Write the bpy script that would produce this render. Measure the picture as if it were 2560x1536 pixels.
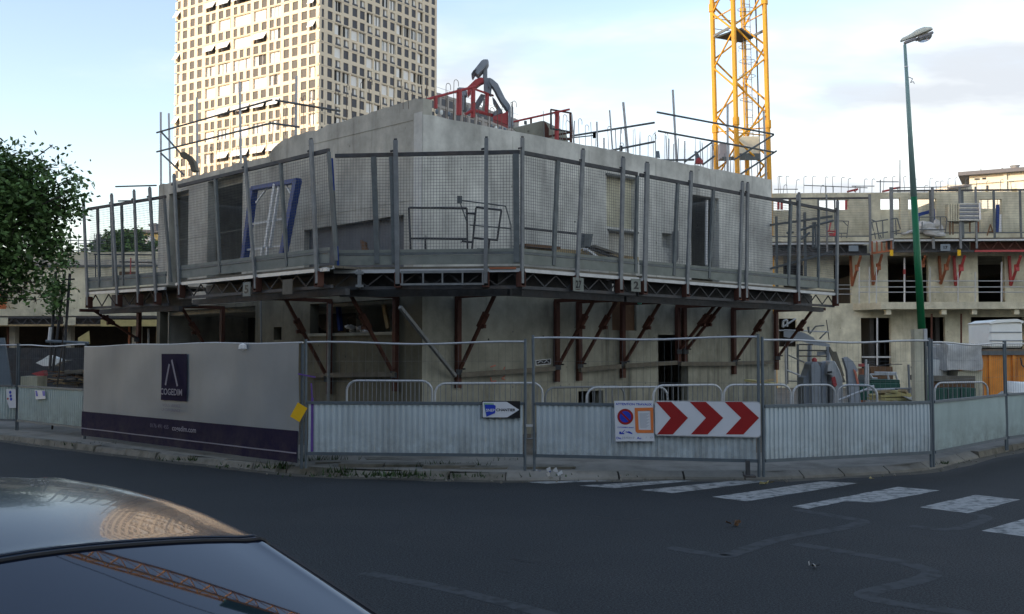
import bpy, bmesh, math, random
from mathutils import Vector, Matrix, noise
random.seed(7)
R = math.radians
V = Vector
for o in list(bpy.data.objects): bpy.data.objects.remove(o)
SC = bpy.context.scene
COL = SC.collection

# ---------------------------------------------------------------- camera
FPX, EYE, PIT = 2500.0, 1.85, math.atan(112 / 2500.0)
cd = bpy.data.cameras.new('camera'); cam = bpy.data.objects.new('camera', cd); COL.objects.link(cam)
cd.sensor_width = 36; cd.lens = FPX / 2560 * 36; cd.clip_start = 0.05; cd.clip_end = 3000
cam.location = (0, 0, EYE); cam.rotation_euler = (math.pi / 2 + PIT, 0, 0)
SC.camera = cam

# ---------------------------------------------------------------- sky, sun, exposure
SUN_EL, SUN_FROM = R(12), V((-0.86, -0.51, 0)).normalized()
w = bpy.data.worlds.new('World'); SC.world = w; w.use_nodes = True
nt = w.node_tree; nt.nodes.clear()
def wn(t, **k):
    n = nt.nodes.new(t)
    for a, b in k.items(): setattr(n, a, b)
    return n
wout = wn('ShaderNodeOutputWorld'); bg = wn('ShaderNodeBackground')
sky = wn('ShaderNodeTexSky', sky_type='NISHITA', sun_disc=False)
sky.sun_elevation = SUN_EL
sky.sun_rotation = math.atan2(SUN_FROM.x, SUN_FROM.y)
sky.air_density = 1.0; sky.dust_density = 0.6; sky.ozone_density = 1.6
tc = wn('ShaderNodeTexCoord'); sep = wn('ShaderNodeSeparateXYZ')
nt.links.new(tc.outputs['Generated'], sep.inputs[0])
# cloud deck: project the direction on a plane high above so that clouds crowd towards the horizon
zc = wn('ShaderNodeMath', operation='MAXIMUM'); zc.inputs[1].default_value = 0.0; nt.links.new(sep.outputs['Z'], zc.inputs[0])
za = wn('ShaderNodeMath', operation='ADD'); za.inputs[1].default_value = 0.22; nt.links.new(zc.outputs[0], za.inputs[0])
dv = wn('ShaderNodeVectorMath', operation='DIVIDE'); nt.links.new(tc.outputs['Generated'], dv.inputs[0])
cmb = wn('ShaderNodeCombineXYZ')
for i in range(3): nt.links.new(za.outputs[0], cmb.inputs[i])
nt.links.new(cmb.outputs[0], dv.inputs[1])
mp = wn('ShaderNodeMapping'); mp.inputs['Location'].default_value = (3.1, 0.4, 0.0); mp.inputs['Scale'].default_value = (0.9, 1.25, 0.5)
nt.links.new(dv.outputs[0], mp.inputs[0])
n1 = wn('ShaderNodeTexNoise'); n1.inputs['Scale'].default_value = 1.15; n1.inputs['Detail'].default_value = 7; n1.inputs['Roughness'].default_value = 0.52; n1.inputs['Distortion'].default_value = 0.25
nt.links.new(mp.outputs[0], n1.inputs['Vector'])
# clouds lie thicker to the east (+X) than to the west, as a real front does
gx = wn('ShaderNodeMath', operation='MULTIPLY_ADD'); gx.inputs[1].default_value = 0.34; gx.inputs[2].default_value = 0.13
nt.links.new(sep.outputs['X'], gx.inputs[0])
zh = wn('ShaderNodeMath', operation='MULTIPLY_ADD'); zh.inputs[1].default_value = -0.64; nt.links.new(zc.outputs[0], zh.inputs[0]); nt.links.new(gx.outputs[0], zh.inputs[2])
ad = wn('ShaderNodeMath', operation='ADD'); nt.links.new(n1.outputs['Fac'], ad.inputs[0]); nt.links.new(zh.outputs[0], ad.inputs[1])
cr = wn('ShaderNodeMapRange', interpolation_type='SMOOTHERSTEP'); cr.inputs['From Min'].default_value = 0.33; cr.inputs['From Max'].default_value = 0.62
nt.links.new(ad.outputs[0], cr.inputs['Value'])
n2 = wn('ShaderNodeTexNoise'); n2.inputs['Scale'].default_value = 2.3; n2.inputs['Detail'].default_value = 5; n2.inputs['Roughness'].default_value = 0.5
mp2 = wn('ShaderNodeMapping'); mp2.inputs['Location'].default_value = (7.3, 2.0, 1.0); mp2.inputs['Scale'].default_value = (0.7, 1.2, 1.0)
nt.links.new(dv.outputs[0], mp2.inputs[0]); nt.links.new(mp2.outputs[0], n2.inputs['Vector'])
ccol = wn('ShaderNodeValToRGB')
ccol.color_ramp.elements[0].position = 0.38; ccol.color_ramp.elements[0].color = (0.47, 0.50, 0.54, 1)
ccol.color_ramp.elements[1].position = 0.64; ccol.color_ramp.elements[1].color = (0.96, 1.0, 0.97, 1)
nt.links.new(n2.outputs['Fac'], ccol.inputs[0])
SKY_GAIN, CLOUD_GAIN = 1.27, 4.3
sg = wn('ShaderNodeVectorMath', operation='MULTIPLY'); sg.inputs[1].default_value = (SKY_GAIN * 0.97, SKY_GAIN * 0.81, SKY_GAIN * 0.75); nt.links.new(sky.outputs[0], sg.inputs[0])
cg = wn('ShaderNodeVectorMath', operation='SCALE'); cg.inputs['Scale'].default_value = CLOUD_GAIN; nt.links.new(ccol.outputs[0], cg.inputs[0])
mx = wn('ShaderNodeMix', data_type='RGBA')
nt.links.new(cr.outputs[0], mx.inputs['Factor']); nt.links.new(sg.outputs[0], mx.inputs[6]); nt.links.new(cg.outputs[0], mx.inputs[7])
nt.links.new(mx.outputs[2], bg.inputs['Color']); bg.inputs['Strength'].default_value = 0.12
nt.links.new(bg.outputs[0], wout.inputs[0])

sl = bpy.data.lights.new('sun', 'SUN'); sun = bpy.data.objects.new('sun', sl); COL.objects.link(sun)
sl.energy = 1.2; sl.angle = R(0.5); sl.color = (1.0, 0.87, 0.69)
sdir = V((SUN_FROM.x * math.cos(SUN_EL), SUN_FROM.y * math.cos(SUN_EL), math.sin(SUN_EL)))
sun.rotation_euler = (-sdir).to_track_quat('-Z', 'Y').to_euler()
sun.location = sdir * 50
vs = SC.view_settings
vs.view_transform = 'Standard'; vs.look = 'None'; vs.gamma = 1; vs.use_curve_mapping = False; vs.exposure = 1.74

# ---------------------------------------------------------------- pixel helpers (source pixels of the 2560 px photograph -> metres)
def ray(u, v):
    x, y = (u - 1280) / FPX, -(v - 768) / FPX
    return V((x, math.cos(PIT) - y * math.sin(PIT), math.sin(PIT) + y * math.cos(PIT)))
def P(u, v, Y):
    d = ray(u, v); return V((0, 0, EYE)) + d * (Y / d.y)
def G(u, v, z=0.0):
    d = ray(u, v); return V((0, 0, EYE)) + d * ((z - EYE) / d.z)
def ZV(v, Y): return P(1280, v, Y).z
class Plane:
    """vertical plane through plan points A,B; a = metres along, off = metres towards the viewer's side n"""
    def __init__(s, A, B):
        s.A = V((A[0], A[1], 0)); s.B = V((B[0], B[1], 0)); s.d = (s.B - s.A).normalized(); s.L = (s.B - s.A).length
        s.n = V((s.d.y, -s.d.x, 0))
        if s.n.y > 0: s.n = -s.n
    def shift(s, k): return Plane(s.A + s.n * k, s.B + s.n * k)
    def hit(s, u, v):
        d = ray(u, v); o = V((0, 0, EYE)); t = (s.A - o).dot(s.n) / d.dot(s.n); return o + d * t
    def az(s, u, v):
        p = s.hit(u, v); return (V((p.x, p.y, 0)) - s.A).dot(s.d), p.z
    def pt(s, a, z, off=0.0): return s.A + s.d * a + s.n * off + V((0, 0, z))

# ---------------------------------------------------------------- objects
ORG = {}
def thing(name, label, cat, loc=(0, 0, 0), group=None, rz=0.0, kind=None, local=False):
    o = bpy.data.objects.new(name, None); COL.objects.link(o); o.empty_display_size = 0.2
    o.location = loc; o.rotation_euler = (0, 0, rz)
    if label: o['label'] = label
    if cat: o['category'] = cat
    if group: o['group'] = group
    if kind: o['kind'] = kind
    ORG[o.name] = V((0, 0, 0)) if local else V(loc)
    return o
def tag(o, label=None, cat=None, group=None, kind=None):
    if label: o['label'] = label
    if cat: o['category'] = cat
    if group: o['group'] = group
    if kind: o['kind'] = kind
    return o
def link_mesh(name, me, parent=None):
    o = bpy.data.objects.new(name, me); COL.objects.link(o)
    if parent is not None:
        o.parent = parent; ORG[o.name] = ORG[parent.name]
    else: ORG[o.name] = V((0, 0, 0))
    return o
def copy_tree(o, parent=None):
    c = o.copy(); COL.objects.link(c); c.parent = parent; ORG[c.name] = ORG.get(o.name, V((0, 0, 0)))
    for ch in list(o.children): copy_tree(ch, c)
    return c
class MB:
    def __init__(s): s.v = []; s.f = []; s.mi = []; s.cur = 0
    def add(s, vs, fs):
        k = len(s.v); s.v += [V(p) for p in vs]; s.f += [tuple(i + k for i in f) for f in fs]; s.mi += [s.cur] * len(fs); return s
    def frame(s, o, x, y, z):   # box with corner o and edge vectors x,y,z
        o, x, y, z = V(o), V(x), V(y), V(z)
        vs = [o, o + x, o + x + y, o + y, o + z, o + x + z, o + x + y + z, o + y + z]
        return s.add(vs, [(0, 3, 2, 1), (4, 5, 6, 7), (0, 1, 5, 4), (1, 2, 6, 5), (2, 3, 7, 6), (3, 0, 4, 7)])
    def box(s, a, b):
        a, b = V(a), V(b); d = b - a
        return s.frame(a, (d.x, 0, 0), (0, d.y, 0), (0, 0, d.z))
    def cbox(s, c, sx, sy, sz): c = V(c); h = V((sx, sy, sz)) / 2; return s.box(c - h, c + h)
    def bar(s, p, q, w, h, up=(0, 0, 1)):
        p, q = V(p), V(q); d = q - p; L = d.length
        if L < 1e-6: return s
        d = d / L; up = V(up)
        if abs(d.dot(up)) > 0.98: up = V((0, 1, 0))
        x = d.cross(up).normalized(); z = x.cross(d).normalized()
        return s.frame(p - x * w / 2 - z * h / 2, x * w, d * L, z * h)
    def tube(s, p, q, r, n=8, r2=None, caps=True):
        p, q = V(p), V(q); d = (q - p)
        if d.length < 1e-6: return s
        d.normalize(); r2 = r if r2 is None else r2
        up = V((0, 0, 1)) if abs(d.z) < 0.9 else V((1, 0, 0))
        x = d.cross(up).normalized(); y = d.cross(x)
        vs = []
        for k in range(n):
            a = 2 * math.pi * k / n; c = x * math.cos(a) + y * math.sin(a)
            vs += [p + c * r, q + c * r2]
        fs = [(2 * k, 2 * ((k + 1) % n), 2 * ((k + 1) % n) + 1, 2 * k + 1) for k in range(n)]
        if caps: fs += [tuple(2 * k for k in range(n))[::-1], tuple(2 * k + 1 for k in range(n))]
        return s.add(vs, fs)
    def path(s, pts, r, n=6):
        for a, b in zip(pts, pts[1:]): s.tube(a, b, r, n)
        return s
    def prism(s, pts, ext):     # planar polygon pts extruded by vector ext
        pts = [V(p) for p in pts]; e = V(ext); n = len(pts)
        return s.add(pts + [p + e for p in pts], [tuple(range(n))[::-1], tuple(range(n, 2 * n))] + [(k, (k + 1) % n, n + (k + 1) % n, n + k) for k in range(n)])
    def poly(s, pts): return s.add(pts, [tuple(range(len(pts)))])
    def lathe(s, c, prof, n=16, sx=1.0, sy=1.0):
        c = V(c); vs = []; m = len(prof)
        for k in range(n):
            a = 2 * math.pi * k / n
            for r, z in prof: vs.append(c + V((r * sx * math.cos(a), r * sy * math.sin(a), z)))
        fs = [(k * m + i, ((k + 1) % n) * m + i, ((k + 1) % n) * m + i + 1, k * m + i + 1) for k in range(n) for i in range(m - 1)]
        return s.add(vs, fs)
    def mesh(s, name, mats, org=V((0, 0, 0)), smooth=False, bevel=0):
        me = bpy.data.meshes.new(name); me.from_pydata([p - org for p in s.v], [], s.f)
        if not isinstance(mats, (list, tuple)): mats = [mats]
        for m in mats: me.materials.append(m)
        if len(mats) > 1: me.polygons.foreach_set('material_index', s.mi)
        if smooth: me.polygons.foreach_set('use_smooth', [True] * len(me.polygons))
        bm = bmesh.new(); bm.from_mesh(me); bmesh.ops.recalc_face_normals(bm, faces=bm.faces)
        if bevel:
            bmesh.ops.remove_doubles(bm, verts=bm.verts, dist=1e-5)
            bmesh.ops.bevel(bm, geom=[e for e in bm.edges if e.is_manifold and e.calc_face_angle(0) > 0.6], offset=bevel, segments=1, affect='EDGES')
        bm.to_mesh(me); bm.free()
        return me
    def build(s, name, mats, parent=None, smooth=False, bevel=0, kind=None, label=None):
        org = ORG[parent.name] if parent is not None else V((0, 0, 0))
        o = link_mesh(name, s.mesh(name, mats, org, smooth, bevel), parent)
        if kind: o['kind'] = kind
        if label: o['label'] = label
        return o
    def top(s, name, mats, label=None, cat=None, group=None, kind=None, smooth=False, bevel=0):
        """a one-mesh top-level thing whose origin sits at the bottom centre"""
        lo = [min(p[i] for p in s.v) for i in range(3)]; hi = [max(p[i] for p in s.v) for i in range(3)]
        org = V(((lo[0] + hi[0]) / 2, (lo[1] + hi[1]) / 2, lo[2]))
        o = link_mesh(name, s.mesh(name, mats, org, smooth, bevel)); o.location = org; ORG[o.name] = org
        return tag(o, label, cat, group, kind)

# ---------------------------------------------------------------- materials
MATS = {}
def mat(name, col, rough=0.8, metal=0.0, var=0.15, scale=6.0, bump=0.0, bscale=None, dirt=None, dirt_amt=0.0, dscale=1.2, streak=0.0, spec=0.3, coat=0.0, detail=5, isl=0.0, alpha=None):
    m = bpy.data.materials.new(name); m.use_nodes = True; t = m.node_tree; N = t.nodes; L = t.links
    b = N['Principled BSDF']; MATS[name] = m
    b.inputs['Roughness'].default_value = rough; b.inputs['Metallic'].default_value = metal
    b.inputs['Specular IOR Level'].default_value = spec; b.inputs['Coat Weight'].default_value = coat; b.inputs['Coat Roughness'].default_value = 0.03
    m.diffuse_color = (*col, 1)
    tcn = N.new('ShaderNodeTexCoord'); src = tcn.outputs['Object']
    no = N.new('ShaderNodeTexNoise'); no.inputs['Scale'].default_value = scale; no.inputs['Detail'].default_value = detail; no.inputs['Roughness'].default_value = 0.6
    L.new(src, no.inputs['Vector'])
    hv = N.new('ShaderNodeMapRange'); hv.inputs['From Min'].default_value = 0.25; hv.inputs['From Max'].default_value = 0.75
    hv.inputs['To Min'].default_value = 1 - var; hv.inputs['To Max'].default_value = 1 + var; L.new(no.outputs['Fac'], hv.inputs['Value'])
    sc = N.new('ShaderNodeVectorMath'); sc.operation = 'SCALE'; sc.inputs[0].default_value = col; L.new(hv.outputs[0], sc.inputs['Scale'])
    cur = sc.outputs[0]
    if isl:
        g = N.new('ShaderNodeNewGeometry'); mr = N.new('ShaderNodeMapRange'); mr.inputs['To Min'].default_value = 1 - isl; mr.inputs['To Max'].default_value = 1 + isl
        L.new(g.outputs['Random Per Island'], mr.inputs['Value']); s2 = N.new('ShaderNodeVectorMath'); s2.operation = 'SCALE'; L.new(cur, s2.inputs[0]); L.new(mr.outputs[0], s2.inputs['Scale']); cur = s2.outputs[0]
    if dirt:
        nd = N.new('ShaderNodeTexNoise'); nd.inputs['Scale'].default_value = dscale; nd.inputs['Detail'].default_value = 8; nd.inputs['Roughness'].default_value = 0.65
        if streak:
            mpn = N.new('ShaderNodeMapping'); mpn.inputs['Scale'].default_value = (1, 1, 1 - streak); L.new(src, mpn.inputs[0]); L.new(mpn.outputs[0], nd.inputs['Vector'])
        else: L.new(src, nd.inputs['Vector'])
        r = N.new('ShaderNodeMapRange'); r.inputs['From Min'].default_value = 0.5; r.inputs['From Max'].default_value = 0.72; r.inputs['To Max'].default_value = dirt_amt; L.new(nd.outputs['Fac'], r.inputs['Value'])
        mxn = N.new('ShaderNodeMix'); mxn.data_type = 'RGBA'; L.new(r.outputs[0], mxn.inputs['Factor']); L.new(cur, mxn.inputs[6]); mxn.inputs[7].default_value = (*dirt, 1); cur = mxn.outputs[2]
    L.new(cur, b.inputs['Base Color'])
    if bump:
        nb = N.new('ShaderNodeTexNoise'); nb.inputs['Scale'].default_value = bscale or scale * 4; nb.inputs['Detail'].default_value = 6; L.new(src, nb.inputs['Vector'])
        bp = N.new('ShaderNodeBump'); bp.inputs['Strength'].default_value = bump; bp.inputs['Distance'].default_value = 0.02; L.new(nb.outputs['Fac'], bp.inputs['Height']); L.new(bp.outputs[0], b.inputs['Normal'])
    return m
def splash(m, z0, z1, col, amt=0.8):
    """mud thrown up from the ground: thick below z0, gone at z1, broken up by noise"""
    t = m.node_tree; N = t.nodes; L = t.links; b = N['Principled BSDF']; base = b.inputs['Base Color'].links[0].from_socket
    c = N.new('ShaderNodeTexCoord'); s = N.new('ShaderNodeSeparateXYZ'); L.new(c.outputs['Object'], s.inputs[0])
    r = N.new('ShaderNodeMapRange'); r.inputs['From Min'].default_value = z1; r.inputs['From Max'].default_value = z0; L.new(s.outputs['Z'], r.inputs['Value'])
    n = N.new('ShaderNodeTexNoise'); n.inputs['Scale'].default_value = 3.5; n.inputs['Detail'].default_value = 9; n.inputs['Roughness'].default_value = 0.75; L.new(c.outputs['Object'], n.inputs['Vector'])
    r2 = N.new('ShaderNodeMapRange'); r2.inputs['From Min'].default_value = 0.38; r2.inputs['From Max'].default_value = 0.68; r2.inputs['To Max'].default_value = amt; L.new(n.outputs['Fac'], r2.inputs['Value'])
    mu = N.new('ShaderNodeMath'); mu.operation = 'MULTIPLY'; L.new(r.outputs[0], mu.inputs[0]); L.new(r2.outputs[0], mu.inputs[1])
    mx_ = N.new('ShaderNodeMix'); mx_.data_type = 'RGBA'; L.new(mu.outputs[0], mx_.inputs['Factor']); L.new(base, mx_.inputs[6]); mx_.inputs[7].default_value = (*col, 1); L.new(mx_.outputs[2], b.inputs['Base Color'])
def concrete(name, col, dark, drip=0.28, damp=0.5):
    """cast concrete: mottling, vertical runs, pinholes and faint formwork joints"""
    m = mat(name, col, 0.9, var=0.14, scale=1.6, dirt=dark, dirt_amt=damp, dscale=0.9, streak=0.45, bump=0.25, bscale=14, spec=0.25, detail=9)
    t = m.node_tree; N = t.nodes; L = t.links; b = N['Principled BSDF']
    base = b.inputs['Base Color'].links[0].from_socket
    tcn = N.new('ShaderNodeTexCoord')
    # fine vertical runs
    mp = N.new('ShaderNodeMapping'); mp.inputs['Scale'].default_value = (2.2, 2.2, 0.5); L.new(tcn.outputs['Object'], mp.inputs[0])
    nn = N.new('ShaderNodeTexNoise'); nn.inputs['Scale'].default_value = 1.6; nn.inputs['Detail'].default_value = 6; L.new(mp.outputs[0], nn.inputs['Vector'])
    mr = N.new('ShaderNodeMapRange'); mr.inputs['From Min'].default_value = 0.3; mr.inputs['From Max'].default_value = 0.7; mr.inputs['To Min'].default_value = 0.88; mr.inputs['To Max'].default_value = 1.08; L.new(nn.outputs['Fac'], mr.inputs['Value'])
    # blotches
    n3 = N.new('ShaderNodeTexNoise'); n3.inputs['Scale'].default_value = 0.75; n3.inputs['Detail'].default_value = 9; n3.inputs['Roughness'].default_value = 0.7; L.new(tcn.outputs['Object'], n3.inputs['Vector'])
    m3 = N.new('ShaderNodeMapRange'); m3.inputs['From Min'].default_value = 0.35; m3.inputs['From Max'].default_value = 0.65; m3.inputs['To Min'].default_value = 0.74; m3.inputs['To Max'].default_value = 1.20; L.new(n3.outputs['Fac'], m3.inputs['Value'])
    # pinholes and spots
    vo = N.new('ShaderNodeTexVoronoi'); vo.inputs['Scale'].default_value = 2.1; L.new(tcn.outputs['Object'], vo.inputs['Vector'])
    sp = N.new('ShaderNodeMapRange'); sp.inputs['From Min'].default_value = 0.03; sp.inputs['From Max'].default_value = 0.07; sp.inputs['To Min'].default_value = 0.55; sp.inputs['To Max'].default_value = 1.0; L.new(vo.outputs['Distance'], sp.inputs['Value'])
    mu = N.new('ShaderNodeMath'); mu.operation = 'MULTIPLY'; L.new(mr.outputs[0], mu.inputs[0]); L.new(m3.outputs[0], mu.inputs[1])
    mpd = N.new('ShaderNodeMapping'); mpd.inputs['Scale'].default_value = (2.6, 2.6, 0.25); L.new(tcn.outputs['Object'], mpd.inputs[0])
    nd2 = N.new('ShaderNodeTexNoise'); nd2.inputs['Scale'].default_value = 1.3; nd2.inputs['Detail'].default_value = 5; nd2.inputs['Roughness'].default_value = 0.6; L.new(mpd.outputs[0], nd2.inputs['Vector'])
    rd = N.new('ShaderNodeMapRange'); rd.inputs['From Min'].default_value = 0.56; rd.inputs['From Max'].default_value = 0.70; rd.inputs['To Min'].default_value = 1.0; rd.inputs['To Max'].default_value = 1 - drip; L.new(nd2.outputs['Fac'], rd.inputs['Value'])
    mu3 = N.new('ShaderNodeMath'); mu3.operation = 'MULTIPLY'; L.new(mu.outputs[0], mu3.inputs[0]); L.new(rd.outputs[0], mu3.inputs[1]); mu = mu3
    mu2 = N.new('ShaderNodeMath'); mu2.operation = 'MULTIPLY'; L.new(mu.outputs[0], mu2.inputs[0]); L.new(sp.outputs[0], mu2.inputs[1])
    sc = N.new('ShaderNodeVectorMath'); sc.operation = 'SCALE'; L.new(base, sc.inputs[0]); L.new(mu2.outputs[0], sc.inputs['Scale']); L.new(sc.outputs[0], b.inputs['Base Color'])
    return m
M_CONC = concrete('concrete_grey', (0.475, 0.455, 0.385), (0.20, 0.185, 0.145))
M_CONC2 = concrete('concrete_light', (0.61, 0.60, 0.54), (0.27, 0.25, 0.21), damp=0.55)
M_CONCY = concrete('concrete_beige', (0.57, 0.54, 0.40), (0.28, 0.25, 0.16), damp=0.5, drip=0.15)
M_CONCD = concrete('concrete_shaded_stained', (0.31, 0.305, 0.245), (0.095, 0.085, 0.06), damp=0.85, drip=0.45)  # platform shade on the lower walls put into the tone, over real stains
M_CONC_SHADE = concrete('concrete_shaded', (0.15, 0.14, 0.10), (0.07, 0.062, 0.045), damp=0.8, drip=0.4)  # darker concrete copy: shade under the left deck put into its colour
M_SMOOTH = mat('concrete_smooth_grey', (0.13, 0.135, 0.14), 0.8, var=0.2, scale=2)
M_INSIDE = mat('interior_shade', (0.05, 0.047, 0.042), 0.95, var=0.2)  # shade inside the openings is put into this dark wall colour
M_GALV = mat('galvanised_steel', (0.20, 0.21, 0.21), 0.65, 0.25, var=0.2, scale=9, dirt=(0.12, 0.11, 0.1), dirt_amt=0.5)
M_GALVL = mat('galvanised_bright', (0.45, 0.46, 0.46), 0.5, 0.4, var=0.15, scale=9)
M_STEELD = mat('dark_steel', (0.07, 0.072, 0.075), 0.7, 0.3, var=0.3, scale=8, dirt=(0.13, 0.09, 0.06), dirt_amt=0.5)
M_STEELM = mat('grey_steel_paint', (0.125, 0.14, 0.14), 0.65, 0.2, var=0.25, scale=7, dirt=(0.12, 0.10, 0.08), dirt_amt=0.5)
M_TOE = mat('toe_board_grey', (0.19, 0.205, 0.18), 0.85, var=0.2, scale=5, dirt=(0.33, 0.31, 0.27), dirt_amt=0.5)
M_WIRE = mat('mesh_wire', (0.13, 0.135, 0.14), 0.6, 0.3, var=0.1)
M_RUST = mat('oxide_red_steel', (0.085, 0.034, 0.023), 0.75, 0.1, var=0.3, scale=6, dirt=(0.07, 0.04, 0.03), dirt_amt=0.8, dscale=3)
M_ORANGE = mat('orange_steel', (0.30, 0.105, 0.05), 0.7, 0.0, var=0.25, scale=6, dirt=(0.2, 0.1, 0.06), dirt_amt=0.6, dscale=3)
M_RED = mat('red_paint', (0.40, 0.06, 0.06), 0.5, 0.0, var=0.15, scale=5, dirt=(0.3, 0.07, 0.06), dirt_amt=0.6)
M_REDSIGN = mat('sign_red', (0.30, 0.018, 0.018), 0.4, var=0.08, scale=4)
M_WHITE = mat('sign_white', (0.62, 0.64, 0.66), 0.45, var=0.05, scale=4)
M_BLACK = mat('black_plate', (0.012, 0.013, 0.014), 0.5, var=0.1)
M_BLUE = mat('blue_paint', (0.018, 0.048, 0.20), 0.5, var=0.2, scale=5, dirt=(0.05, 0.08, 0.3), dirt_amt=0.5)
M_SBLUE = mat('sign_blue', (0.02, 0.05, 0.42), 0.4, var=0.05)
M_SGREEN = mat('sign_green', (0.22, 0.38, 0.25), 0.5, var=0.05)
M_ORG = mat('sign_orange', (0.68, 0.19, 0.05), 0.5, var=0.06)
M_INK = mat('sign_ink_grey', (0.28, 0.32, 0.36), 0.7, var=0.05)
M_YEL = mat('crane_yellow', (0.74, 0.36, 0.03), 0.5, var=0.12, scale=3, dirt=(0.5, 0.26, 0.06), dirt_amt=0.5)
M_YTAG = mat('yellow_card', (0.72, 0.42, 0.01), 0.6, var=0.08)
M_PURPLE = mat('purple_print', (0.016, 0.011, 0.036), 0.8, var=0.1, scale=2, spec=0.1)
M_PTEXT = mat('lilac_print', (0.20, 0.19, 0.24), 0.6, var=0.05)
M_PTEXT2 = mat('dim_print', (0.11, 0.10, 0.16), 0.6, var=0.05)
M_VIOL = mat('violet_strap', (0.12, 0.06, 0.25), 0.6, var=0.2)
M_BANNER = mat('banner_grey', (0.175, 0.21, 0.235), 0.45, var=0.10, scale=1.3, dirt=(0.14, 0.17, 0.185), dirt_amt=0.5, streak=0.8, bump=0.3, bscale=2.0)
M_SHEET = mat('fence_sheet', (0.47, 0.535, 0.55), 0.5, 0.1, var=0.07, scale=2.5, dirt=(0.28, 0.31, 0.31), dirt_amt=0.7, streak=0.9)
M_SHEETG = mat('fence_sheet_green', (0.42, 0.50, 0.47), 0.6, 0.0, var=0.07, scale=2.5, dirt=(0.28, 0.33, 0.30), dirt_amt=0.45, streak=0.9)
M_RAIL = mat('fence_rail', (0.12, 0.145, 0.16), 0.55, 0.4, var=0.15, scale=6)
M_WOOD = mat('plank_wood', (0.34, 0.26, 0.14), 0.85, var=0.25, scale=9, dirt=(0.15, 0.12, 0.08), dirt_amt=0.6, dscale=4)
M_WOODB = mat('brown_board', (0.15, 0.085, 0.045), 0.8, var=0.2, scale=7)
M_WOODG = mat('grey_plank', (0.15, 0.135, 0.105), 0.9, var=0.25, scale=7, dirt=(0.08, 0.07, 0.06), dirt_amt=0.6)
M_PLY = mat('yellow_plywood', (0.42, 0.36, 0.16), 0.8, var=0.2, scale=5)
M_FORM = mat('formwork_grey', (0.27, 0.295, 0.32), 0.6, 0.1, var=0.14, scale=4, dirt=(0.22, 0.21, 0.2), dirt_amt=0.5)
M_PLASTIC = mat('plastic_wrap', (0.44, 0.44, 0.42), 0.3, var=0.25, scale=5, bump=0.9, bscale=6)
M_SACK = mat('white_sack', (0.86, 0.87, 0.80), 0.7, var=0.06, scale=3, bump=0.2, bscale=5)
M_TANK = mat('orange_tank', (0.70, 0.26, 0.04), 0.55, var=0.25, scale=2.5, dirt=(0.28, 0.10, 0.03), dirt_amt=0.8, streak=0.85, dscale=4)
M_DGREEN = mat('dark_green_paint', (0.015, 0.07, 0.05), 0.6, var=0.25, scale=5)
M_TURQ = mat('turquoise_plastic', (0.12, 0.50, 0.38), 0.4, var=0.1)
M_POLE = mat('lamp_post_green', (0.012, 0.15, 0.055), 0.35, 0.0, var=0.12, scale=4)
M_POLEG = mat('lamp_post_glare', (0.26, 0.38, 0.34), 0.5, 0.1, var=0.12, scale=4)  # sky glare on the upper pole, put into the colour
M_LAMP = mat('lamp_head', (0.72, 0.70, 0.56), 0.5, var=0.1, scale=8)
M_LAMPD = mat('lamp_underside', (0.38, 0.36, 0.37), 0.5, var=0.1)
M_PVC = mat('white_paint', (0.72, 0.72, 0.70), 0.5, var=0.06)
M_REB = mat('rebar_rust', (0.17, 0.13, 0.10), 0.8, 0.3, var=0.3, scale=9)
M_SPRAY = mat('spray_paint', (0.50, 0.17, 0.12), 0.9, var=0.2)
M_BRICK = mat('brick_orange', (0.45, 0.14, 0.06), 0.85, var=0.25, scale=8)
M_LAWN = mat('weeds', (0.03, 0.055, 0.018), 0.85, var=0.3, isl=0.4)
M_LEAF = mat('tree_leaf', (0.085, 0.155, 0.045), 0.6, var=0.35, scale=1.3, isl=0.55, spec=0.35)
M_BARK = mat('bark', (0.06, 0.05, 0.04), 0.95, var=0.3, scale=20, bump=0.5)
for _m in (M_SHEET, M_SHEETG): splash(_m, 0.15, 0.75, (0.13, 0.12, 0.095), 0.75)
splash(M_PURPLE, 0.1, 0.7, (0.09, 0.08, 0.065), 0.5)
def ghost(name, a, b, thr):
    """worn road paint: the base colour breaks up into asphalt"""
    m = mat(name, a, 0.9, var=0.15, scale=12, dirt=b, dirt_amt=1.0, dscale=7, spec=0.2)
    for n in m.node_tree.nodes:
        if n.type == 'MAP_RANGE' and abs(n.inputs['From Min'].default_value - 0.5) < 1e-6: n.inputs['From Min'].default_value = thr; n.inputs['From Max'].default_value = thr + 0.16
    return m
M_PAINT = ghost('road_paint', (0.30, 0.31, 0.30), (0.10, 0.11, 0.11), 0.47)
M_GHOST = ghost('old_road_paint', (0.050, 0.056, 0.060), (0.028, 0.032, 0.034), 0.47)
M_ROAD = mat('asphalt', (0.022, 0.0262, 0.0285), 0.88, var=0.10, scale=0.6, dirt=(0.032, 0.035, 0.036), dirt_amt=0.8, dscale=0.35, bump=0.35, bscale=90, spec=0.25, detail=8)
_t = M_ROAD.node_tree
_n = _t.nodes.new('ShaderNodeTexNoise'); _n.inputs['Scale'].default_value = 55; _n.inputs['Detail'].default_value = 3; _n.inputs['Roughness'].default_value = 0.8
_c = _t.nodes.new('ShaderNodeTexCoord'); _t.links.new(_c.outputs['Object'], _n.inputs['Vector'])
_r = _t.nodes.new('ShaderNodeMapRange'); _r.inputs['From Min'].default_value = 0.38; _r.inputs['From Max'].default_value = 0.62; _r.inputs['To Min'].default_value = 0.3; _r.inputs['To Max'].default_value = 1.9
_t.links.new(_n.outputs['Fac'], _r.inputs['Value'])
_s = _t.nodes.new('ShaderNodeVectorMath'); _s.operation = 'SCALE'; _b = _t.nodes['Principled BSDF']
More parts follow.
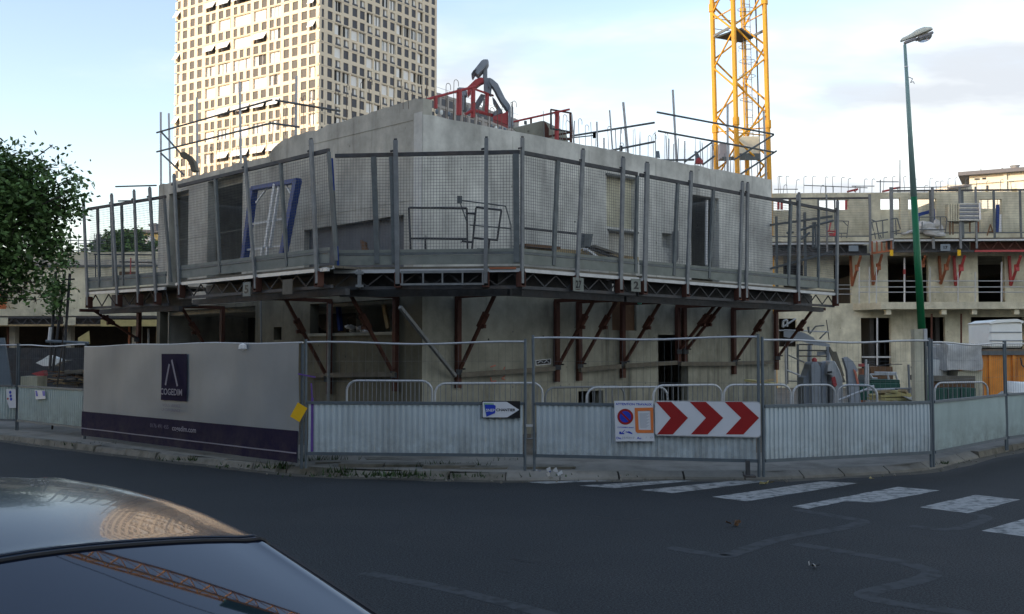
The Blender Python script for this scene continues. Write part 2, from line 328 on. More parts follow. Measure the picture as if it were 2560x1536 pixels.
_t.links.new(_b.inputs['Base Color'].links[0].from_socket, _s.inputs[0]); _t.links.new(_r.outputs[0], _s.inputs['Scale']); _t.links.new(_s.outputs[0], _b.inputs['Base Color'])
M_PAVE = mat('pavement_concrete', (0.23, 0.22, 0.19), 0.92, var=0.2, scale=3, dirt=(0.08, 0.075, 0.055), dirt_amt=0.7, dscale=1.2, bump=0.4, bscale=30)
M_KERB = mat('kerb_stone', (0.19, 0.18, 0.15), 0.9, var=0.25, scale=4, dirt=(0.05, 0.052, 0.035), dirt_amt=0.85, dscale=3, bump=0.5, bscale=12)
M_GUTTER = mat('gutter_dirt', (0.085, 0.08, 0.065), 0.95, var=0.3, scale=4, dirt=(0.13, 0.12, 0.09), dirt_amt=0.6, dscale=3)
M_SOIL = mat('site_soil', (0.15, 0.13, 0.10), 0.95, var=0.25, scale=1.5, dirt=(0.08, 0.07, 0.055), dirt_amt=0.7, bump=0.5, bscale=10)
M_CREAM = mat('tower_cream', (0.74, 0.64, 0.49), 0.85, var=0.05, scale=0.3, dirt=(0.66, 0.56, 0.42), dirt_amt=0.5, dscale=0.15)
M_TPANEL = mat('tower_panel', (0.095, 0.095, 0.09), 0.6, var=0.15, scale=0.4)
M_TPANELB = mat('tower_panel_slate', (0.07, 0.075, 0.09), 0.5, var=0.15, scale=0.4)
M_TJOINT = mat('tower_joint', (0.30, 0.28, 0.23), 0.9, var=0.1)
M_BLIND = mat('window_blind', (0.82, 0.82, 0.80), 0.7, var=0.04)
M_CURT = mat('window_curtain', (0.58, 0.60, 0.60), 0.6, var=0.2, scale=1.5)
M_DARKW = mat('window_dark', (0.03, 0.032, 0.035), 0.4, var=0.2)
M_GREYB = mat('grey_tower', (0.36, 0.34, 0.32), 0.85, var=0.06, scale=0.2)
M_FAR = mat('far_cream_render', (0.70, 0.67, 0.56), 0.85, var=0.06, scale=0.3)
M_ROOF = mat('roof_slate', (0.14, 0.14, 0.15), 0.7, var=0.15)
M_OCHRE = mat('ochre_render', (0.36, 0.29, 0.13), 0.9, var=0.15)
def carpaint():
    m = bpy.data.materials.new('black_car_paint'); m.use_nodes = True; b = m.node_tree.nodes['Principled BSDF']
    b.inputs['Base Color'].default_value = (0.008, 0.016, 0.032, 1); b.inputs['Roughness'].default_value = 0.22; b.inputs['Metallic'].default_value = 0.0
    b.inputs['Specular IOR Level'].default_value = 0.15; b.inputs['Coat Weight'].default_value = 0.30; b.inputs['Coat Roughness'].default_value = 0.015; b.inputs['Coat IOR'].default_value = 1.42
    t = m.node_tree; c = t.nodes.new('ShaderNodeTexCoord'); n = t.nodes.new('ShaderNodeTexNoise'); n.inputs['Scale'].default_value = 1.4
    bp = t.nodes.new('ShaderNodeBump'); bp.inputs['Strength'].default_value = 0.05; bp.inputs['Distance'].default_value = 0.05
    t.links.new(c.outputs['Object'], n.inputs['Vector']); t.links.new(n.outputs['Fac'], bp.inputs['Height']); t.links.new(bp.outputs[0], b.inputs['Coat Normal'])
    return m
M_CAR = carpaint()
M_CARGLASS = mat('tinted_glass', (0.004, 0.008, 0.02), 0.02, var=0.0, spec=0.7, coat=0.4)
M_CARGLASS.node_tree.nodes['Principled BSDF'].inputs['Coat IOR'].default_value = 1.6
M_RUBBER = mat('rubber_seal', (0.01, 0.01, 0.011), 0.6, var=0.1)
M_CHROME = mat('wheel_alloy', (0.4, 0.4, 0.41), 0.3, 0.9, var=0.05)

# ---------------------------------------------------------------- text on things
def text_on(body, name, material, parent, o, xdir, updir, width, height=None, ext=0.004, bold=0.0, space=1.0):
    """flat lettering: o = lower left corner, scaled to the given width (and height)"""
    cu = bpy.data.curves.new('t', 'FONT'); cu.body = body; cu.extrude = 0.0; cu.offset = bold; cu.space_character = space; cu.resolution_u = 3
    ob = bpy.data.objects.new('t', cu); COL.objects.link(ob)
    dg = bpy.context.evaluated_depsgraph_get(); me = bpy.data.meshes.new_from_object(ob.evaluated_get(dg))
    bpy.data.objects.remove(ob); bpy.data.curves.remove(cu)
    xs = [v.co.x for v in me.vertices]; ys = [v.co.y for v in me.vertices]
    x0, x1, y0, y1 = min(xs), max(xs), min(ys), max(ys)
    kx = width / (x1 - x0); ky = (height / (y1 - y0)) if height else kx
    X, U = V(xdir).normalized(), V(updir).normalized(); Nn = X.cross(U)
    org = ORG[parent.name] if parent is not None else V((0, 0, 0))
    for v in me.vertices: v.co = V(o) + X * (v.co.x - x0) * kx + U * (v.co.y - y0) * ky + Nn * ext - org
    me.materials.clear(); me.materials.append(material); me.name = name
    o_ = link_mesh(name, me, parent)
    if ' ' in body or '/' in body: o_['kind'] = 'stuff'
    return o_

# ---------------------------------------------------------------- walls with openings
def wall_mesh(pl, a0, a1, z0, z1, thick, holes=(), top=None, step=None, name='wall', m=None, parent=None, extra_a=(), label=None):
    """grid wall: front face on the plane, thickness away from the viewer; holes = (a0,a1,z0,z1); top(a) gives an uneven top edge"""
    A = {round(a0, 4), round(a1, 4)}; Z = {round(z0, 4), round(z1, 4)}
    for h in holes: A |= {round(min(max(x, a0), a1), 4) for x in h[:2]}; Z |= {round(min(max(x, z0), z1), 4) for x in h[2:]}
    for x in extra_a: A.add(round(x, 4))
    if step:
        k = a0 + step
        while k < a1: A.add(round(k, 4)); k += step
    A = sorted(A); Z = sorted(Z)
    def solid(i, j):
        if i < 0 or j < 0 or i >= len(A) - 1 or j >= len(Z) - 1: return False
        ca, cz = (A[i] + A[i + 1]) / 2, (Z[j] + Z[j + 1]) / 2
        return not any(h[0] < ca < h[1] and h[2] < cz < h[3] for h in holes)
    mb = MB(); idx = {}
    def vt(i, j, b):
        k = (i, j, b)
        if k not in idx:
            z = Z[j]
            if top and j == len(Z) - 1: z = top(A[i])
            idx[k] = len(mb.v); mb.v.append(pl.pt(A[i], z, -thick if b else 0))
        return idx[k]
    for i in range(len(A) - 1):
        for j in range(len(Z) - 1):
            if not solid(i, j): continue
            q = []
            q.append((vt(i, j, 0), vt(i + 1, j, 0), vt(i + 1, j + 1, 0), vt(i, j + 1, 0)))
            q.append((vt(i, j, 1), vt(i, j + 1, 1), vt(i + 1, j + 1, 1), vt(i + 1, j, 1)))
            if not solid(i - 1, j): q.append((vt(i, j, 0), vt(i, j + 1, 0), vt(i, j + 1, 1), vt(i, j, 1)))
            if not solid(i + 1, j): q.append((vt(i + 1, j, 0), vt(i + 1, j, 1), vt(i + 1, j + 1, 1), vt(i + 1, j + 1, 0)))
            if not solid(i, j - 1): q.append((vt(i, j, 0), vt(i, j, 1), vt(i + 1, j, 1), vt(i + 1, j, 0)))
            if not solid(i, j + 1): q.append((vt(i, j + 1, 0), vt(i + 1, j + 1, 0), vt(i + 1, j + 1, 1), vt(i, j + 1, 1)))
            mb.f += q; mb.mi += [0] * len(q)
    return mb.build(name, m, parent, label=label)
def hole(pl, u0, u1, v0, v1, zmin=None):
    """opening given by left/right pixel columns and its top/bottom rows measured at the left column"""
    aL, zt = pl.az(u0, v0); _, zb = pl.az(u0, v1); aR, _ = pl.az(u1, v0)
    if zmin is not None: zb = zmin
    return (min(aL, aR), max(aL, aR), zb, zt)
# ================================================================= GROUND
mb = MB(); mb.add([(-600, -300, -0.02), (600, -300, -0.02), (600, 900, -0.02), (-600, 900, -0.02)], [(0, 1, 2, 3)])
mb.build('ground', M_SOIL, kind='structure')
# road edge = foot of the kerb, followed along the photograph
KP = [(-900, 1046), (-500, 1056), (-250, 1072), (0, 1100), (100, 1113), (215, 1127), (350, 1143), (480, 1158), (600, 1171), (700, 1182), (820, 1190), (1000, 1196), (1150, 1200), (1310, 1202), (1500, 1200), (1700, 1199), (1900, 1200), (2050, 1195), (2200, 1186), (2320, 1176), (2420, 1152), (2560, 1122), (2750, 1090), (3000, 1062), (3400, 1035)]
KL = [G(u, v) for u, v in KP]
def smooth_line(pts, n=3):
    out = []
    for i in range(len(pts) - 1):
        p0, p1, p2, p3 = pts[max(i - 1, 0)], pts[i], pts[i + 1], pts[min(i + 2, len(pts) - 1)]
        for k in range(n):
            t = k / n; out.append(0.5 * ((2 * p1) + (p2 - p0) * t + (2 * p0 - 5 * p1 + 4 * p2 - p3) * t * t + (3 * p1 - p0 - 3 * p2 + p3) * t ** 3))
    return out + [pts[-1]]
KS = smooth_line(KL)
def nrm(line, i):
    a, b = line[max(i - 1, 0)], line[min(i + 1, len(line) - 1)]; d = (b - a).normalized(); return V((-d.y, d.x, 0))
KI = [p + nrm(KS, i) * 0.16 for i, p in enumerate(KS)]      # inner edge of the kerb
mb = MB()
far = [V((90, -40, 0)), V((-90, -40, 0))]
pts = [V((p.x, p.y, 0.0)) for p in KS]
# road sheet: strip from the kerb foot to behind the camera
for i in range(len(pts) - 1):
    a, b = pts[i], pts[i + 1]
    mb.add([(a.x, a.y, 0), (b.x, b.y, 0), (b.x, -60, 0), (a.x, -60, 0)], [(0, 3, 2, 1)])
mb.add([(pts[0].x, pts[0].y, 0), (-200, pts[0].y, 0), (-200, -60, 0), (pts[0].x, -60, 0)], [(0, 1, 2, 3)])
mb.add([(pts[-1].x, pts[-1].y, 0), (200, pts[-1].y, 0), (200, -60, 0), (pts[-1].x, -60, 0)], [(0, 3, 2, 1)])
road = mb.build('road', M_ROAD, kind='structure')
# gutter strip of dirt along the kerb
mb = MB(); rg = random.Random(3)
for i in range(len(KS) - 1):
    def wv(j): return 0.16 + 0.10 * noise.noise(V((j * 0.7, 0, 0))) + 0.08
    a, b = KS[i], KS[i + 1]; na, nb = nrm(KS, i), nrm(KS, i + 1)
    mb.add([a + V((0, 0, 0.002)), b + V((0, 0, 0.002)), b - nb * wv(i + 1) + V((0, 0, 0.002)), a - na * wv(i) + V((0, 0, 0.002))], [(0, 3, 2, 1)])
mb.build('gutter', M_GUTTER, road)
# pavement behind the kerb and the slightly higher building site
PAV = 0.10; SITE = 0.20
mb = MB()
for i in range(len(KI) - 1):
    a, b = KI[i], KI[i + 1]; na, nb = nrm(KS, i), nrm(KS, i + 1)
    a2, b2 = a + na * 2.1, b + nb * 2.1
    mb.add([(a.x, a.y, PAV), (b.x, b.y, PAV), (b2.x, b2.y, PAV + 0.04), (a2.x, a2.y, PAV + 0.04)], [(0, 1, 2, 3)])
pave = mb.build('pavement', M_PAVE, kind='structure')
mb = MB()
for i in range(len(KI) - 1):
    a, b = KI[i], KI[i + 1]; na, nb = nrm(KS, i), nrm(KS, i + 1)
    a2, b2 = a + na * 2.1, b + nb * 2.1
    for (z0, z1, ya, yb) in ((PAV + 0.04, SITE, None, None),):
        mb.add([(a2.x, a2.y, z0), (b2.x, b2.y, z0), (b2.x, b2.y + 0.3, z1), (a2.x, a2.y + 0.3, z1)], [(0, 1, 2, 3)])
        mb.add([(a2.x, a2.y + 0.3, z1), (b2.x, b2.y + 0.3, z1), (b2.x, 90, z1), (a2.x, 90, z1)], [(0, 1, 2, 3)])
mb.build('site_ground', M_SOIL, kind='structure')
# kerb of separate stones, uneven and chipped on the left, flush concrete on the right
kerb = thing('kerb', None, None, loc=KS[0], kind='structure')
L = [0.0]
for a, b in zip(KS, KS[1:]): L.append(L[-1] + (b - a).length)
def along(line, s):
    for i in range(len(L) - 1):
        if s <= L[i + 1]: t = (s - L[i]) / (L[i + 1] - L[i]); return line[i].lerp(line[i + 1], t)
    return line[-1]
s = 0.3; rg = random.Random(11)
while s < L[-1] - 1.2:
    ln = rg.uniform(0.7, 1.05); p, q = along(KS, s + 0.012), along(KS, s + ln - 0.012); p2, q2 = along(KI, s + 0.012), along(KI, s + ln - 0.012)
    xm = (p.x + q.x) / 2; rough = 1.0 if -7.5 < xm < 0.2 else 0.25
    jz = lambda: PAV + 0.012 + rough * rg.uniform(-0.035, 0.012)
    jo = lambda: V((rg.uniform(-1, 1), rg.uniform(-1, 1), 0)) * 0.02 * rough
    z = [jz(), jz(), jz(), jz()]; p, q = p + jo(), q + jo()
    if .2 < xm < 8.5: z[0] -= .075; z[1] -= .075      # dropped kerb at the crossing
    d = (q - p).normalized(); inw = V((-d.y, d.x, 0)) * (0.02 + 0.02 * rough)
    mb = MB(); lift = lambda a, b: V((a.x, a.y, b))
    pm, qm = p.lerp(q, 0.34) + jo() * 0.7, p.lerp(q, 0.67) + jo() * 0.7
    bot = [lift(p, -0.01), lift(pm, -0.01), lift(qm, -0.01), lift(q, -0.01), lift(q2, -0.01), lift(p2, -0.01)]
    top = [lift(p + inw, z[0]), lift(pm + inw, (z[0] + z[1]) / 2 + rough * rg.uniform(-0.02, 0.01)), lift(qm + inw, (z[0] + z[1]) / 2 + rough * rg.uniform(-0.02, 0.01)), lift(q + inw, z[1]), lift(q2, z[2]), lift(p2, z[3])]
    mb.add(bot + top, [(5, 4, 3, 2, 1, 0), (6, 7, 8, 9, 10, 11)] + [(k, (k + 1) % 6, 6 + (k + 1) % 6, 6 + k) for k in range(6)])
    mb.build('kerb_stone', M_KERB if rough > .5 or abs(xm - 3.2) > 5 else M_PAVE, kerb)
    s += ln
# slab patches on the pavement, left of centre where it is broken up
rg = random.Random(5)
for (u, v, sx, sy, t, rz) in [(830, 1158, .55, .3, .03, .2), (905, 1166, .7, .35, .05, -.1), (1010, 1166, .6, .3, .04, .05), (1120, 1170, .8, .35, .05, 0), (960, 1150, .6, .3, .03, .1), (1210, 1172, .7, .3, .03, .02), (1375, 1172, .75, .3, .04, .03)]:
    g = G(u, v, PAV); mb = MB()
    c, sn = math.cos(rz), math.sin(rz)
    q = [V((g.x + c * x * sx / 2 - sn * y * sy / 2 + rg.uniform(-.03, .03), g.y + sn * x * sx / 2 + c * y * sy / 2 + rg.uniform(-.02, .02), PAV + 0.003)) for x, y in ((-1, -1), (.2, -1.1), (1, -.9), (1, 1), (-1, 1))]
    mb.prism(q, (0.01, 0, t)); mb.build('paving_slab', M_KERB, pave)
# ---- zebra crossing and faded old markings
zeb = thing('zebra_crossing', None, None, loc=G(2000, 1240), kind='structure')
STR = [[(1314, 1206), (1366, 1210), (1530, 1202.5), (1470, 1201.5)], [(1447, 1215), (1536, 1221), (1736, 1202.5), (1684, 1201.5)],
       [(1601, 1226), (1682, 1234), (1925, 1203), (1835, 1202.5)], [(1781, 1243), (1868, 1254), (2143, 1209), (2058, 1204)],
       [(1980, 1267), (2021, 1273), (2110, 1254), (2188, 1257), (2349, 1227), (2244, 1218)], [(2300, 1269), (2419, 1284), (2551, 1250), (2438, 1238)],
       [(2454, 1328), (2640, 1352), (2760, 1302), (2600, 1286)]]
for q in STR:
    mb = MB(); pts = [G(u, v) + V((0, 0, 0.0025)) for u, v in q]
    out = []
    for i, p in enumerate(pts):
        n_ = pts[(i + 1) % len(pts)]
        for k in range(6):
            t = k / 6; j = 0.012 if k else 0
            out.append(p.lerp(n_, t) + V((rg.uniform(-j, j), rg.uniform(-j, j), 0)))
    mb.poly(out); mb.build('painted_stripe', M_PAINT, zeb)
def strip(pl, wd, name, m, par, z=0.005):
    pts = smooth_line([G(u, v) for u, v in pl], 4); mb = MB()
    for i in range(len(pts) - 1):
        na, nb = nrm(pts, i) * wd / 2, nrm(pts, i + 1) * wd / 2
        mb.add([pts[i] - na + V((0, 0, z)), pts[i + 1] - nb + V((0, 0, z)), pts[i + 1] + nb + V((0, 0, z)), pts[i] + na + V((0, 0, z))], [(0, 1, 2, 3)])
    return mb.build(name, m, par)
cz = lambda x, y: (1600 + x / 2.577, 1150 + y / 2.577)
strip([cz(*p) for p in [(1000, 540), (1300, 590), (1600, 640), (1800, 690), (1880, 735), (1760, 785), (1540, 835), (1450, 868), (1520, 900), (1700, 932), (2000, 975), (2300, 1022)]], 0.17, 'old_line', M_GHOST, zeb, 0.0014)
strip([cz(*p) for p in [(1000, 320), (1300, 370), (1430, 398), (1300, 440), (900, 510), (600, 605), (520, 618), (180, 565)]], 0.17, 'old_line', M_GHOST, zeb, 0.0018)
strip([cz(*p) for p in [(2130, 345), (2230, 372), (2100, 430), (1950, 450), (1740, 425)]], 0.14, 'old_line', M_GHOST, zeb, 0.0016)
strip([(910, 1432), (1080, 1465), (1230, 1500), (1400, 1545)], 0.15, 'old_line', M_GHOST, zeb, 0.0016)
for q in ([(1268, 1395), (1300, 1402), (1345, 1409)], [(1245, 1428), (1290, 1434)], [(1480, 1290), (1560, 1300), (1600, 1296)]): strip(q, .012, 'crack', M_BLACK, road, .0012)
# ---- litter, fallen leaves, weeds
def scrap(name, u, v, label, cat, m, size, h, seed, z0=0.004, group=None, mats2=None):
    g = G(u, v, z0); r_ = random.Random(seed); mb = MB()
    for k in range(7):
        if mats2 and k % 2: mb.cur = 1
        else: mb.cur = 0
        a = r_.uniform(0, 6.28); rr = r_.uniform(0, size * .5); c = g + V((math.cos(a) * rr, math.sin(a) * rr * .6, r_.uniform(0, h)))
        e1 = V((r_.uniform(-1, 1), r_.uniform(-1, 1), r_.uniform(-.2, .5))).normalized() * size * .35; e2 = V((r_.uniform(-1, 1), r_.uniform(-1, 1), r_.uniform(0, .9))).normalized() * size * .25
        mb.add([c, c + e1, c + e1 + e2, c + e2 * .8], [(0, 1, 2, 3)])
    return mb.top(name, [m, mats2] if mats2 else m, label, cat, group)
scrap('crumpled_wrapper', 1338, 1193, 'crumpled blue and white wrapper in the gutter beside the first zebra stripe', 'litter', M_WHITE, .34, .07, 1, .02, mats2=M_BLUE)
scrap('clear_plastic_bag', 1381, 1196, 'flattened translucent plastic bag in the gutter right of the blue wrapper', 'litter', M_PLASTIC, .26, .05, 2, .02)
scrap('brown_leaf_litter', 1842, 1317, 'curled brown dead leaf lying alone on the asphalt', 'leaf', M_WOODB, .16, .04, 3)
scrap('yellow_leaf_litter', 1914, 1212, 'yellow fallen leaf on the end of the third zebra stripe', 'leaf', M_PLY, .16, .03, 4)
scrap('small_leaf', 2179, 1199, 'small yellowish leaf on the road between pavement and crossing', 'leaf', M_PLY, .09, .02, 5)
scrap('paper_scrap', 2035, 1419, 'thin pale scrap of paper on the asphalt inside the faded markings', 'litter', M_PAINT, .12, .01, 6)
scrap('orange_scrap', 1098, 1192, 'small rusty orange scrap in the gutter below the corrugated fence', 'litter', M_ORG, .14, .03, 8, .02)
mb = MB(); rg = random.Random(21)
for (u, v, n, sp, hh) in [(845, 1182, 60, .12, .14), (990, 1190, 140, .25, .12), (1090, 1176, 120, .14, .17), (1180, 1174, 90, .16, .15), (700, 1172, 70, .12, .18), (455, 1150, 60, .25, .08), (230, 1115, 70, .3, .1), (880, 1190, 120, .4, .07), (1130, 1192, 120, .5, .07), (1260, 1160, 90, .3, .13), (800, 1160, 90, .2, .2), (2350, 1160, 40, .2, .07), (1500, 1185, 40, .5, .04), (600, 1168, 60, .4, .06)]:
    g = G(u, v, 0.06)
    for k in range(int(n * .65)):
        b_ = g + V((rg.gauss(0, sp), rg.gauss(0, sp * .35), 0)); a = rg.uniform(0, 6.28); h = hh * rg.uniform(.4, 1)
        tip = b_ + V((math.cos(a) * h * .7, math.sin(a) * h * .5, h)); sd = V((-math.sin(a), math.cos(a), 0)) * rg.uniform(.008, .02)
        mb.add([b_ - sd, b_ + sd, tip], [(0, 1, 2)])
tag(mb.build('weeds', M_LAWN), 'tufts of weeds growing between the kerb stones', 'weeds', kind='stuff')
mb = MB()
for k in range(420):
    s_ = rg.uniform(2, L[-1] - 3); p = along(KS, s_) + V((rg.gauss(0, .05), rg.gauss(-.12, .1), .008)); r_ = rg.uniform(.006, .022)
    mb.lathe(p, [(0, r_), (r_, r_ * .3), (r_ * .8, -r_ * .4)], 5)
tag(mb.build('gravel', M_KERB), 'loose grit and pebbles lying along the gutter', 'gravel', kind='stuff')

# ================================================================= SITE FENCE
POSTS = [(-330, 24.2), (48, 22.3), (217, 20.1), (762, 15.05), (1318, 14.75), (1900, 14.0), (2326, 15.2), (2510, 17.8), (2830, 22.0)]
FP = [V(((u - 1280) / (FPX / Y), Y, PAV + 0.01)) for u, Y in POSTS]
HF = 1.93
def fence_panel(A, B, label, htop=HF, green=False, gap=0.035, wire=True, rib=0.088, lean=0.0, sheet_top=1.0):
    A, B = V(A), V(B); d = (B - A).normalized(); A2, B2 = A + d * gap, B - d * gap; W = (B2 - A2).length
    t = thing('site_fence', label, 'fence', A2, 'temporary hoarding panels round the building site', rz=math.atan2(d.y, d.x), local=True)
    m = MB(); m.tube((0, 0, 0), (lean, 0, htop), .021, 8); m.build('post', M_RAIL, t)
    m = MB(); m.tube((W, 0, 0), (W - lean * .4, 0, htop), .021, 8); m.build('post', M_RAIL, t)
    m = MB(); n_ = 10; sag = [0.012 * math.sin(k * .9) for k in range(n_ + 1)]
    m.path([(lean + (W - lean) * k / n_, 0, htop - .045 + sag[k] - .02 * math.sin(math.pi * k / n_)) for k in range(n_ + 1)], .015, 7); m.build('top_rail', M_GALVL, t)
    b0, b1 = 0.20, 0.20 + .045; t0, t1 = sheet_top - .04, sheet_top
    m = MB(); m.box((.02, -.028, b0), (W - .02, .02, b1)); m.build('lower_rail', M_RAIL, t)
    m = MB(); m.box((.02, -.028, t0), (W - .02, .02, t1)); m.build('upper_rail', M_RAIL, t)
    # corrugated sheet: real folds
    m = MB(); x = .03; xs = []
    while x < W - .03:
        for dx, y in ((0, 0), (.012, -.016), (rib * .5, -.016), (rib * .5 + .012, 0)):
            if x + dx < W - .03: xs.append((x + dx, y))
        x += rib
    r_ = random.Random(int(W * 1000))
    vs = []; zs = [b1 - .01, .45, .62, .8, t0 + .005]
    for x, y in xs:
        for z in zs:
            dent = 0.02 * noise.noise(V((x * 1.1, z * 1.7, W))) if b1 < z < t0 else 0
            vs.append((x, y + dent, z))
    k = len(zs); fs = [(i * k + j, (i + 1) * k + j, (i + 1) * k + j + 1, i * k + j + 1) for i in range(len(xs) - 1) for j in range(k - 1)]
    m.add(vs, fs); m.build('corrugated_sheet', M_SHEETG if green else M_SHEET, t)
    if wire:
        m = MB(); x = .1
        while x < W - .05: m.tube((x, 0, t1), (x, 0, htop - .05), .0016, 3, caps=False); x += .1
        for z in (t1 + .3, t1 + .6): m.tube((0, 0, z), (W, 0, z), .0016, 3, caps=False)
        m.build('wire_mesh', M_STEELM, t)
    return t
fence_panel(FP[0], FP[1], 'plain pale fence panel at the far left edge, safety poster on its post', green=True)
fence_panel(FP[1], FP[2], 'plain pale fence panel left of the grey advertising banner, debris behind it', green=True)
fence_panel(FP[3], FP[4], 'corrugated fence panel right of the banner carrying the CHANTIER arrow sign', lean=-.015)
fence_panel(FP[4] + V((.07, 0, 0)), FP[5], 'corrugated fence panel behind the red and white chevron board', htop=1.99, lean=-.02)
fence_panel(FP[5], FP[6], 'finely ribbed fence panel between the chevron board and the green lamp post', rib=.074, htop=1.95)
fence_panel(FP[6], FP[7], 'flat greenish fence panel right of the lamp post, receding along the kerb', green=True, rib=.05)
fence_panel(FP[7], FP[8], 'last greenish fence panel at the right edge, below the orange tank', green=True, rib=.05)
# clamps, T-post and foot bracket where panels meet
m = MB(); q = FP[4] + V((.0, -.03, 0)); m.cbox(q + V((.03, 0, .66)), .10, .05, .03)
m.top('fence_clamp', M_GALVL, 'small bright clamp joining the two posts left of the parking notice panel', 'clamp')
m = MB(); q = FP[5]; m.box(q + V((-.22, -.05, 0)), q + V((-.17, .02, .23))); m.box(q + V((-.24, -.1, 0)), q + V((-.1, .1, .03)))
m.top('fence_stand', M_STEELD, 'short dark steel foot under the right end of the chevron board panel', 'fence stand')
# purple strap on the banner post
m = MB(); q = FP[3] + V((.11, -.03, .25)); m.box(q, q + V((.035, .012, .80))); m.bar(q + V((.015, 0, .8)), q + V((0, 0, 1.02)), .02, .01); m.bar(q + V((-.2, 0, 1.16)), q + V((.06, 0, 1.11)), .02, .02)
m.top('violet_strap', M_VIOL, 'violet strap tied down the fence post beside the banner', 'strap')

# ---- advertising banner between two posts
A, B = FP[2], FP[3]; BP = Plane(A, B)
ban = thing('advertising_banner', 'large grey developer banner with purple logo and purple footer strip', 'banner', A)
BL = BP.L; nx, nz = 40, 14
def btop(a): t = a / BL; return 1.95 + 0.10 * math.sin(t * 3.1) * 0.25 - .01 * math.sin(t * 17) + .03 * t
def bbot(a): return .19
def boff(a, z): return .06 + .022 * noise.noise(V((a * .9, z * 1.2, 3))) + .012 * noise.noise(V((a * 3.1, z * .5, 9)))
def bsheet(z0f, z1f, name, m_, par, off=0.0, a0=.03, a1=None, na=nx):
    a1 = a1 if a1 is not None else BL - .06; mm = MB(); vs = []
    for i in range(na + 1):
        a = a0 + (a1 - a0) * i / na
        for j in range(nz + 1):
            zl, zh = z0f(a), z1f(a); z = zl + (zh - zl) * j / nz; vs.append(BP.pt(a, z + PAV * 0, boff(a, z) + off))
    mm.add(vs, [(i * (nz + 1) + j, (i + 1) * (nz + 1) + j, (i + 1) * (nz + 1) + j + 1, i * (nz + 1) + j + 1) for i in range(na) for j in range(nz)])
    return mm.build(name, m_, par, smooth=True)
cloth = bsheet(bbot, btop, 'banner_cloth', M_BANNER, ban)
aL, zT = BP.az(415, 885); aR, _ = BP.az(478, 885); _, zB = BP.az(415, 1000)
bsheet(lambda a: bbot(a) + .0, lambda a: .665, 'purple_footer', M_PURPLE, ban, .016)
bsheet(lambda a: .325, lambda a: .345, 'footer_line', M_PTEXT, ban, .030)
bsheet(lambda a: zB, lambda a: zT, 'logo_panel', M_PURPLE, ban, .020, aL, aR, 6)
o1 = .125
def bp_(a, z, o=o1): return BP.pt(a, z, o)
W_ = aR - aL; H_ = zT - zB
m = MB()
for (x0, z0, x1, z1) in ((.265, .33, .405, .78), (.74, .32, .50, .87)):
    m.bar(bp_(aL + W_ * x0, zB + H_ * z0), bp_(aL + W_ * x1, zB + H_ * z1), .045, .004, up=BP.n)
m.build('logo_strokes', M_PTEXT, ban)
text_on('COGEDIM', 'logo_lettering', M_PTEXT, ban, bp_(aL + W_ * .07, zB + H_ * .12), BP.d, (0, 0, 1), W_ * .86, .115, bold=.02)
text_on('VOUS VERREZ', 'slogan', M_PTEXT2, ban, bp_(aL + W_ * .16, zB - .105), BP.d, (0, 0, 1), W_ * .72, .05)
text_on('LA DIFFERENCE', 'slogan', M_PTEXT2, ban, bp_(aL + W_ * .14, zB - .185), BP.d, (0, 0, 1), W_ * .74, .05)
a_, z_ = BP.az(447, 1096); a2_, _ = BP.az(507, 1096)
text_on('cogedim.com', 'web_address', M_PTEXT, ban, bp_(a_, .455), BP.d, (0, 0, 1), a2_ - a_, .12, bold=.02)
a_, z_ = BP.az(392, 1080); a2_, _ = BP.az(438, 1080)
text_on('0176 491 455', 'phone_number', M_PTEXT2, ban, bp_(a_, .50), BP.d, (0, 0, 1), a2_ - a_, .07)
m = MB(); m.path([BP.pt(BL * k / 12, btop(BL * k / 12) + .0, .03) for k in range(13)], .014, 6); m.build('top_rail', M_GALVL, ban)
for a in (0.0, BL - .05):
    m = MB(); m.tube(BP.pt(a, PAV, .0), BP.pt(a, 1.97, .0), .024, 8); m.build('post', M_RAIL, ban)
m = MB(); q = BP.pt(BL * .795, 1.93, .11); m.lathe(q, [(0, .06), (.05, .03), (.06, -.03), (0, -.06)], 8, 1.2, .4); m.build('torn_corner', M_PVC, ban)
# yellow card
m = MB(); q = FP[3] + V((-.06, -.10, .84)); r0 = R(34)
ex, ez = V((math.cos(r0), 0, -math.sin(r0) * .9)), V((math.sin(r0) * .8, 0, math.cos(r0)))
m.frame(q - ex * .085 - ez * .125, ex * .17, V((0, .012, 0)), ez * .25)
m.top('yellow_card', M_YTAG, 'tilted plain yellow card hanging where the banner meets the fence', 'card')

# ---- signs hung on the fence
F34 = Plane(FP[3], FP[4]); F45 = Plane(FP[4], FP[5])
def on(pl, u, v, off): a, z = pl.az(u, v); return a, z
def sign_poly(pl, uvs, off, mb, th=.004):
    mb.prism([pl.pt(*pl.az(u, v), off) for u, v in uvs], pl.n * th); return mb
s1 = thing('direction_sign', 'black edged white arrow sign lettered CHANTIER pointing right', 'sign', F34.pt(*F34.az(1255, 1045), .05))
cs = lambda x, y: (1190 + x / 17.67, 990 + y / 17.67)
sign_poly(F34, [cs(285, 215), cs(1965, 225), cs(1965, 970), cs(285, 970)], .05, MB(), .02).build('black_plate', M_BLACK, s1)
sign_poly(F34, [cs(320, 255), cs(1380, 255), cs(1925, 605), cs(1400, 940), cs(320, 940)], .072, MB(), .003).build('white_arrow', M_WHITE, s1)
sign_poly(F34, [cs(360, 305), cs(800, 320), cs(820, 380), cs(450, 380), cs(480, 880)], .076, MB(), .002).build('green_shape', M_SGREEN, s1)
sign_poly(F34, [cs(410, 375), cs(820, 385), cs(895, 430), cs(865, 750), cs(490, 905)], .079, MB(), .002).build('blue_shape', M_SBLUE, s1)
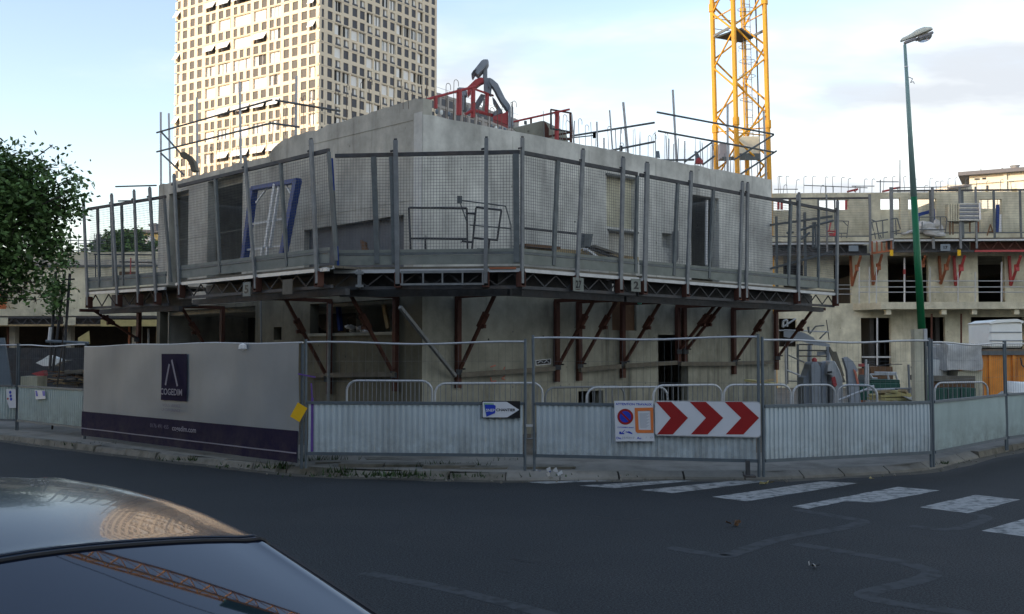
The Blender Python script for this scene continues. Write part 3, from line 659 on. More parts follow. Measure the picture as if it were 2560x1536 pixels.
def txt(pl, body, m_, par, u0, u1, vb, vt, off, name='lettering', bold=.01, cvt=None):
    a0, z0 = pl.az(u0, vb); a1, _ = pl.az(u1, vb); _, z1 = pl.az(u0, vt)
    return text_on(body, name, m_, par, pl.pt(a0, z0, off), pl.d, (0, 0, 1), a1 - a0, z1 - z0, 0, bold)
txt(F34, 'SNEP', M_WHITE, s1, *(cs(470, 0)[0], cs(855, 0)[0]), cs(0, 690)[1], cs(0, 560)[1], .083, bold=.02)
txt(F34, 'CHANTIER', M_BLACK, s1, *(cs(915, 0)[0], cs(1760, 0)[0]), cs(0, 670)[1], cs(0, 545)[1], .078, bold=.025)
ct = lambda x, y: (1520 + x / 11.414, 990 + y / 11.414)
s2 = thing('works_notice', 'white no parking works notice with blue lettering and orange framed sheet', 'sign', F45.pt(*F45.az(1585, 1102), .05))
sign_poly(F45, [ct(190, 140), ct(1300, 130), ct(1335, 1285), ct(230, 1290)], .05, MB(), .008).build('white_board', M_WHITE, s2)
txt(F45, 'ATTENTION TRAVAUX', M_SBLUE, s2, ct(230, 0)[0], ct(1260, 0)[0], ct(0, 262)[1], ct(0, 195)[1], .060, bold=.02)
def disc(pl, uc, vc, r, off, n=32):
    a, z = pl.az(uc, vc); return [pl.pt(a + r * math.cos(2 * math.pi * k / n), z + r * math.sin(2 * math.pi * k / n), off) for k in range(n)]
uc, vc = ct(508, 590); rpx = 225 / 11.414; s_ = FPX / 14.5; rr = rpx / s_
MB().prism(disc(F45, uc, vc, rr, .059), F45.n * .002).build('red_ring', M_REDSIGN, s2)
MB().prism(disc(F45, uc, vc, rr * .71, .0625), F45.n * .001).build('blue_disc', M_SBLUE, s2)
a, z = F45.az(uc, vc); MB().bar(F45.pt(a - rr * .56, z + rr * .56, .0645), F45.pt(a + rr * .56, z - rr * .56, .0645), .026, .001, up=F45.n).build('red_slash', M_REDSIGN, s2)
fr = MB()
for q in ([(770, 340), (1300, 325), (1305, 412), (775, 430)], [(795, 960), (1310, 965), (1312, 1050), (850, 1050), (800, 1010)], [(775, 430), (862, 430), (890, 960), (795, 960)], [(1215, 415), (1305, 412), (1310, 965), (1235, 962)]):
    fr.prism([F45.pt(*F45.az(*ct(*p)), .060) for p in q], F45.n * .003)
fr.build('orange_frame', M_ORG, s2)
ln = MB()
for k in range(15):
    x1 = 1190 - (k * 37 % 110); y = 490 + k * 29
    ln.prism([F45.pt(*F45.az(*ct(*p)), .059) for p in ((910 + k * 1.5, y), (x1, y), (x1, y + 8), (910 + k * 1.5, y + 8))], F45.n * .001)
ln.build('printed_lines', M_INK, s2)
txt(F45, 'STATIONNEMENT GENANT', M_SBLUE, s2, ct(285, 0)[0], ct(755, 0)[0], ct(0, 908)[1], ct(0, 872)[1], .060, bold=.02)
tr = MB()
for q in ([(335, 1050), (480, 1050), (475, 1085), (340, 1085)], [(400, 1050), (430, 1050), (505, 965), (490, 958)], [(515, 1005), (700, 1045), (712, 1085), (530, 1030)], [(340, 1010), (385, 1015), (395, 1050), (335, 1050)], [(560, 1015), (610, 1000), (660, 1025), (690, 1045)]):
    tr.prism([F45.pt(*F45.az(*ct(*p)), .060) for p in q], F45.n * .001)
tr.build('tow_truck_symbol', M_SBLUE, s2)
txt(F45, 'Du', M_SBLUE, s2, ct(258, 0)[0], ct(385, 0)[0], ct(0, 1228)[1], ct(0, 1160)[1], .060, bold=.02)
txt(F45, '25/03/17', M_INK, s2, ct(410, 0)[0], ct(770, 0)[0], ct(0, 1210)[1], ct(0, 1155)[1], .060)
txt(F45, 'Au', M_SBLUE, s2, ct(835, 0)[0], ct(955, 0)[0], ct(0, 1228)[1], ct(0, 1160)[1], .060, bold=.02)
txt(F45, '/   17', M_INK, s2, ct(1090, 0)[0], ct(1290, 0)[0], ct(0, 1205)[1], ct(0, 1155)[1], .060)
# chevron board
c7 = lambda x, y: (1280 + x / 3.709, 950 + y / 3.709)
s3 = thing('chevron_board', 'long white board with three dark red chevrons pointing right', 'sign', F45.pt(*F45.az(1770, 1090), .06))
def rrect(pl, u0, v0, u1, v1, rad, off):
    a0, z1 = pl.az(u0, v0); a1, _ = pl.az(u1, v0); _, z0 = pl.az(u0, v1); _, z1b = pl.az(u1, v0); out = []
    for (ca, cz_, s0) in ((a1 - rad, z1 - rad, 0), (a0 + rad, z1 - rad, 90), (a0 + rad, z0 + rad, 180), (a1 - rad, z0 + rad, 270)):
        for k in range(5): t_ = R(s0 + k * 22.5); out.append(pl.pt(ca + rad * math.cos(t_), cz_ + rad * math.sin(t_), off))
    return out
u0, v0 = c7(1325, 190); u1, v1 = c7(2305, 515)
MB().prism(rrect(F45, u0, v0, u1, v1, .05, .055), F45.n * .02).build('board_edge', M_GALVL, s3)
MB().prism(rrect(F45, u0 + 2, v0 + 2, u1 - 2, v1 - 2, .045, .0765), F45.n * .002).build('white_face', M_WHITE, s3)
for x0, x1, xm, xt in ((1340, 1480, 1475, 1635), (1650, 1800, 1800, 1960), (1972, 2130, 2125, 2290)):
    MB().prism([F45.pt(*F45.az(*c7(*p)), .080) for p in ((x0, 202), (x1, 202), (xt, 350), (x1 + 15, 502), (x0 + 10, 502), (xm, 350))], F45.n * .002).build('red_chevron', M_REDSIGN, s3)
# safety posters on the far left panels
F01, F12 = Plane(FP[0], FP[1]), Plane(FP[1], FP[2])
p1 = thing('safety_poster', 'white safety poster with blue pictograms on the far left fence post', 'poster', F01.pt(*F01.az(33, 1020), .05))
sign_poly(F01, [(20, 973), (44, 973), (45, 1020), (28, 1020), (22, 1000)], .05, MB()).build('sheet', M_WHITE, p1)
for (u, v) in ((31, 981), (32, 990), (33, 998)): MB().prism(disc(F01, u, v, .035, .056, 12), F01.n * .002).build('blue_pictogram', M_SBLUE, p1)
MB().prism(disc(F01, 25, 997, .025, .056, 12), F01.n * .002).build('red_pictogram', M_REDSIGN, p1)
p2 = thing('small_notice', 'small white and blue notice on the fence left of the banner', 'poster', F12.pt(*F12.az(107, 998), .05))
sign_poly(F12, [(93, 976), (119, 977), (120, 997), (96, 999)], .05, MB()).build('sheet', M_WHITE, p2)
sign_poly(F12, [(95, 977), (99, 977), (102, 991), (97, 991)], .056, MB(), .002).build('blue_border', M_SBLUE, p2)
sign_poly(F12, [(112, 978), (119, 978), (119, 990), (114, 990)], .056, MB(), .002).build('blue_border', M_SBLUE, p2)
# tilted white board at the far left edge
q = P(-20, 960, 22.8); m = MB(); m.prism([P(-60, 845, 22.6), P(10, 845, 22.6), P(29, 967, 22.6), P(-60, 972, 22.6)], (0, .05, 0))
m.top('white_site_board', M_BANNER, 'large white board leaning at the far left edge above the fence', 'board')

# ================================================================= CROWD BARRIERS
def barrier(A, B, label, zb=SITE, ht=1.1, bars=True, light=True, nb=None):
    A, B = V((A[0], A[1], zb)), V((B[0], B[1], zb)); d = (B - A).normalized(); W = (B - A).length
    t = thing('crowd_barrier', label, 'barrier', A, 'steel crowd barriers behind the fence', rz=math.atan2(d.y, d.x), local=True)
    r = .17; pts = [(0, 0, .05), (0, 0, ht - r)] + [(r - r * math.cos(R(k)), 0, ht - r + r * math.sin(R(k))) for k in (20, 45, 70, 90)] + [(W - r, 0, ht)] + [(W - r + r * math.sin(R(k)), 0, ht - r + r * math.cos(R(k))) for k in (20, 45, 70, 90)] + [(W, 0, .05)]
    MB().path(pts, .019, 8).build('frame', M_GALVL if light else M_GALV, t)
    MB().tube((0, 0, .22), (W, 0, .22), .012, 6).build('lower_rail', M_GALV, t)
    if bars:
        n_ = nb or int(W / .125)
        for k in range(1, n_): MB().tube((W * k / n_, 0, .22), (W * k / n_, 0, ht - .01), .0075, 5).build('bar', M_GALV, t)
    for x in (.12, W - .12):
        MB().bar((x, -.25, .03), (x, .25, .03), .04, .025).build('foot', M_GALV, t)
    return t
def bx(u0, v0, u1, v1, Y0, Y1, label, **k):
    """end points from the top corners of the barrier in the photo at the given distances"""
    zt = (ZV(v0, Y0) + ZV(v1, Y1)) / 2
    return barrier(((u0 - 1280) * Y0 / FPX, Y0), ((u1 - 1280) * Y1 / FPX, Y1), label, ht=zt - SITE, **k)
bx(868, 952, 1081, 953, 16.5, 16.3, 'barrier in front of the concrete corner, leftmost of the row', nb=20)
bx(1088, 955, 1356, 962, 16.3, 16.6, 'barrier right of the concrete corner, behind the CHANTIER arrow', nb=20)
bx(1363, 966, 1560, 970, 17.6, 18.3, 'dull barrier set further back, behind the works notice', light=False, nb=13)
bx(1466, 966, 1668, 971, 16.8, 17.1, 'barrier overlapping the dull one, behind the works notice', nb=13)
bx(1632, 966, 1803, 961, 16.4, 16.8, 'barrier behind the left half of the chevron board', nb=14)
bx(1808, 962, 1975, 963, 17.0, 17.2, 'barrier crossing behind the fence post right of the chevrons', nb=14)
bx(1980, 964, 2085, 962, 17.3, 17.6, 'barrier in front of the grey formwork wedges', nb=10)
bx(2091, 961, 2190, 966, 17.5, 17.3, 'barrier left of the pallet heap, in front of leaning formwork', nb=9)
bx(2334, 955, 2466, 958, 19.5, 20.0, 'barrier right of the lamp post in front of green crates', nb=12)

# ================================================================= STREET LAMP
LY = 17.6
p0 = V(((2308 - 1280) * LY / FPX, LY, SITE)); pb = P(2305, 835, LY); pt = P(2262, 112, LY)
lamp = thing('street_lamp', 'tall green street lamp with beige head, top of pole coloured pale for sky glare', 'street lamp', p0)
mid = pb.lerp(pt, .47)
MB().tube(p0, pb, .075, 14).tube(pb, mid, .068, 14, r2=.055).build('pole', M_POLE, lamp, smooth=True)
MB().tube(mid, pt, .055, 14, r2=.026).build('upper_pole', M_POLEG, lamp, smooth=True)
m = MB(); pm = pb.lerp(pt, .92); m.tube(pm, pm + V((0, 0, .022)), .034, 12); m.build('white_band', M_PVC, lamp)
m = MB(); pm = pb.lerp(pt, .875)
m.path([pm + V((.02, -.03, .05)), pm + V((.09, -.03, .02)), pm + V((.05, -.03, -.05)), pm + V((.1, -.03, -.03)), pm + V((.12, -.03, -.07))], .006, 5); m.build('cable_loop', M_STEELD, lamp)
# head: lofted cobra shape along its axis
cl = lambda x, y: P(2200 + x / 7.42, 40 + y / 7.42, LY)
h0, h1 = cl(400, 500), cl(975, 285); ax = (h1 - h0); Lh = ax.length; ax.normalize(); upv = V((0, 1, 0)).cross(ax); upv = upv if upv.z > 0 else -upv; sd = V((0, 1, 0))
prof = [(0, .03, .03, .05), (.06, .06, .06, .07), (.25, .07, .07, .08), (.40, .08, .085, .10), (.55, .14, .11, .11), (.75, .17, .11, .10), (.92, .13, .07, .08), (1, .03, .02, .03)]
def head(frac_lo, frac_hi, m_, name, scale_lo=1):
    vs = []; n = 12
    for t_, wd, hu, hd in prof:
        c = h0 + ax * (Lh * t_) + upv * .02
        for k in range(n + 1):
            a = math.pi * k / n
            vs.append(c + sd * (math.cos(a) * wd) + upv * (math.sin(a) * hu * frac_hi))
    mm = MB(); k = n + 1; mm.add(vs, [(i * k + j, (i + 1) * k + j, (i + 1) * k + j + 1, i * k + j + 1) for i in range(len(prof) - 1) for j in range(n)])
    mm.add([vs[i * k] for i in range(len(prof))] + [vs[i * k + n] for i in range(len(prof))], [(i, i + 1, len(prof) + i + 1, len(prof) + i) for i in range(len(prof) - 1)])
    return mm.build(name, m_, lamp, smooth=False)
head(0, .95, M_LAMP, 'lamp_head')
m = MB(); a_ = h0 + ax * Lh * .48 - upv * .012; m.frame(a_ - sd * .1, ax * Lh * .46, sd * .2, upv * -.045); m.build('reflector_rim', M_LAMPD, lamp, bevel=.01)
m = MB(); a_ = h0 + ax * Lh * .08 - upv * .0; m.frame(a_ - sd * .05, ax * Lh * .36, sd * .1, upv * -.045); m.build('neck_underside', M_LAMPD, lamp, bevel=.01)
mg = bpy.data.materials.new('lamp_bowl_glass'); mg.use_nodes = True; b_ = mg.node_tree.nodes['Principled BSDF']; b_.inputs['Transmission Weight'].default_value = .85; b_.inputs['Roughness'].default_value = .15; b_.inputs['IOR'].default_value = 1.2; b_.inputs['Base Color'].default_value = (.9, .9, .88, 1)
c = h0 + ax * Lh * .71 - upv * .05; vs = []; n = 14; rings = 5
for i in range(rings):
    e = math.pi / 2 * i / (rings - 1)
    for k in range(n): a = 2 * math.pi * k / n; vs.append(c + ax * (math.cos(a) * math.cos(e) * Lh * .23) + sd * (math.sin(a) * math.cos(e) * .11) - upv * (math.sin(e) * .085))
mm = MB(); mm.add(vs, [(i * n + k, i * n + (k + 1) % n, (i + 1) * n + (k + 1) % n, (i + 1) * n + k) for i in range(rings - 1) for k in range(n)]); mm.build('glass_bowl', mg, lamp, smooth=True)
# timber pillar and meter box at its foot
q0 = V(((2286 - 1280) * 17.35 / FPX, 17.35, SITE)); t = thing('timber_pillar', 'square beige pillar with a pale box, standing in front of the lamp post foot', 'pillar', q0)
zt = ZV(823, 17.35); MB().box(q0, (q0.x + .155, q0.y + .16, zt)).build('shaft', M_CONCY, t)
MB().box((q0.x + .158, q0.y - .02, zt - .19), (q0.x + .215, q0.y + .12, zt + .005)).build('pale_box', M_GALVL, t)
MB().box((q0.x + .175, q0.y - .02, SITE), (q0.x + .205, q0.y + .05, zt - .19)).build('conduit', M_STEELM, t)

# ================================================================= TREE (left foreground)
def tree(base, label, clumps, nleaf, lsize, seed, trunk_r=.09, name='leafy_tree'):
    rg = random.Random(seed); t = thing(name, label, 'tree', base)
    m = MB(); fork = base + V((.2, 0, 2.0 if trunk_r > .1 or trunk_r < .05 else 3.1)); m.tube(base, fork, trunk_r, 10, r2=trunk_r * .75); m.build('trunk', M_BARK, t, smooth=True)
    m = MB()
    for c, r in clumps:
        if r < .2: c = c - V((.25, 0, .1))
        mid = fork.lerp(c, .5) + V((rg.uniform(-.2, .2), rg.uniform(-.2, .2), -.1)); m.tube(fork, mid, trunk_r * .3, 6, r2=trunk_r * .16); m.tube(mid, c, trunk_r * .16, 6, r2=.008)
        for k in range(7):
            e = c + V((rg.gauss(0, 1), rg.gauss(0, 1), rg.gauss(0, .8))).normalized() * r * rg.uniform(.6, 1.05); m.tube(c, e, .007, 4, r2=.003)
    m.build('limbs', M_BARK, t)
    m = MB(); tot = sum(r ** 3 for _, r in clumps)
    for c, r in clumps:
        n_ = int(nleaf * r ** 3 / tot); twigs = [(c + V((rg.gauss(0, 1), rg.gauss(0, 1), rg.gauss(0, .9))).normalized() * r * rg.uniform(.15, 1.0) ** .6) for _ in range(max(10, n_ // 16))]
        for k in range(n_):
            tw = twigs[rg.randrange(len(twigs))]; p = tw + V((rg.gauss(0, .10), rg.gauss(0, .10), rg.gauss(0, .08)))
            d = V((rg.gauss(0, 1), rg.gauss(0, 1), rg.gauss(-.2, .6))).normalized(); s_ = V((rg.gauss(0, 1), rg.gauss(0, 1), rg.gauss(0, 1))).cross(d).normalized(); ls = lsize * rg.uniform(.6, 1.25)
            m.add([p, p + d * ls * .5 + s_ * ls * .27, p + d * ls, p + d * ls * .5 - s_ * ls * .27], [(0, 1, 2, 3)])
    m.build('crown', M_LEAF, t, kind='stuff')
    return t
TY = 15.8
def tp(u, v, dy=0): return P(u, v, TY + dy)
cl_ = [(tp(40, 560), .62), (tp(-60, 500, .2), .85), (tp(-180, 560), .9), (tp(-60, 640, -.2), .62), (tp(120, 600, .3), .42), (tp(60, 450, .1), .48), (tp(-40, 400), .42), (tp(170, 450, -.1), .22), (tp(195, 475, -.2), .17), (tp(160, 520, .2), .3), (tp(150, 385, .1), .10), (tp(70, 372, .1), .16), (tp(10, 370), .14), (tp(150, 620, .1), .24),
       (tp(40, 680, .1), .34), (tp(-100, 700), .35), (tp(95, 660, .2), .25), (tp(200, 530, .1), .09), (tp(215, 462, 0), .07), (tp(205, 440, 0), .07), (tp(168, 350, 0), .05), (tp(165, 410, .1), .13), (tp(140, 720, .3), .10), (tp(130, 690, .3), .09), (tp(-250, 450), .8), (tp(-300, 650), .7), (tp(120, 690, 0), .07), (tp(90, 715, 0), .07), (tp(180, 600, 0), .12), (tp(60, 720, .1), .22), (tp(0, 715, .2), .3), (tp(130, 735, 0), .10), (tp(-60, 720, .1), .4), (tp(190, 500), .16), (tp(100, 500, .2), .5), (tp(20, 480), .5), (tp(115, 420, 0), .25), (tp(185, 590), .07), (tp(205, 580), .04)]
tree(V((-10.6, 16.0, PAV)), 'dark green leafy street tree at the left edge in front of the site', cl_, 30000, .105, 4)
# ================================================================= MAIN CONCRETE BUILDING
CX, RX, LX = V((-1.66, 18.5, 0)), V((6.69, 25.6, 0)), V((-9.42, 26.5, 0))
WR = Plane(CX, RX)          # a=0 at the corner, grows to the right
WL = Plane(LX, CX)          # a=0 at the far left end, grows to the corner
BACK = RX + LX - CX
ZW = 6.28
bld = thing('unfinished_building', 'raw concrete building under construction whose two walls meet in a prow facing the street', 'building', V((CX.x, CX.y, SITE)))
jit = lambda a, k=1.0: .035 * noise.noise(V((a * 2.3, k, 0))) + .02 * noise.noise(V((a * 9, k, 2)))
def topR(a): return ZW + jit(a) * .9
def topL(a):
    u = None
    _, z = 0, 0
    d = WL.L - a           # distance from the corner
    base = ZW + jit(a, 5) * 1.6
    e = WL.L - WL.az(672, 372)[0]
    if d < e - .75: base = 6.62 - .012 * d + jit(a, 5) * 1.2
    elif d < e: base = ZW + (6.60 - ZW) * min(1, (e - d) / .75) ** .6 + jit(a, 5)
    if d < .22: base -= .02
    return base
# upper storey, right wall
hR = [hole(WR, 1516, 1588, 438, 566), hole(WR, 1655, 1680, 582, 620), hole(WR, 1727, 1797, 486, 672, 3.35), hole(WR, 1521, 1589, 577, 650, 3.4)]
hRl = [hole(WR, 1530, 1591, 730, 826), hole(WR, 1645, 1720, 837, 1000, SITE), (WR.az(1446, 960)[0], WR.az(1508, 960)[0], .35, 1.02)]
M_WR = M_CONC2
ZS = 3.0
wall_mesh(WR, 0.0, WR.L, ZS, ZW, .22, hR, topR, .25, 'upper_wall', M_CONC2, bld)
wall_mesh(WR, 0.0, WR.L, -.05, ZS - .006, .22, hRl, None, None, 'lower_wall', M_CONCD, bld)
hL = [hole(WL, 423, 472, 486, 672, 3.35), hole(WL, 520, 607, 455, 672, 3.35)]
aL0, zL0 = WL.az(760, 575); aL1, zL1 = WL.az(1010, 538)
hL.append((aL0, aL1, 3.4, (zL0 + zL1) / 2))
wall_mesh(WL, 0.0, WL.L - .002, ZS, ZW, .22, hL, topL, .14, 'upper_wall', M_CONC, bld)
aN0, _ = WL.az(775, 760); aN1, _ = WL.az(982, 760); zN = WL.az(880, 832)[1]
hLl = [(WL.az(400, 800)[0], WL.az(638, 800)[0], SITE, 2.9), (aN0, aN1, zN, 2.86), (WL.az(684, 830)[0], WL.az(704, 830)[0], WL.az(694, 850)[1], WL.az(694, 818)[1])]
wall_mesh(WL, 0.0, WL.L - .002, -.05, ZS - .006, .22, hLl, None, None, 'lower_wall', M_CONC_SHADE, bld, extra_a=())
# pale corner strip
MB().frame(CX - WL.d * .26 + WL.n * .004 + V((0, 0, ZS + .2)), WL.d * .25, WL.n * .006, V((0, 0, 3.14))).build('corner_strip', M_CONC2, bld)
# slabs, roof, inner and back walls
def inset(k): return [CX + V((0, k * 1.4, 0)), RX + V((-k * 1.4, 0, 0)), BACK + V((0, -k, 0)), LX + V((k * 1.4, 0, 0))]
for z0, z1, nm in ((2.80, 3.02, 'floor_slab'), (5.90, 6.08, 'roof_slab')):
    mb = MB(); mb.prism([V((p.x, p.y, z0)) for p in inset(.25)], (0, 0, z1 - z0)); mb.build(nm, M_CONC, bld)
for p, q in ((RX, BACK), (LX, BACK)):
    pl = Plane(p, q); mb = MB(); mb.bar(p + (q - p).normalized() * .3 + V((0, 0, 3.1)), q + V((0, 0, 3.1)), .2, 6.3); mb.build('rear_wall', M_CONC, bld)
for a in (2.9, 6.3):
    mb = MB(); mb.bar(WR.pt(a, 4.4, -.3), WR.pt(a, 4.4, -5), .18, 2.7); mb.bar(WR.pt(a, 1.5, -.3), WR.pt(a, 1.5, -5), .18, 2.6); mb.build('inner_wall', M_CONC, bld)
mb = MB(); mb.bar(WR.pt(0.6, 4.5, -3.2), WR.pt(10.5, 4.5, -3.2), .18, 2.8); mb.bar(WR.pt(.6, 1.5, -3.2), WR.pt(10.5, 1.5, -3.2), .18, 2.6); mb.build('inner_wall', M_CONC, bld)
mb = MB(); mb.bar(WL.pt(.6, 4.5, -3.0), WL.pt(9.5, 4.5, -3.0), .18, 2.8); mb.build('inner_wall', M_CONC, bld)
mb = MB(); mb.bar(WL.pt(aN0 - .3, 1.9, -1.6), WL.pt(WL.L - .6, 1.9, -1.6), .12, 1.75); mb.build('inner_wall', M_CONC2, bld)
# blocked openings
def infill(pl, h, off, m_, nm, z=None): 
    MB().frame(pl.pt(h[0] + .002, h[2] + .002, -off - .05), pl.d * (h[1] - h[0] - .004), pl.n * .05, V((0, 0, h[3] - h[2] - .004))).build(nm, m_, bld)
infill(WR, hR[0], .12, M_CONCY, 'window_infill'); infill(WR, hR[1], .15, M_CONC2, 'niche_back'); infill(WR, hR[3], .10, M_CONC, 'recess_back')
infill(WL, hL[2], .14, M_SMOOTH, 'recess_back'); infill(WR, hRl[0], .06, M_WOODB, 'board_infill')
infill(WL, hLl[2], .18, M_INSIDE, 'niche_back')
MB().frame(WR.pt(hR[0][0] - .02, hR[0][3], 0.0), WR.d * (hR[0][1] - hR[0][0] + .1), WR.n * .03, V((0, 0, .045))).build('lintel_strip', M_STEELM, bld)
MB().frame(WR.pt(hR[3][0] - .02, hR[3][3], 0.0), WR.d * (hR[3][1] - hR[3][0] + .1), WR.n * .03, V((0, 0, .04))).build('lintel_strip', M_STEELM, bld)
a, z = WL.az(1000, 938)
# sill strip in the large niche, door rim
MB().frame(WL.pt(aN0 - .03, zN - .06, -.02), WL.d * (aN1 - aN0 + .06), WL.n * .05, V((0, 0, .06))).build('sill', M_CONCD, bld)
# end column seen beyond the right wall
MB().frame(WR.pt(WR.L + .03, SITE, -.25), WR.d * .16, WR.n * .2, V((0, 0, 2.62))).build('end_column', M_CONC2, bld)
# vent holes, small patches
for (u, v, r_) in ((1358, 842, .022), (1375, 843, .015), (1221, 849, .02), (1437, 555, .02), (1565, 430, .02), (1635, 844, .012), (1785, 848, .012)):
    a, z = WR.az(u, v); mm = MB(); mm.prism([WR.pt(a + r_ * math.cos(k * .785), z + r_ * math.sin(k * .785), .002) for k in range(8)], WR.n * .004); mm.build('tie_hole', M_INSIDE, bld)
for k_ in range(8):
    for z_ in (1.15, 2.25, 3.95, 5.35):
        a_ = .9 + k_ * 1.3
        if any(h[0] - .1 < a_ < h[1] + .1 and h[2] - .1 < z_ < h[3] + .1 for h in hR + hRl) or a_ > WR.L - .2: continue
        MB().prism([WR.pt(a_ + .016 * math.cos(q_ * 1.047), z_ + .016 * math.sin(q_ * 1.047), .001) for q_ in range(6)], WR.n * .003).build('tie_hole', M_SMOOTH, bld)
sp = MB()
for q in ([(1226, 918), (1238, 914)], [(1228, 930), (1236, 926)], [(1262, 918), (1256, 930)], [(1226, 944), (1228, 955), (1240, 953)], [(1262, 940), (1254, 947), (1262, 950)]):
    sp.path([WR.pt(*WR.az(*p), .006) for p in q], .012, 4)
sp.build('spray_mark', M_SPRAY, bld, kind='stuff')
st = thing('wall_sticker', 'small black and white sticker plate on the lower concrete wall', 'sticker', WR.pt(*WR.az(1356, 915), .02))
MB().prism([WR.pt(*WR.az(u, v), .012) for u, v in ((1337, 901), (1376, 897), (1376, 911), (1338, 915))], WR.n * .006).build('white_plate', M_WHITE, st)
MB().prism([WR.pt(*WR.az(u, v), .020) for u, v in ((1339, 902.5), (1374, 898.5), (1374, 909), (1340, 912.5))], WR.n * .003).build('black_field', M_BLACK, st)
for q in ([(1342, 908), (1350, 903), (1356, 907)], [(1358, 908), (1364, 902), (1371, 907)]):
    MB().path([WR.pt(*WR.az(*p), .026) for p in q], .008, 4).build('white_mark', M_WHITE, st)
mm = MB(); mm.bar(WL.pt(WL.az(770, 352)[0], 6.28, .002), WL.pt(WL.L - .3, 6.22, .002), .006, .012); mm.build('pour_joint', M_CONCD, bld)
mm = MB(); mm.bar(WL.pt(.3, 4.72, .002), WL.pt(WL.L - .3, 4.70, .002), .006, .008); mm.build('pour_joint', M_CONCD, bld)
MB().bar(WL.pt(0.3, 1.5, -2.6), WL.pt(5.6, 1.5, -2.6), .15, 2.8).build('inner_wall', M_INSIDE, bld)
for a_ in (2.2, 4.35, 6.5, 8.65): MB().bar(WR.pt(a_, ZS + .25, .001), WR.pt(a_, ZW - .1, .001), .008, .006).build('panel_joint', M_CONC, bld)
# ---- rebar and short pins standing on the parapets
def rebar(pl, u, v0, v1, off=-.11, hook=1, r=.007, m_=None, zmin=None, lean=0.0):
    a, zb = pl.shift(off).az(u, v0); _, zt = pl.shift(off).az(u, v1); q = pl.shift(off); a = q.az(u, v0)[0]
    b = q.pt(a, (zmin or zb) - .08); t_ = q.pt(a + lean, zt); mm = MB(); pts = [b, t_]
    if hook:
        hs = .055 * (1 if hook > 0 else -1)
        pts += [t_ + q.d * (hs * (1 - math.cos(k))) + V((0, 0, abs(hs) * math.sin(k))) for k in (.8, 1.57, 2.4, 3.14)] + [t_ + q.d * (2 * hs) - V((0, 0, .07))]
    mm.path(pts, r, 5); return mm.build('rebar', m_ or M_REB, bld)
rg = random.Random(9)
# right wall, measured (u, vbase, vtop, hook)
for (u, vb, vt, hk) in [(1008, 262, 216, 0), (1022, 262, 232, 1), (1058, 280, 216, 0), (1064, 281, 200, 0), (1085, 285, 222, 0), (1114, 290, 214, 1), (1119, 291, 230, 0), (1133, 294, 205, 1), (1134, 295, 262, 0), (1158, 300, 240, 0), (1164, 300, 245, 0), (1187, 303, 262, -1), (1195, 306, 268, 1), (1219, 312, 270, -1), (1226, 313, 275, 1), (1245, 318, 262, 0), (1254, 320, 258, 0), (1279, 328, 258, 1),
        (1361, 340, 278, 0), (1381, 345, 290, 1), (1401, 350, 291, 0), (1406, 350, 292, 1), (1417, 353, 308, 1), (1434, 356, 302, 0), (1449, 360, 303, 1), (1464, 363, 318, 1), (1480, 366, 306, 0), (1487, 372, 347, 0), (1522, 375, 322, 1), (1541, 378, 325, 0), (1550, 380, 323, 0), (1553, 380, 363, 1), (1565, 382, 329, -1), (1583, 388, 324, 0), (1590, 390, 322, 0), (1598, 392, 329, 0), (1601, 393, 330, 0), (1620, 396, 344, 1), (1635, 398, 340, 1), (1640, 398, 330, 0), (1662, 400, 338, 1), (1668, 400, 340, 0), (1684, 402, 360, 0), (1693, 402, 350, 0), (1694, 402, 346, 0), (1738, 412, 348, 0), (1752, 413, 352, 0), (1758, 414, 357, 0), (1768, 416, 362, 0), (1776, 417, 369, 1), (1790, 420, 368, -1), (1800, 422, 385, 0), (1812, 424, 384, 0), (1818, 425, 380, 0), (1826, 427, 385, 0), (1834, 428, 388, 0), (1845, 430, 386, 0), (1852, 431, 390, 0), (1866, 434, 392, 0), (1880, 437, 398, 0), (1895, 440, 402, 0), (1912, 443, 405, 0)]:
    rebar(WR, u, vb, vt, hook=hk, m_=M_REB if u < 1300 else M_GALV, r=.006 if hk or rg.random() < .5 else .010, lean=rg.uniform(-.04, .04))
for (u, vb, vt, hk) in [(452, 438, 400, 0), (466, 434, 372, 0), (480, 430, 340, 0), (500, 428, 398, 0), (515, 425, 384, 0), (530, 421, 372, -1), (540, 420, 350, 0), (548, 418, 352, 0), (562, 415, 360, 0), (574, 413, 300, 0), (582, 412, 366, 0), (590, 409, 372, 1), (620, 400, 307, 0), (640, 394, 360, 0), (655, 388, 344, 0), (668, 384, 350, 0), (680, 370, 300, 0), (702, 335, 284, 0), (713, 330, 268, -1), (730, 320, 270, 1), (748, 316, 252, 1), (760, 312, 246, 1), (776, 308, 252, 1), (784, 306, 254, 0), (800, 304, 258, 0), (812, 303, 252, 0), (836, 296, 232, 1), (866, 290, 220, 1), (880, 286, 232, 0), (900, 284, 214, 1), (924, 280, 206, 1), (952, 276, 228, 0), (984, 268, 190, 0), (1002, 264, 200, 0)]:
    d = WL.shift(-.11); rebar(WL, u, vb, vt, hook=hk, m_=M_REB, r=.006, lean=rg.uniform(-.04, .04))
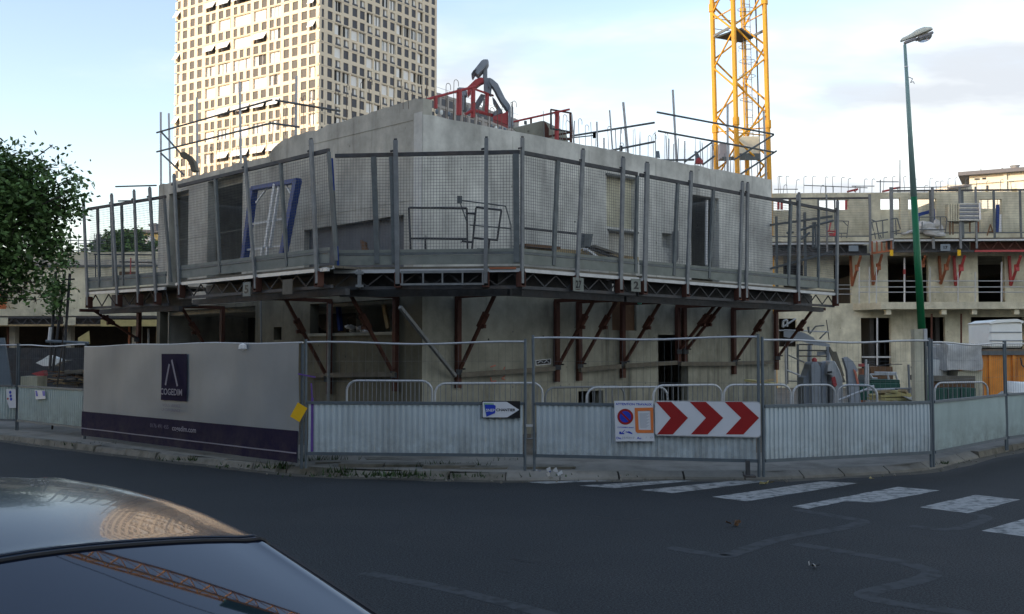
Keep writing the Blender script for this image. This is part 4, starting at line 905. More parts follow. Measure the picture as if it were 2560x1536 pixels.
# white and blue mortar tubs/bags in the corner gap
lbls = ['white and blue bundle right at the prow corner of the parapet', 'tiny bundle touching the corner rebar on the parapet', 'plump white bundle second from the prow corner', 'slim bundle just left of the thick red post', 'slim bundle touching the thick red post on the parapet', 'bundle between the thick red post and the cradle', 'little bundle under the red base plate, middle one', 'little bundle under the red base plate, right of the middle one', 'rightmost little bundle beside the grey end channel', 'little bundle under the left end of the red base plate']
for bi, (u, v, du, dv) in enumerate(((1043, 262, 10, 18), (1052, 266, 6, 12), (1072, 268, 8, 14), (1092, 274, 7, 12), (1104, 276, 6, 12), (1122, 280, 8, 12), (1240, 316, 6, 10), (1250, 318, 6, 9), (1262, 320, 7, 9), (1228, 312, 6, 7))):
    q = WR.shift(-.35); a, z = q.az(u, v); s_ = q.hit(u, v).y / FPX
    mm = MB(); mm.lathe(q.pt(a, z - dv * s_), [(.01, 0), (du * s_ * .55, .02), (du * s_ * .6, dv * s_ * .6), (du * s_ * .4, dv * s_), (.0, dv * s_ * 1.05)], 8)
    mm.top('wrapped_bundle', M_SACK if rg.random() < .7 else M_BANNER, lbls[bi], 'bundle', 'pale bundles between the rebars on the parapet')
# ================================================================= ROOF RAILS: posts and tubes
def rail_thing(name, label, posts, tubes, pm=M_GALVL, tm=M_STEELM, r=.030, clamps=True, cat='guardrail', group=None):
    """posts: (P0,P1) world pairs, tubes: same"""
    t = thing(name, label, cat, posts[0][0] if posts else tubes[0][0], group)
    for a, b in posts:
        MB().tube(a, b, r, 8).build('post', pm, t)
    for a, b in tubes:
        MB().tube(a, b, r * .8, 8).build('rail', tm, t)
        if clamps and posts:
            for pa, pb in posts:
                # clamp where the rail passes the post
                best = min(((a.lerp(b, k / 40) - pa.lerp(pb, j / 40)).length, k, j) for k in range(41) for j in range(41))
                if best[0] < .25: MB().cbox(a.lerp(b, best[1] / 40), .07, .07, .12).build('clamp', M_STEELD, t)
    return t
def qp(pl, off, u, v): return pl.shift(off).hit(u, v)
WRi, WLi = -.45, -.45
def post(pl, off, u0, v0, u1, v1):   # base pixel to top pixel, kept vertical-ish on the plane
    a = pl.shift(off); p = a.hit(u0, v0); q = a.hit(u1, v1); return (p - V((0, 0, .25)), q)
rail_thing('roof_guardrail', 'two grey tubes clamped to a leaning post, above the middle of the right parapet', [post(WR, -.5, 1574, 400, 1558, 256)], [(P(1425, 341, 23.6), P(1636, 307, 21.9)), (P(1500, 382, 23.2), P(1636, 355, 21.9))], group='tube guardrails on the roof')
rail_thing('roof_guardrail', 'tall post carrying two tubes that slope down towards the crane, with a diagonal brace', [post(WR, -.5, 1693, 412, 1682, 225), post(WR, -.5, 1780, 425, 1782, 350), post(WR, -.5, 1819, 432, 1819, 262), post(WR, -.5, 1916, 450, 1909, 278)],
           [(P(1643, 281, 22.4), P(1934, 336, 25.4)), (P(1646, 328, 22.4), P(1935, 381, 25.4)), (P(1712, 405, 23.2), P(1779, 357, 23.9)), (P(1757, 412, 24.0), P(1786, 391, 24.2)), (P(1845, 440, 25), P(1941, 378, 25.6)), (P(1835, 400, 24.8), P(1934, 338, 25.6)), (P(1645, 401, 22.8), P(1734, 400, 24.0))], group='tube guardrails on the roof')
rail_thing('roof_guardrail', 'short bare posts standing right of the red guard frame', [post(WR, -.5, 1437, 360, 1429, 286), post(WR, -.5, 1495, 376, 1492, 305), post(WR, -.5, 1534, 384, 1524, 276), post(WR, -.5, 1510, 378, 1510, 345), post(WR, -.5, 1671, 408, 1672, 347), post(WR, -.5, 1711, 414, 1712, 353)], [(P(1410, 347, 23.0), P(1486, 339, 22.4))], r=.018, group='tube guardrails on the roof')
rail_thing('roof_scaffold', 'scaffold frame of two posts with crossing braces at the far left end of the roof', [post(WL, -.3, 403, 456, 402, 281), post(WL, -.9, 426, 448, 422, 284)],
           [(P(392, 332, 26.4), P(680, 250, 22.4)), (P(392, 380, 26.4), P(674, 309, 22.4)), (P(403, 330, 26.4), P(452, 384, 25.5)), (P(403, 384, 26.4), P(460, 438, 25.5))], group='tube guardrails on the roof')
rail_thing('roof_guardrail', 'two tall grey posts on the left wall in front of the sunlit tower', [post(WL, -.4, 494, 438, 492, 244), post(WL, -.4, 603, 410, 599, 205)], [], group='tube guardrails on the roof')
rail_thing('roof_guardrail', 'tall post with a descending tube above the notch in the left parapet', [post(WL, -.4, 740, 330, 741, 190)], [(P(689, 251, 22.0), P(850, 278, 21.3)), (P(676, 308, 22.0), P(748, 318, 21.6))], group='tube guardrails on the roof')
# curved dark board leaning at the far left of the roof
m = MB(); pts = [P(*p, 25.4) for p in ((448, 384), (460, 379), (474, 388), (484, 402), (491, 426), (478, 428), (474, 412), (466, 398), (452, 393))]
m.prism(pts, (0, .25, 0)); m.top('bent_board', M_WOODG, 'bent dark board curling up at the far left end of the roof', 'board')
m = MB(); m.tube(P(289, 467, 27.5), P(391, 464, 26.9), .022, 6); m.top('projecting_tube', M_STEELM, 'long thin tube projecting left from the top of the wall', 'tube')
m = MB(); m.tube(P(295, 503, 28.5), P(335, 502, 28.5), .022, 6); m.top('projecting_tube', M_STEELM, 'short thin tube end showing above the far left guard mesh', 'tube')
# ---- red guard frames
RD = -1.0
def rp(u, v, y): return P(u, v, y)
g1 = thing('red_guard_rail', 'bright red tubular guard rail sloping up from the wall corner to the grey shutter frame', 'guardrail', P(1150, 290, 20.2) - V((0, 0, .2)))
c3 = lambda x, y: (1000 + x / 4.946, 100 + y / 4.946)
def rb(par, x0, y0, x1, y1, y, r=.04, m_=M_RED, nm='tube', y2=None):
    mm = MB(); mm.tube(P(*c3(x0, y0), y), P(*c3(x1, y1), y2 or y), r * .68, 8); mm.build(nm, m_, par)
rb(g1, 205, 770, 935, 575, 19.6, .040, y2=20.6); rb(g1, 440, 705, 440, 850, 19.9, .06); rb(g1, 732, 620, 728, 930, 20.3, .085); rb(g1, 905, 600, 900, 960, 20.5, .07)
rb(g1, 910, 605, 1150, 690, 20.5, .035, y2=21.2); rb(g1, 1078, 670, 1070, 915, 21.0, .065); rb(g1, 800, 925, 905, 870, 20.4, .045); rb(g1, 905, 870, 1140, 935, 20.5, .055, y2=21.2)
g2 = thing('red_guard_cage', 'red box shaped guard frame on a tube, right of the grey shutter frame', 'guardrail', P(1390, 345, 22.2) - V((0, 0, .2)))
rb(g2, 1395, 1015, 2095, 860, 22.6, .035, y2=21.6); rb(g2, 1943, 880, 1938, 1240, 22.0, .075); rb(g2, 2108, 900, 2115, 1290, 22.3, .045, M_RUST); rb(g2, 1865, 865, 1865, 1100, 21.8, .028, M_STEELD); rb(g2, 1865, 862, 2108, 905, 21.8, .03, M_RUST, y2=22.3)
rb(g2, 1865, 1098, 2115, 1140, 21.8, .03, M_STEELD, y2=22.3); rb(g2, 1840, 1195, 2110, 1145, 22.0, .035, M_RUST); rb(g2, 1940, 1215, 2110, 1235, 22.0, .035, M_RUST); rb(g2, 1620, 970, 1620, 1035, 22.3, .035, M_RUST); rb(g2, 1550, 1005, 1552, 1045, 22.4, .05, M_STEELM)
# concrete upstand block with rounded end
m = MB(); pts = [P(*c3(*p), 22.2) for p in ((1370, 1090), (1500, 1060), (1740, 1000), (1790, 1000), (1815, 1050), (1835, 1110), (1835, 1215), (1500, 1180))]
m.prism(pts, (.5, 1.0, 0)); m.top('concrete_upstand', M_CONCD, 'dark rounded concrete block on the roof beside the red guard frame', 'block', bevel=.02)
m = MB(); pts = [P(*c3(*p), 22.1) for p in ((1785, 1010), (1812, 1050), (1840, 1100), (1840, 1225), (1790, 1205))]; m.prism(pts, (0, -.03, 0)); m.top('red_end_plate', M_RUST, 'red end plate on the rounded concrete roof block', 'plate')
# ---- grey steel shutter (formwork) with curved arm and sloping head
sh = thing('formwork_cradle', 'grey steel formwork cradle with curved arms and a sloping channel head on the roof', 'formwork', P(1190, 300, 21.0) - V((0, 0, .2)))
def pc(xy, y, ext, nm, m_, bevel=.012):
    mm = MB(); mm.prism([P(*c3(*p), y) for p in xy], V((0, ext, 0))); mm.build(nm, m_, sh, bevel=bevel)
pc([(880, 415), (905, 380), (1005, 255), (1030, 240), (1085, 237), (1098, 265), (1085, 300), (965, 435), (945, 420), (925, 400), (900, 450), (882, 445)], 20.9, .32, 'channel_head', M_FORM)
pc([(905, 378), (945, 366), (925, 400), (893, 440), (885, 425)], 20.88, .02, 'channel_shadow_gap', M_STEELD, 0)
pc([(1027, 380), (1078, 300), (1078, 470), (1115, 467), (1150, 490), (1200, 540), (1135, 560), (1125, 620), (1130, 680), (1035, 640), (1035, 500), (1022, 470)], 21.0, .22, 'centre_plate', M_FORM)
pc([(1115, 467), (1150, 488), (1210, 540), (1250, 620), (1300, 720), (1362, 800), (1345, 870), (1310, 880), (1300, 830), (1240, 760), (1180, 640), (1135, 570), (1100, 520)], 20.95, .25, 'right_arm', M_FORM)
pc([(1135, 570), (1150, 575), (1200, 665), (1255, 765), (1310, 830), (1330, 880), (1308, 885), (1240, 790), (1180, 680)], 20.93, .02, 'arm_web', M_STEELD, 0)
pc([(830, 585), (930, 488), (1000, 460), (1027, 470), (1035, 520), (1000, 535), (940, 580), (880, 640), (832, 695)], 20.9, .2, 'left_arm', M_RED)
pc([(940, 760), (1000, 665), (1060, 680), (1040, 700), (985, 790), (935, 880), (900, 860)], 21.3, .2, 'strut_plate', M_FORM)
pc([(810, 900), (930, 770), (940, 830), (860, 920)], 21.3, .2, 'strut_plate', M_FORM)
pc([(935, 830), (1020, 890), (1060, 925), (1035, 930), (930, 890)], 21.3, .2, 'strut_plate', M_FORM)
pc([(1140, 700), (1175, 735), (1260, 870), (1230, 905), (1150, 770)], 21.2, .2, 'strut_plate', M_FORM)
pc([(1145, 905), (1210, 850), (1250, 855), (1275, 900), (1165, 945)], 21.1, .3, 'strut_plate', M_FORM)
pc([(1150, 945), (1280, 905), (1338, 880), (1335, 1060), (1250, 1020), (1150, 985)], 20.9, .3, 'red_base_plate', M_RED)
pc([(1340, 880), (1360, 800), (1372, 835), (1372, 1075), (1338, 1085)], 20.85, .12, 'end_channel', M_FORM)
pc([(1376, 820), (1402, 822), (1402, 1060), (1376, 1075)], 20.85, .12, 'end_channel', M_FORM)
pc([(1030, 730), (1075, 720), (1090, 880), (1020, 870)], 21.5, .2, 'white_block', M_CONC2)
pc([(700, 600), (730, 585), (800, 590), (826, 620), (826, 690), (800, 690), (790, 870), (765, 870), (765, 640)], 20.95, .18, 'left_channel', M_FORM)
pc([(770, 690), (815, 690), (815, 900), (770, 870)], 20.98, .1, 'left_channel', M_STEELM)
pc([(1070, 500), (1100, 620), (1105, 580), (1092, 578)], 20.97, .02, 'slot', M_STEELD, 0)
MB().tube(P(*c3(1380, 830), 20.9), P(*c3(1370, 775), 20.9), .008, 5).tube(P(*c3(1370, 775), 20.9), P(*c3(1392, 770), 20.9), .008, 5).tube(P(*c3(1392, 770), 20.9), P(*c3(1393, 830), 20.9), .008, 5).build('lifting_hook', M_STEELM, sh)
# orange helmet-like cap & grey brackets on the right parapet
c8 = lambda x, y: (1480 + x / 6.184, 200 + y / 6.184)
def flatp(nm, xy, y, ext, m_, label, cat, c=c8, bevel=0):
    mm = MB(); mm.prism([P(*c(*p), y) for p in xy], V((0, ext, 0))); return mm.top(nm, m_, label, cat, bevel=bevel)
flatp('hook_bracket', [(995, 1098), (1040, 1100), (1050, 1170), (1052, 1205), (1030, 1195), (1000, 1205), (985, 1240), (985, 1180)], 23.0, .08, M_BANNER, 'pale hooked bracket on the right parapet, the left one of the two', 'bracket')
flatp('hook_bracket', [(1590, 1102), (1620, 1105), (1650, 1150), (1672, 1200), (1635, 1205), (1620, 1290), (1590, 1310), (1610, 1200)], 24.0, .08, M_BANNER, 'pale hooked bracket on the right parapet beside the red cap', 'bracket')
mm = MB(); mm.lathe(P(*c8(1655, 1300), 24.0), [(.001, .0), (.09, .0), (.095, .06), (.06, .13), (.001, .16)], 12); mm.top('red_helmet', M_RED, 'small round red cap on the right parapet near the crane', 'cap')

# ================================================================= WORKING PLATFORMS ROUND THE BUILDING
DZ = 3.30
def platform(label, A, B, post_us, mesh_spans, wallpl, brack, zt=5.24, zd=DZ, depth=1.45, plates=(), boxes=(), missing_toe=None, frame_us=(), post_top=.22, seams=True, m_post=M_GALV, low=2.94):
    pl = Plane(A, B); L = pl.L; t = thing('working_platform', label, 'platform', pl.pt(0, low), 'steel working platforms hung round the concrete building')
    # deck of planks (seen from below) and its bearers
    n = max(3, int(depth / .28)); k = depth / n
    for i in range(n):
        MB().frame(pl.pt(.01, zd - .045, -depth + i * k + .004), pl.d * (L - .02), pl.n * (k - .012), V((0, 0, .04))).build('deck_plank', M_WOODG, t)
    MB().frame(pl.pt(0, zd - .11, -.005), pl.d * L, pl.n * .05, V((0, 0, .06))).build('edge_channel', M_GALVL, t)
    # toe board
    z0, z1 = zd + .03, zd + .19
    MB().frame(pl.pt(.0, z0, .0), pl.d * L, pl.n * .02, V((0, 0, z1 - z0))).build('toe_board', M_TOE, t)
    MB().frame(pl.pt(.0, z1 + .006, -.01), pl.d * L, pl.n * .04, V((0, 0, .04))).build('toe_rail', M_STEELM, t)
    MB().frame(pl.pt(.0, z1 + .05, -.01), pl.d * L, pl.n * .03, V((0, 0, .05))).build('toe_rail', M_TOE, t)
    # lattice beam under the edge
    tb = MB(); tb.bar(pl.pt(0, low, -.06), pl.pt(L, low, -.06), .05, .055); tb.build('bottom_chord', M_STEELD, t)
    tb = MB(); x = 0.0; i = 0
    while x < L - .3:
        tb.bar(pl.pt(x, low + .03, -.06), pl.pt(x + .28, zd - .12, -.06), .02, .02); tb.bar(pl.pt(x + .28, zd - .12, -.06), pl.pt(min(x + .56, L), low + .03, -.06), .02, .02); x += .56
    tb.build('lattice', M_STEELD, t, kind='stuff')
    tb = MB(); tb.bar(pl.pt(0, low + .02, -depth * .55), pl.pt(L, low + .02, -depth * .55), .06, .08); tb.bar(pl.pt(0, zd - .08, -depth * .55), pl.pt(L, zd - .08, -depth * .55), .06, .06); tb.build('inner_bearer', M_STEELD, t)
    MB().frame(pl.pt(0, low - .02, -depth * .45), pl.d * L, pl.n * .02, V((0, 0, zd - low - .06))).build('shade_board', M_STEELD, t)  # dark sheet added for the black shade behind the lattice
    MB().frame(pl.pt(0, low - .13, -.42), pl.d * L, pl.n * .09, V((0, 0, .11))).build('ledger_beam', M_STEELD, t)
    # top rail
    for (u0, u1) in mesh_spans:
        a0 = max(0, pl.az(u0, 500)[0]); a1 = min(L, pl.az(u1, 500)[0])
        MB().frame(pl.pt(a0, zt - .05, -.02), pl.d * (a1 - a0), pl.n * .05, V((0, 0, .065))).build('top_rail', M_STEELD, t)
        wm = MB(); x = a0 + .05; zlo = z1 + .1; bow = .03
        def of(x, z): return -.03 + .025 * noise.noise(V((x * 1.3, z * .9, a0 + 4)))
        zz = [zlo + (zt - .06 - zlo) * k / 4 for k in range(5)]
        while x < a1:
            for k in range(4): wm.tube(pl.pt(x, zz[k], of(x, zz[k])), pl.pt(x, zz[k + 1], of(x, zz[k + 1])), .0030, 3, caps=False)
            x += .052
        z = zlo; nx_ = max(3, int((a1 - a0) / .5))
        while z < zt - .06:
            for k in range(nx_):
                xa, xb = a0 + (a1 - a0) * k / nx_, a0 + (a1 - a0) * (k + 1) / nx_; wm.tube(pl.pt(xa, z, of(xa, z)), pl.pt(xb, z, of(xb, z)), .0030, 3, caps=False)
            z += .052
        wm.build('guard_mesh', M_WIRE, t, kind='stuff')
    for (ut, ub, w_) in frame_us:
        at, ab = pl.az(ut, 480)[0], pl.az(ub, 640)[0]
        MB().bar(pl.pt(at, zt - .05, .015), pl.pt(ab, zd + .05, .015), w_, .05, up=pl.n).build('mesh_frame_bar', M_STEELM, t)
    for (ut, ub, w_) in post_us:
        at, ab = pl.az(ut, 420)[0], pl.az(ub, 690)[0]
        top_, bot_ = pl.pt(at, zt + post_top, .05), pl.pt(ab, low + .06, .05)
        p = MB(); p.bar(bot_, top_, w_, .045, up=pl.n); po = p.build('post', m_post, t)
        MB().bar(top_ - V((0, 0, .06)), top_ + V((0, 0, .03)), w_ * .7, .03, up=pl.n).build('post_cap', M_STEELD, po)
        MB().bar(pl.pt(at - .09, zt + .03, .05), pl.pt(at + .02, zt + .055, .05), .03, .03).build('wedge', M_STEELD, po)
        # orange shoe the post drops into
        q = pl.pt(ab, low + .02, .0); so = MB()
        so.frame(q - pl.d * .055 - pl.n * .04, pl.d * .012, pl.n * .12, V((0, 0, .24))).frame(q + pl.d * .045 - pl.n * .04, pl.d * .012, pl.n * .12, V((0, 0, .24))).frame(q - pl.d * .055 - pl.n * .04, pl.d * .11, pl.n * .12, V((0, 0, -.02)))
        so.build('post_shoe', M_RUST if w_ < .2 else M_ORANGE, t)
    # wall brackets: upright on the wall, arm, raking strut with adjuster sleeve
    for (u, vb, so_) in brack:
        a, zb = wallpl.az(u, vb); br = thing('wall_bracket', None, None, wallpl.pt(a, zb, 0)); br.parent = t; ORG[br.name] = wallpl.pt(a, zb, 0)
        br.location = wallpl.pt(a, zb, 0) - ORG[t.name]
        MB().frame(wallpl.pt(a - .05, zb, .02), wallpl.d * .10, wallpl.n * .09, V((0, 0, low - .05 - zb))).build('upright', M_RUST, br)
        foot = wallpl.pt(a, zb + .32, .10); out = 1.12
        head_ = wallpl.pt(a + so_, low - .02, out)
        MB().bar(foot, head_, .055, .055).build('strut', M_RUST, br)
        mid_ = foot.lerp(head_, .66); dd = (head_ - foot).normalized()
        MB().bar(mid_ - dd * .16, mid_ + dd * .16, .10, .10).bar(mid_ + V((0, 0, .10)), mid_ + wallpl.n * .13 + V((0, 0, .06)), .05, .05).bar(mid_ - dd * .12, mid_ - dd * .12 + wallpl.n * .14 - V((0, 0, .02)), .05, .07).build('sleeve', M_RUST, br)
        MB().bar(wallpl.pt(a, low - .04, .02), wallpl.pt(a + so_, low - .04, depth), .07, .07).build('arm', M_RUST, br)
        MB().tube(wallpl.pt(a, zb + .36, .02), wallpl.pt(a + .05, zb + .36, .22), .018, 6).cbox(wallpl.pt(a, zb + .30, .10), .12, .12, .10).build('anchor_bolt', M_STEELD, br)
    for (u, v, wd, hh, body) in plates:
        a, z = pl.az(u, v); nb = MB(); nb.frame(pl.pt(a - wd / 2, z - hh / 2, .07), pl.d * wd, pl.n * .01, V((0, 0, hh))); np_ = nb.build('number_plate', M_TOE if body else M_WOODG, t)
        if body: text_on(body, 'number', M_BLACK, np_, pl.pt(a - wd * .27, z - hh * .30, .084), pl.d, (0, 0, 1), wd * .54, hh * .6, 0, .035)
    return t
# corner points of the platform edge in plan
def PT(u, v, zt=5.23):  # point on top-rail height
    Y = (zt - EYE) * FPX / (880 - v); return V(((u - 1280) * Y / FPX, Y, 0))
pF0, pF1 = PT(835, 386), PT(1300, 376)
pR0, pR1, pR2, pR3 = PT(1308, 378), PT(1594, 432), PT(1600, 434), PT(2091, 526)
pL0, pL1 = PT(442, 463), PT(822, 371)
pE0, pE1 = PT(215, 521), PT(414, 489)
platform('front platform facing the street across the concrete corner, with bent guard rails behind its mesh', pF0, pF1, [(990, 996, .075), (1217, 1215, .065)], [(835, 1300)], WR, [(1140, 970, .05)], frame_us=[(934, 944, .085), (978, 985, .06), (1290, 1292, .10)], seams=True)
platform('left platform along the left wall, blue steel prop frame standing on it', pL0, pL1, [(441, 456, .07), (618, 646, .06), (783, 800, .08)], [(442, 822)], WL, [(995, 978, 0.0), (829, 985, 0.0), (560, 960, 0.0)], frame_us=[(540, 553, .07), (703, 720, .06), (823, 842, .05)], plates=[(626, 724, .26, .26, '5'), (728, 718, .30, .26, '')])
platform('far left platform end projecting past the building, open to the sky', pE0, pE1, [(215, 226, .07), (285, 300, .07), (341, 352, .055), (380, 397, .07)], [(215, 414)], Plane(PT(215, 521) + V((1.2, 1.0, 0)), PT(414, 489) + V((1.2, 1.0, 0))), [(352, 880, -.3)], frame_us=[(246, 252, .055), (280, 288, .05), (306, 312, .05), (412, 430, .05)], low=2.88)
platform('first right platform beside the corner, numbered 27', pR0, pR1, [(1301, 1300, .055), (1453, 1436, .075), (1553, 1546, .085)], [(1308, 1594)], WR, [(1387, 955, .06), (1443, 952, .06), (1552, 945, .06)], frame_us=[(1393, 1382, .075), (1592, 1586, .06)], plates=[(1438, 712, .27, .24, '27')])
platform('long right platform in front of the doorway, reaching past the end of the wall', pR2, pR3, [(1613, 1606, .10), (1723, 1712, .08), (1851, 1842, .075), (1864, 1860, .075), (1992, 1990, .085), (2088, 2086, .08)], [(1600, 1864), (1864, 2091)], WR, [(1690, 912, .06), (1706, 912, .06), (1830, 936, .06), (1936, 925, .06)], frame_us=[(1693, 1682, .075), (1782, 1770, .065), (1975, 1968, .08), (2045, 2043, .05)], plates=[(1582, 714, .27, .24, '2')])
# return side of the right platform, seen through the mesh
q3 = V((pR3.x, pR3.y, 0)); rt = thing('platform_return', 'end guard rails of the long right platform turning back behind the wall', 'guardrail', q3 + V((0, 0, 3.3)))
bk = V((-.55, .83, 0)) * 2.6
for (z) in (3.42, 4.25, 5.1): MB().bar(q3 + V((-.05, .05, z)), q3 + bk + V((0, 0, z + (.0 if z != 4.25 else -.35))), .045, .05).build('rail', M_STEELM, rt)
for k in (.35, .7, 1): MB().bar(q3 + bk * k + V((0, 0, 3.0)), q3 + bk * k + V((0, 0, 5.3)), .06, .05).build('post', M_STEELM, rt)
MB().bar(q3 + bk * .5 + V((0, 0, 3.22)), q3 + bk * .5 + V((.02, .02, 3.28)), .9, .05).build('deck_plank', M_WOODG, rt)
# blue-painted bar at the left/front joint
m = MB(); pf = Plane(pF0, pF1)
qa, qb = PT(828, 386) + V((0, -.06, 5.17)), PT(846, 386) + V((0, -.06, 3.32))
m.bar(qa, qa.lerp(qb, .30), .038, .02); m.top('blue_edge_strip', M_BLUE, 'upper thin blue strip at the left end of the front platform', 'strip')
m = MB(); m.bar(qa.lerp(qb, .30), qa.lerp(qb, .82), .036, .02); m.top('grey_edge_strip', M_STEELM, 'thin grey strip between the two blue ones at the left end of the front platform', 'strip')
m = MB(); m.bar(qa.lerp(qb, .82), qb, .038, .02); m.top('blue_edge_strip', M_BLUE, 'lower thin blue strip at the left end of the front platform, by the toe board', 'strip')
# orange and pale edge pieces under the front platform
m = MB(); a0, _ = pf.az(1225, 660); m.frame(pf.pt(a0, 3.235, .05), pf.d * .45, pf.n * .02, V((0, 0, .035))); m.top('orange_edge_bar', M_ORANGE, 'short orange bar along the lower edge of the front platform', 'bar')
ld = thing('hanging_ladder_beam', 'pale ladder shaped beam hanging horizontally under the front platform', 'beam', pf.pt(pf.az(1000, 700)[0], 2.96, .09))
a0, a1 = pf.az(1004, 690)[0], pf.az(1212, 690)[0]
for z in (3.20, 2.99): MB().bar(pf.pt(a0, z, .075), pf.pt(a1, z, .075), .03, .045 if z > 3.1 else .035).build('rail', M_GALV, ld)
for u in (1008, 1060, 1108, 1158, 1208): a = pf.az(u, 700)[0]; MB().bar(pf.pt(a, 3.0, .075), pf.pt(a, 3.2, .075), .025, .03).build('rung', M_GALV, ld)
sw = MB(); q = pf.pt(pf.az(902, 690)[0], 2.95, .08); sw.cbox(q + V((0, 0, .14)), .06, .06, .30).cbox(q + V((0, 0, .24)), .13, .08, .05).cbox(q + V((0, 0, .02)), .13, .08, .04)
sw.top('steel_stub', M_GALV, 'short grey steel stub hanging left of the ladder beam under the front platform', 'stub')
# pale beam offcuts lying on the joint of the left platforms
m = MB(); m.bar(P(806, 674, 16.7), P(836, 669, 16.7), .08, .05); m.top('pale_offcut', M_GALVL, 'pale offcut on the edge under the left end of the front platform', 'offcut')
# ---- things standing on the platforms
def flat(nm, uvs, y, ext, m_, label, cat, **k):
    mm = MB(); mm.prism([P(u, v, y) for u, v in uvs], V((0, ext, 0))); return mm.top(nm, m_, label, cat, **k)
# blue steel prop frame
WLo = WL.shift(.75)
bf = thing('blue_prop_stand', 'blue steel frame with white rungs and twin white props leaning against the left wall', 'prop frame', WLo.hit(640, 655))
c2 = lambda x, y: (640 + x / 3.709, 300 + y / 3.709)
def bw(x0, y0, x1, y1, w_, d_, m_, nm, off=.75):
    q = WL.shift(off); MB().bar(q.hit(*c2(x0, y0)), q.hit(*c2(x1, y1)), w_, d_, up=WL.n).build(nm, m_, bf)
bw(385, 560, 245, 1290, .13, .14, M_BLUE, 'blue_upright'); bw(-20, 640, -105, 1290, .13, .14, M_BLUE, 'blue_upright'); bw(-25, 640, 395, 562, .09, .14, M_BLUE, 'blue_head')
bw(175, 595, 85, 1180, .07, .05, M_PVC, 'white_prop', .80); bw(215, 620, 130, 1180, .05, .05, M_PVC, 'white_prop', .80)
bw(60, 1180, 45, 1310, .05, .05, M_PVC, 'prop_foot', .8); bw(108, 1180, 95, 1310, .05, .05, M_PVC, 'prop_foot', .8)
bw(-60, 970, 260, 915, .035, .03, M_PVC, 'white_rung'); bw(-80, 1205, 245, 1165, .035, .03, M_PVC, 'white_rung'); bw(110, 620, 0, 770, .035, .03, M_PVC, 'white_brace'); bw(270, 590, 325, 690, .035, .03, M_PVC, 'white_brace')
# bent guard rails folded behind the front mesh
fr = thing('folded_guard_rail', 'dark tubular guard rail frame standing behind the front mesh, its right part bent over', 'guardrail', P(1100, 640, 17.6))
def tb2(x0, y0, x1, y1, y, r=.018, par=fr, m_=M_STEELD, y2=None, c=c2): MB().tube(P(*c(x0, y0), y), P(*c(x1, y1), y2 or y), r, 6).build('tube', m_, par)
for a in [(1418, 815, 1955, 820), (1418, 815, 1435, 1245), (1955, 820, 1962, 1240), (1435, 1100, 1960, 1105), (1570, 1105, 1575, 1240), (2040, 815, 2000, 1235), (2040, 810, 2278, 838), (2275, 840, 2235, 1125), (2005, 1095, 2235, 1115), (2165, 1115, 2155, 1235), (1945, 865, 2035, 872), (1910, 1125, 2000, 1135)]: tb2(*a, 17.6, .020)
fr2 = thing('folded_guard_rail', 'thinner grey guard rail leaning behind the dark folded frame', 'guardrail', P(1225, 640, 17.9))
for a in [(1885, 745, 2315, 800), (1885, 745, 1960, 960), (2315, 800, 2365, 980), (1980, 975, 2370, 1010), (2365, 980, 2365, 1240), (2050, 1195, 2370, 1220)]: tb2(*a, 17.9, .013, fr2, M_STEELM)
m = MB(); m.cbox(P(*c2(1888, 740), 17.85), .09, .05, .13); m.top('grey_padlock_box', M_STEELM, 'small grey box at the top corner of the bent guard rail', 'box')
# heap on the first right platform: planks, chute
c3b = lambda x, y: (1280 + x / 3.709, 300 + y / 3.709)
WRo = WR.shift(.7)
def wb(x0, y0, x1, y1, w_, d_, m_, nm, label, cat, off=.7, c=c3b, group=None):
    q = WR.shift(off); mm = MB(); mm.bar(q.hit(*c(x0, y0)), q.hit(*c(x1, y1)), w_, d_, up=WR.n); return mm.top(nm, m_, label, cat, group)
wb(100, 1190, 590, 1230, .07, .25, M_WOOD, 'timber_plank', 'yellowish plank lying flat at the left of the first right platform', 'plank', .6)
wb(100, 1165, 420, 1190, .05, .2, M_WOODB, 'timber_plank', 'brown plank on top of the yellowish one on the first right platform', 'plank', .8)
wb(640, 1250, 1110, 1300, .10, .4, M_WOOD, 'timber_plank', 'wide plank lying under the open window recess on the right platform', 'plank', .6)
wb(690, 1180, 975, 1285, .045, .06, M_BLACK, 'black_bar', 'black bar lying slanted across the plank heap', 'bar', .9)
wb(740, 1175, 975, 1255, .05, .2, M_WOODG, 'timber_plank', 'grey slanting plank above the black bar', 'plank', .7)
wb(680, 1200, 800, 1285, .04, .1, M_PVC, 'white_batten', 'short white batten in the plank heap', 'batten', .95)
def wpoly(xy, off, ext, m_, nm, label, cat, c=c3b, pl=WR):
    q = pl.shift(off); mm = MB(); mm.prism([q.hit(*c(*p)) for p in xy], pl.n * ext); return mm.top(nm, m_, label, cat)
wpoly([(640, 1060), (715, 1063), (690, 1185), (625, 1190)], .6, .12, M_STEELM, 'steel_chute', 'grey folded steel box behind the post of the first right platform', 'steel box')
wpoly([(95, 995), (100, 1015), (660, 1075), (660, 1055)], .5, .04, M_STEELD, 'grey_beam', 'dark beam across the mesh of the first right platform', 'beam')
wpoly([(1485, 1035), (1530, 1030), (1530, 1280), (1505, 1340), (1485, 1330)], .10, .05, M_SMOOTH, 'grey_strip', 'grey strip hanging on the wall between niche and doorway', 'strip')
wpoly([(640, 1200), (780, 1290), (600, 1270)], .5, .2, M_WOOD, 'sand_heap', 'small yellowish heap beside the steel box', 'heap')
# white prop in the doorway
wb(1805, 745, 1800, 1350, .05, .05, M_PVC, 'white_prop', 'white prop standing in the right wall doorway', 'prop', -.1)
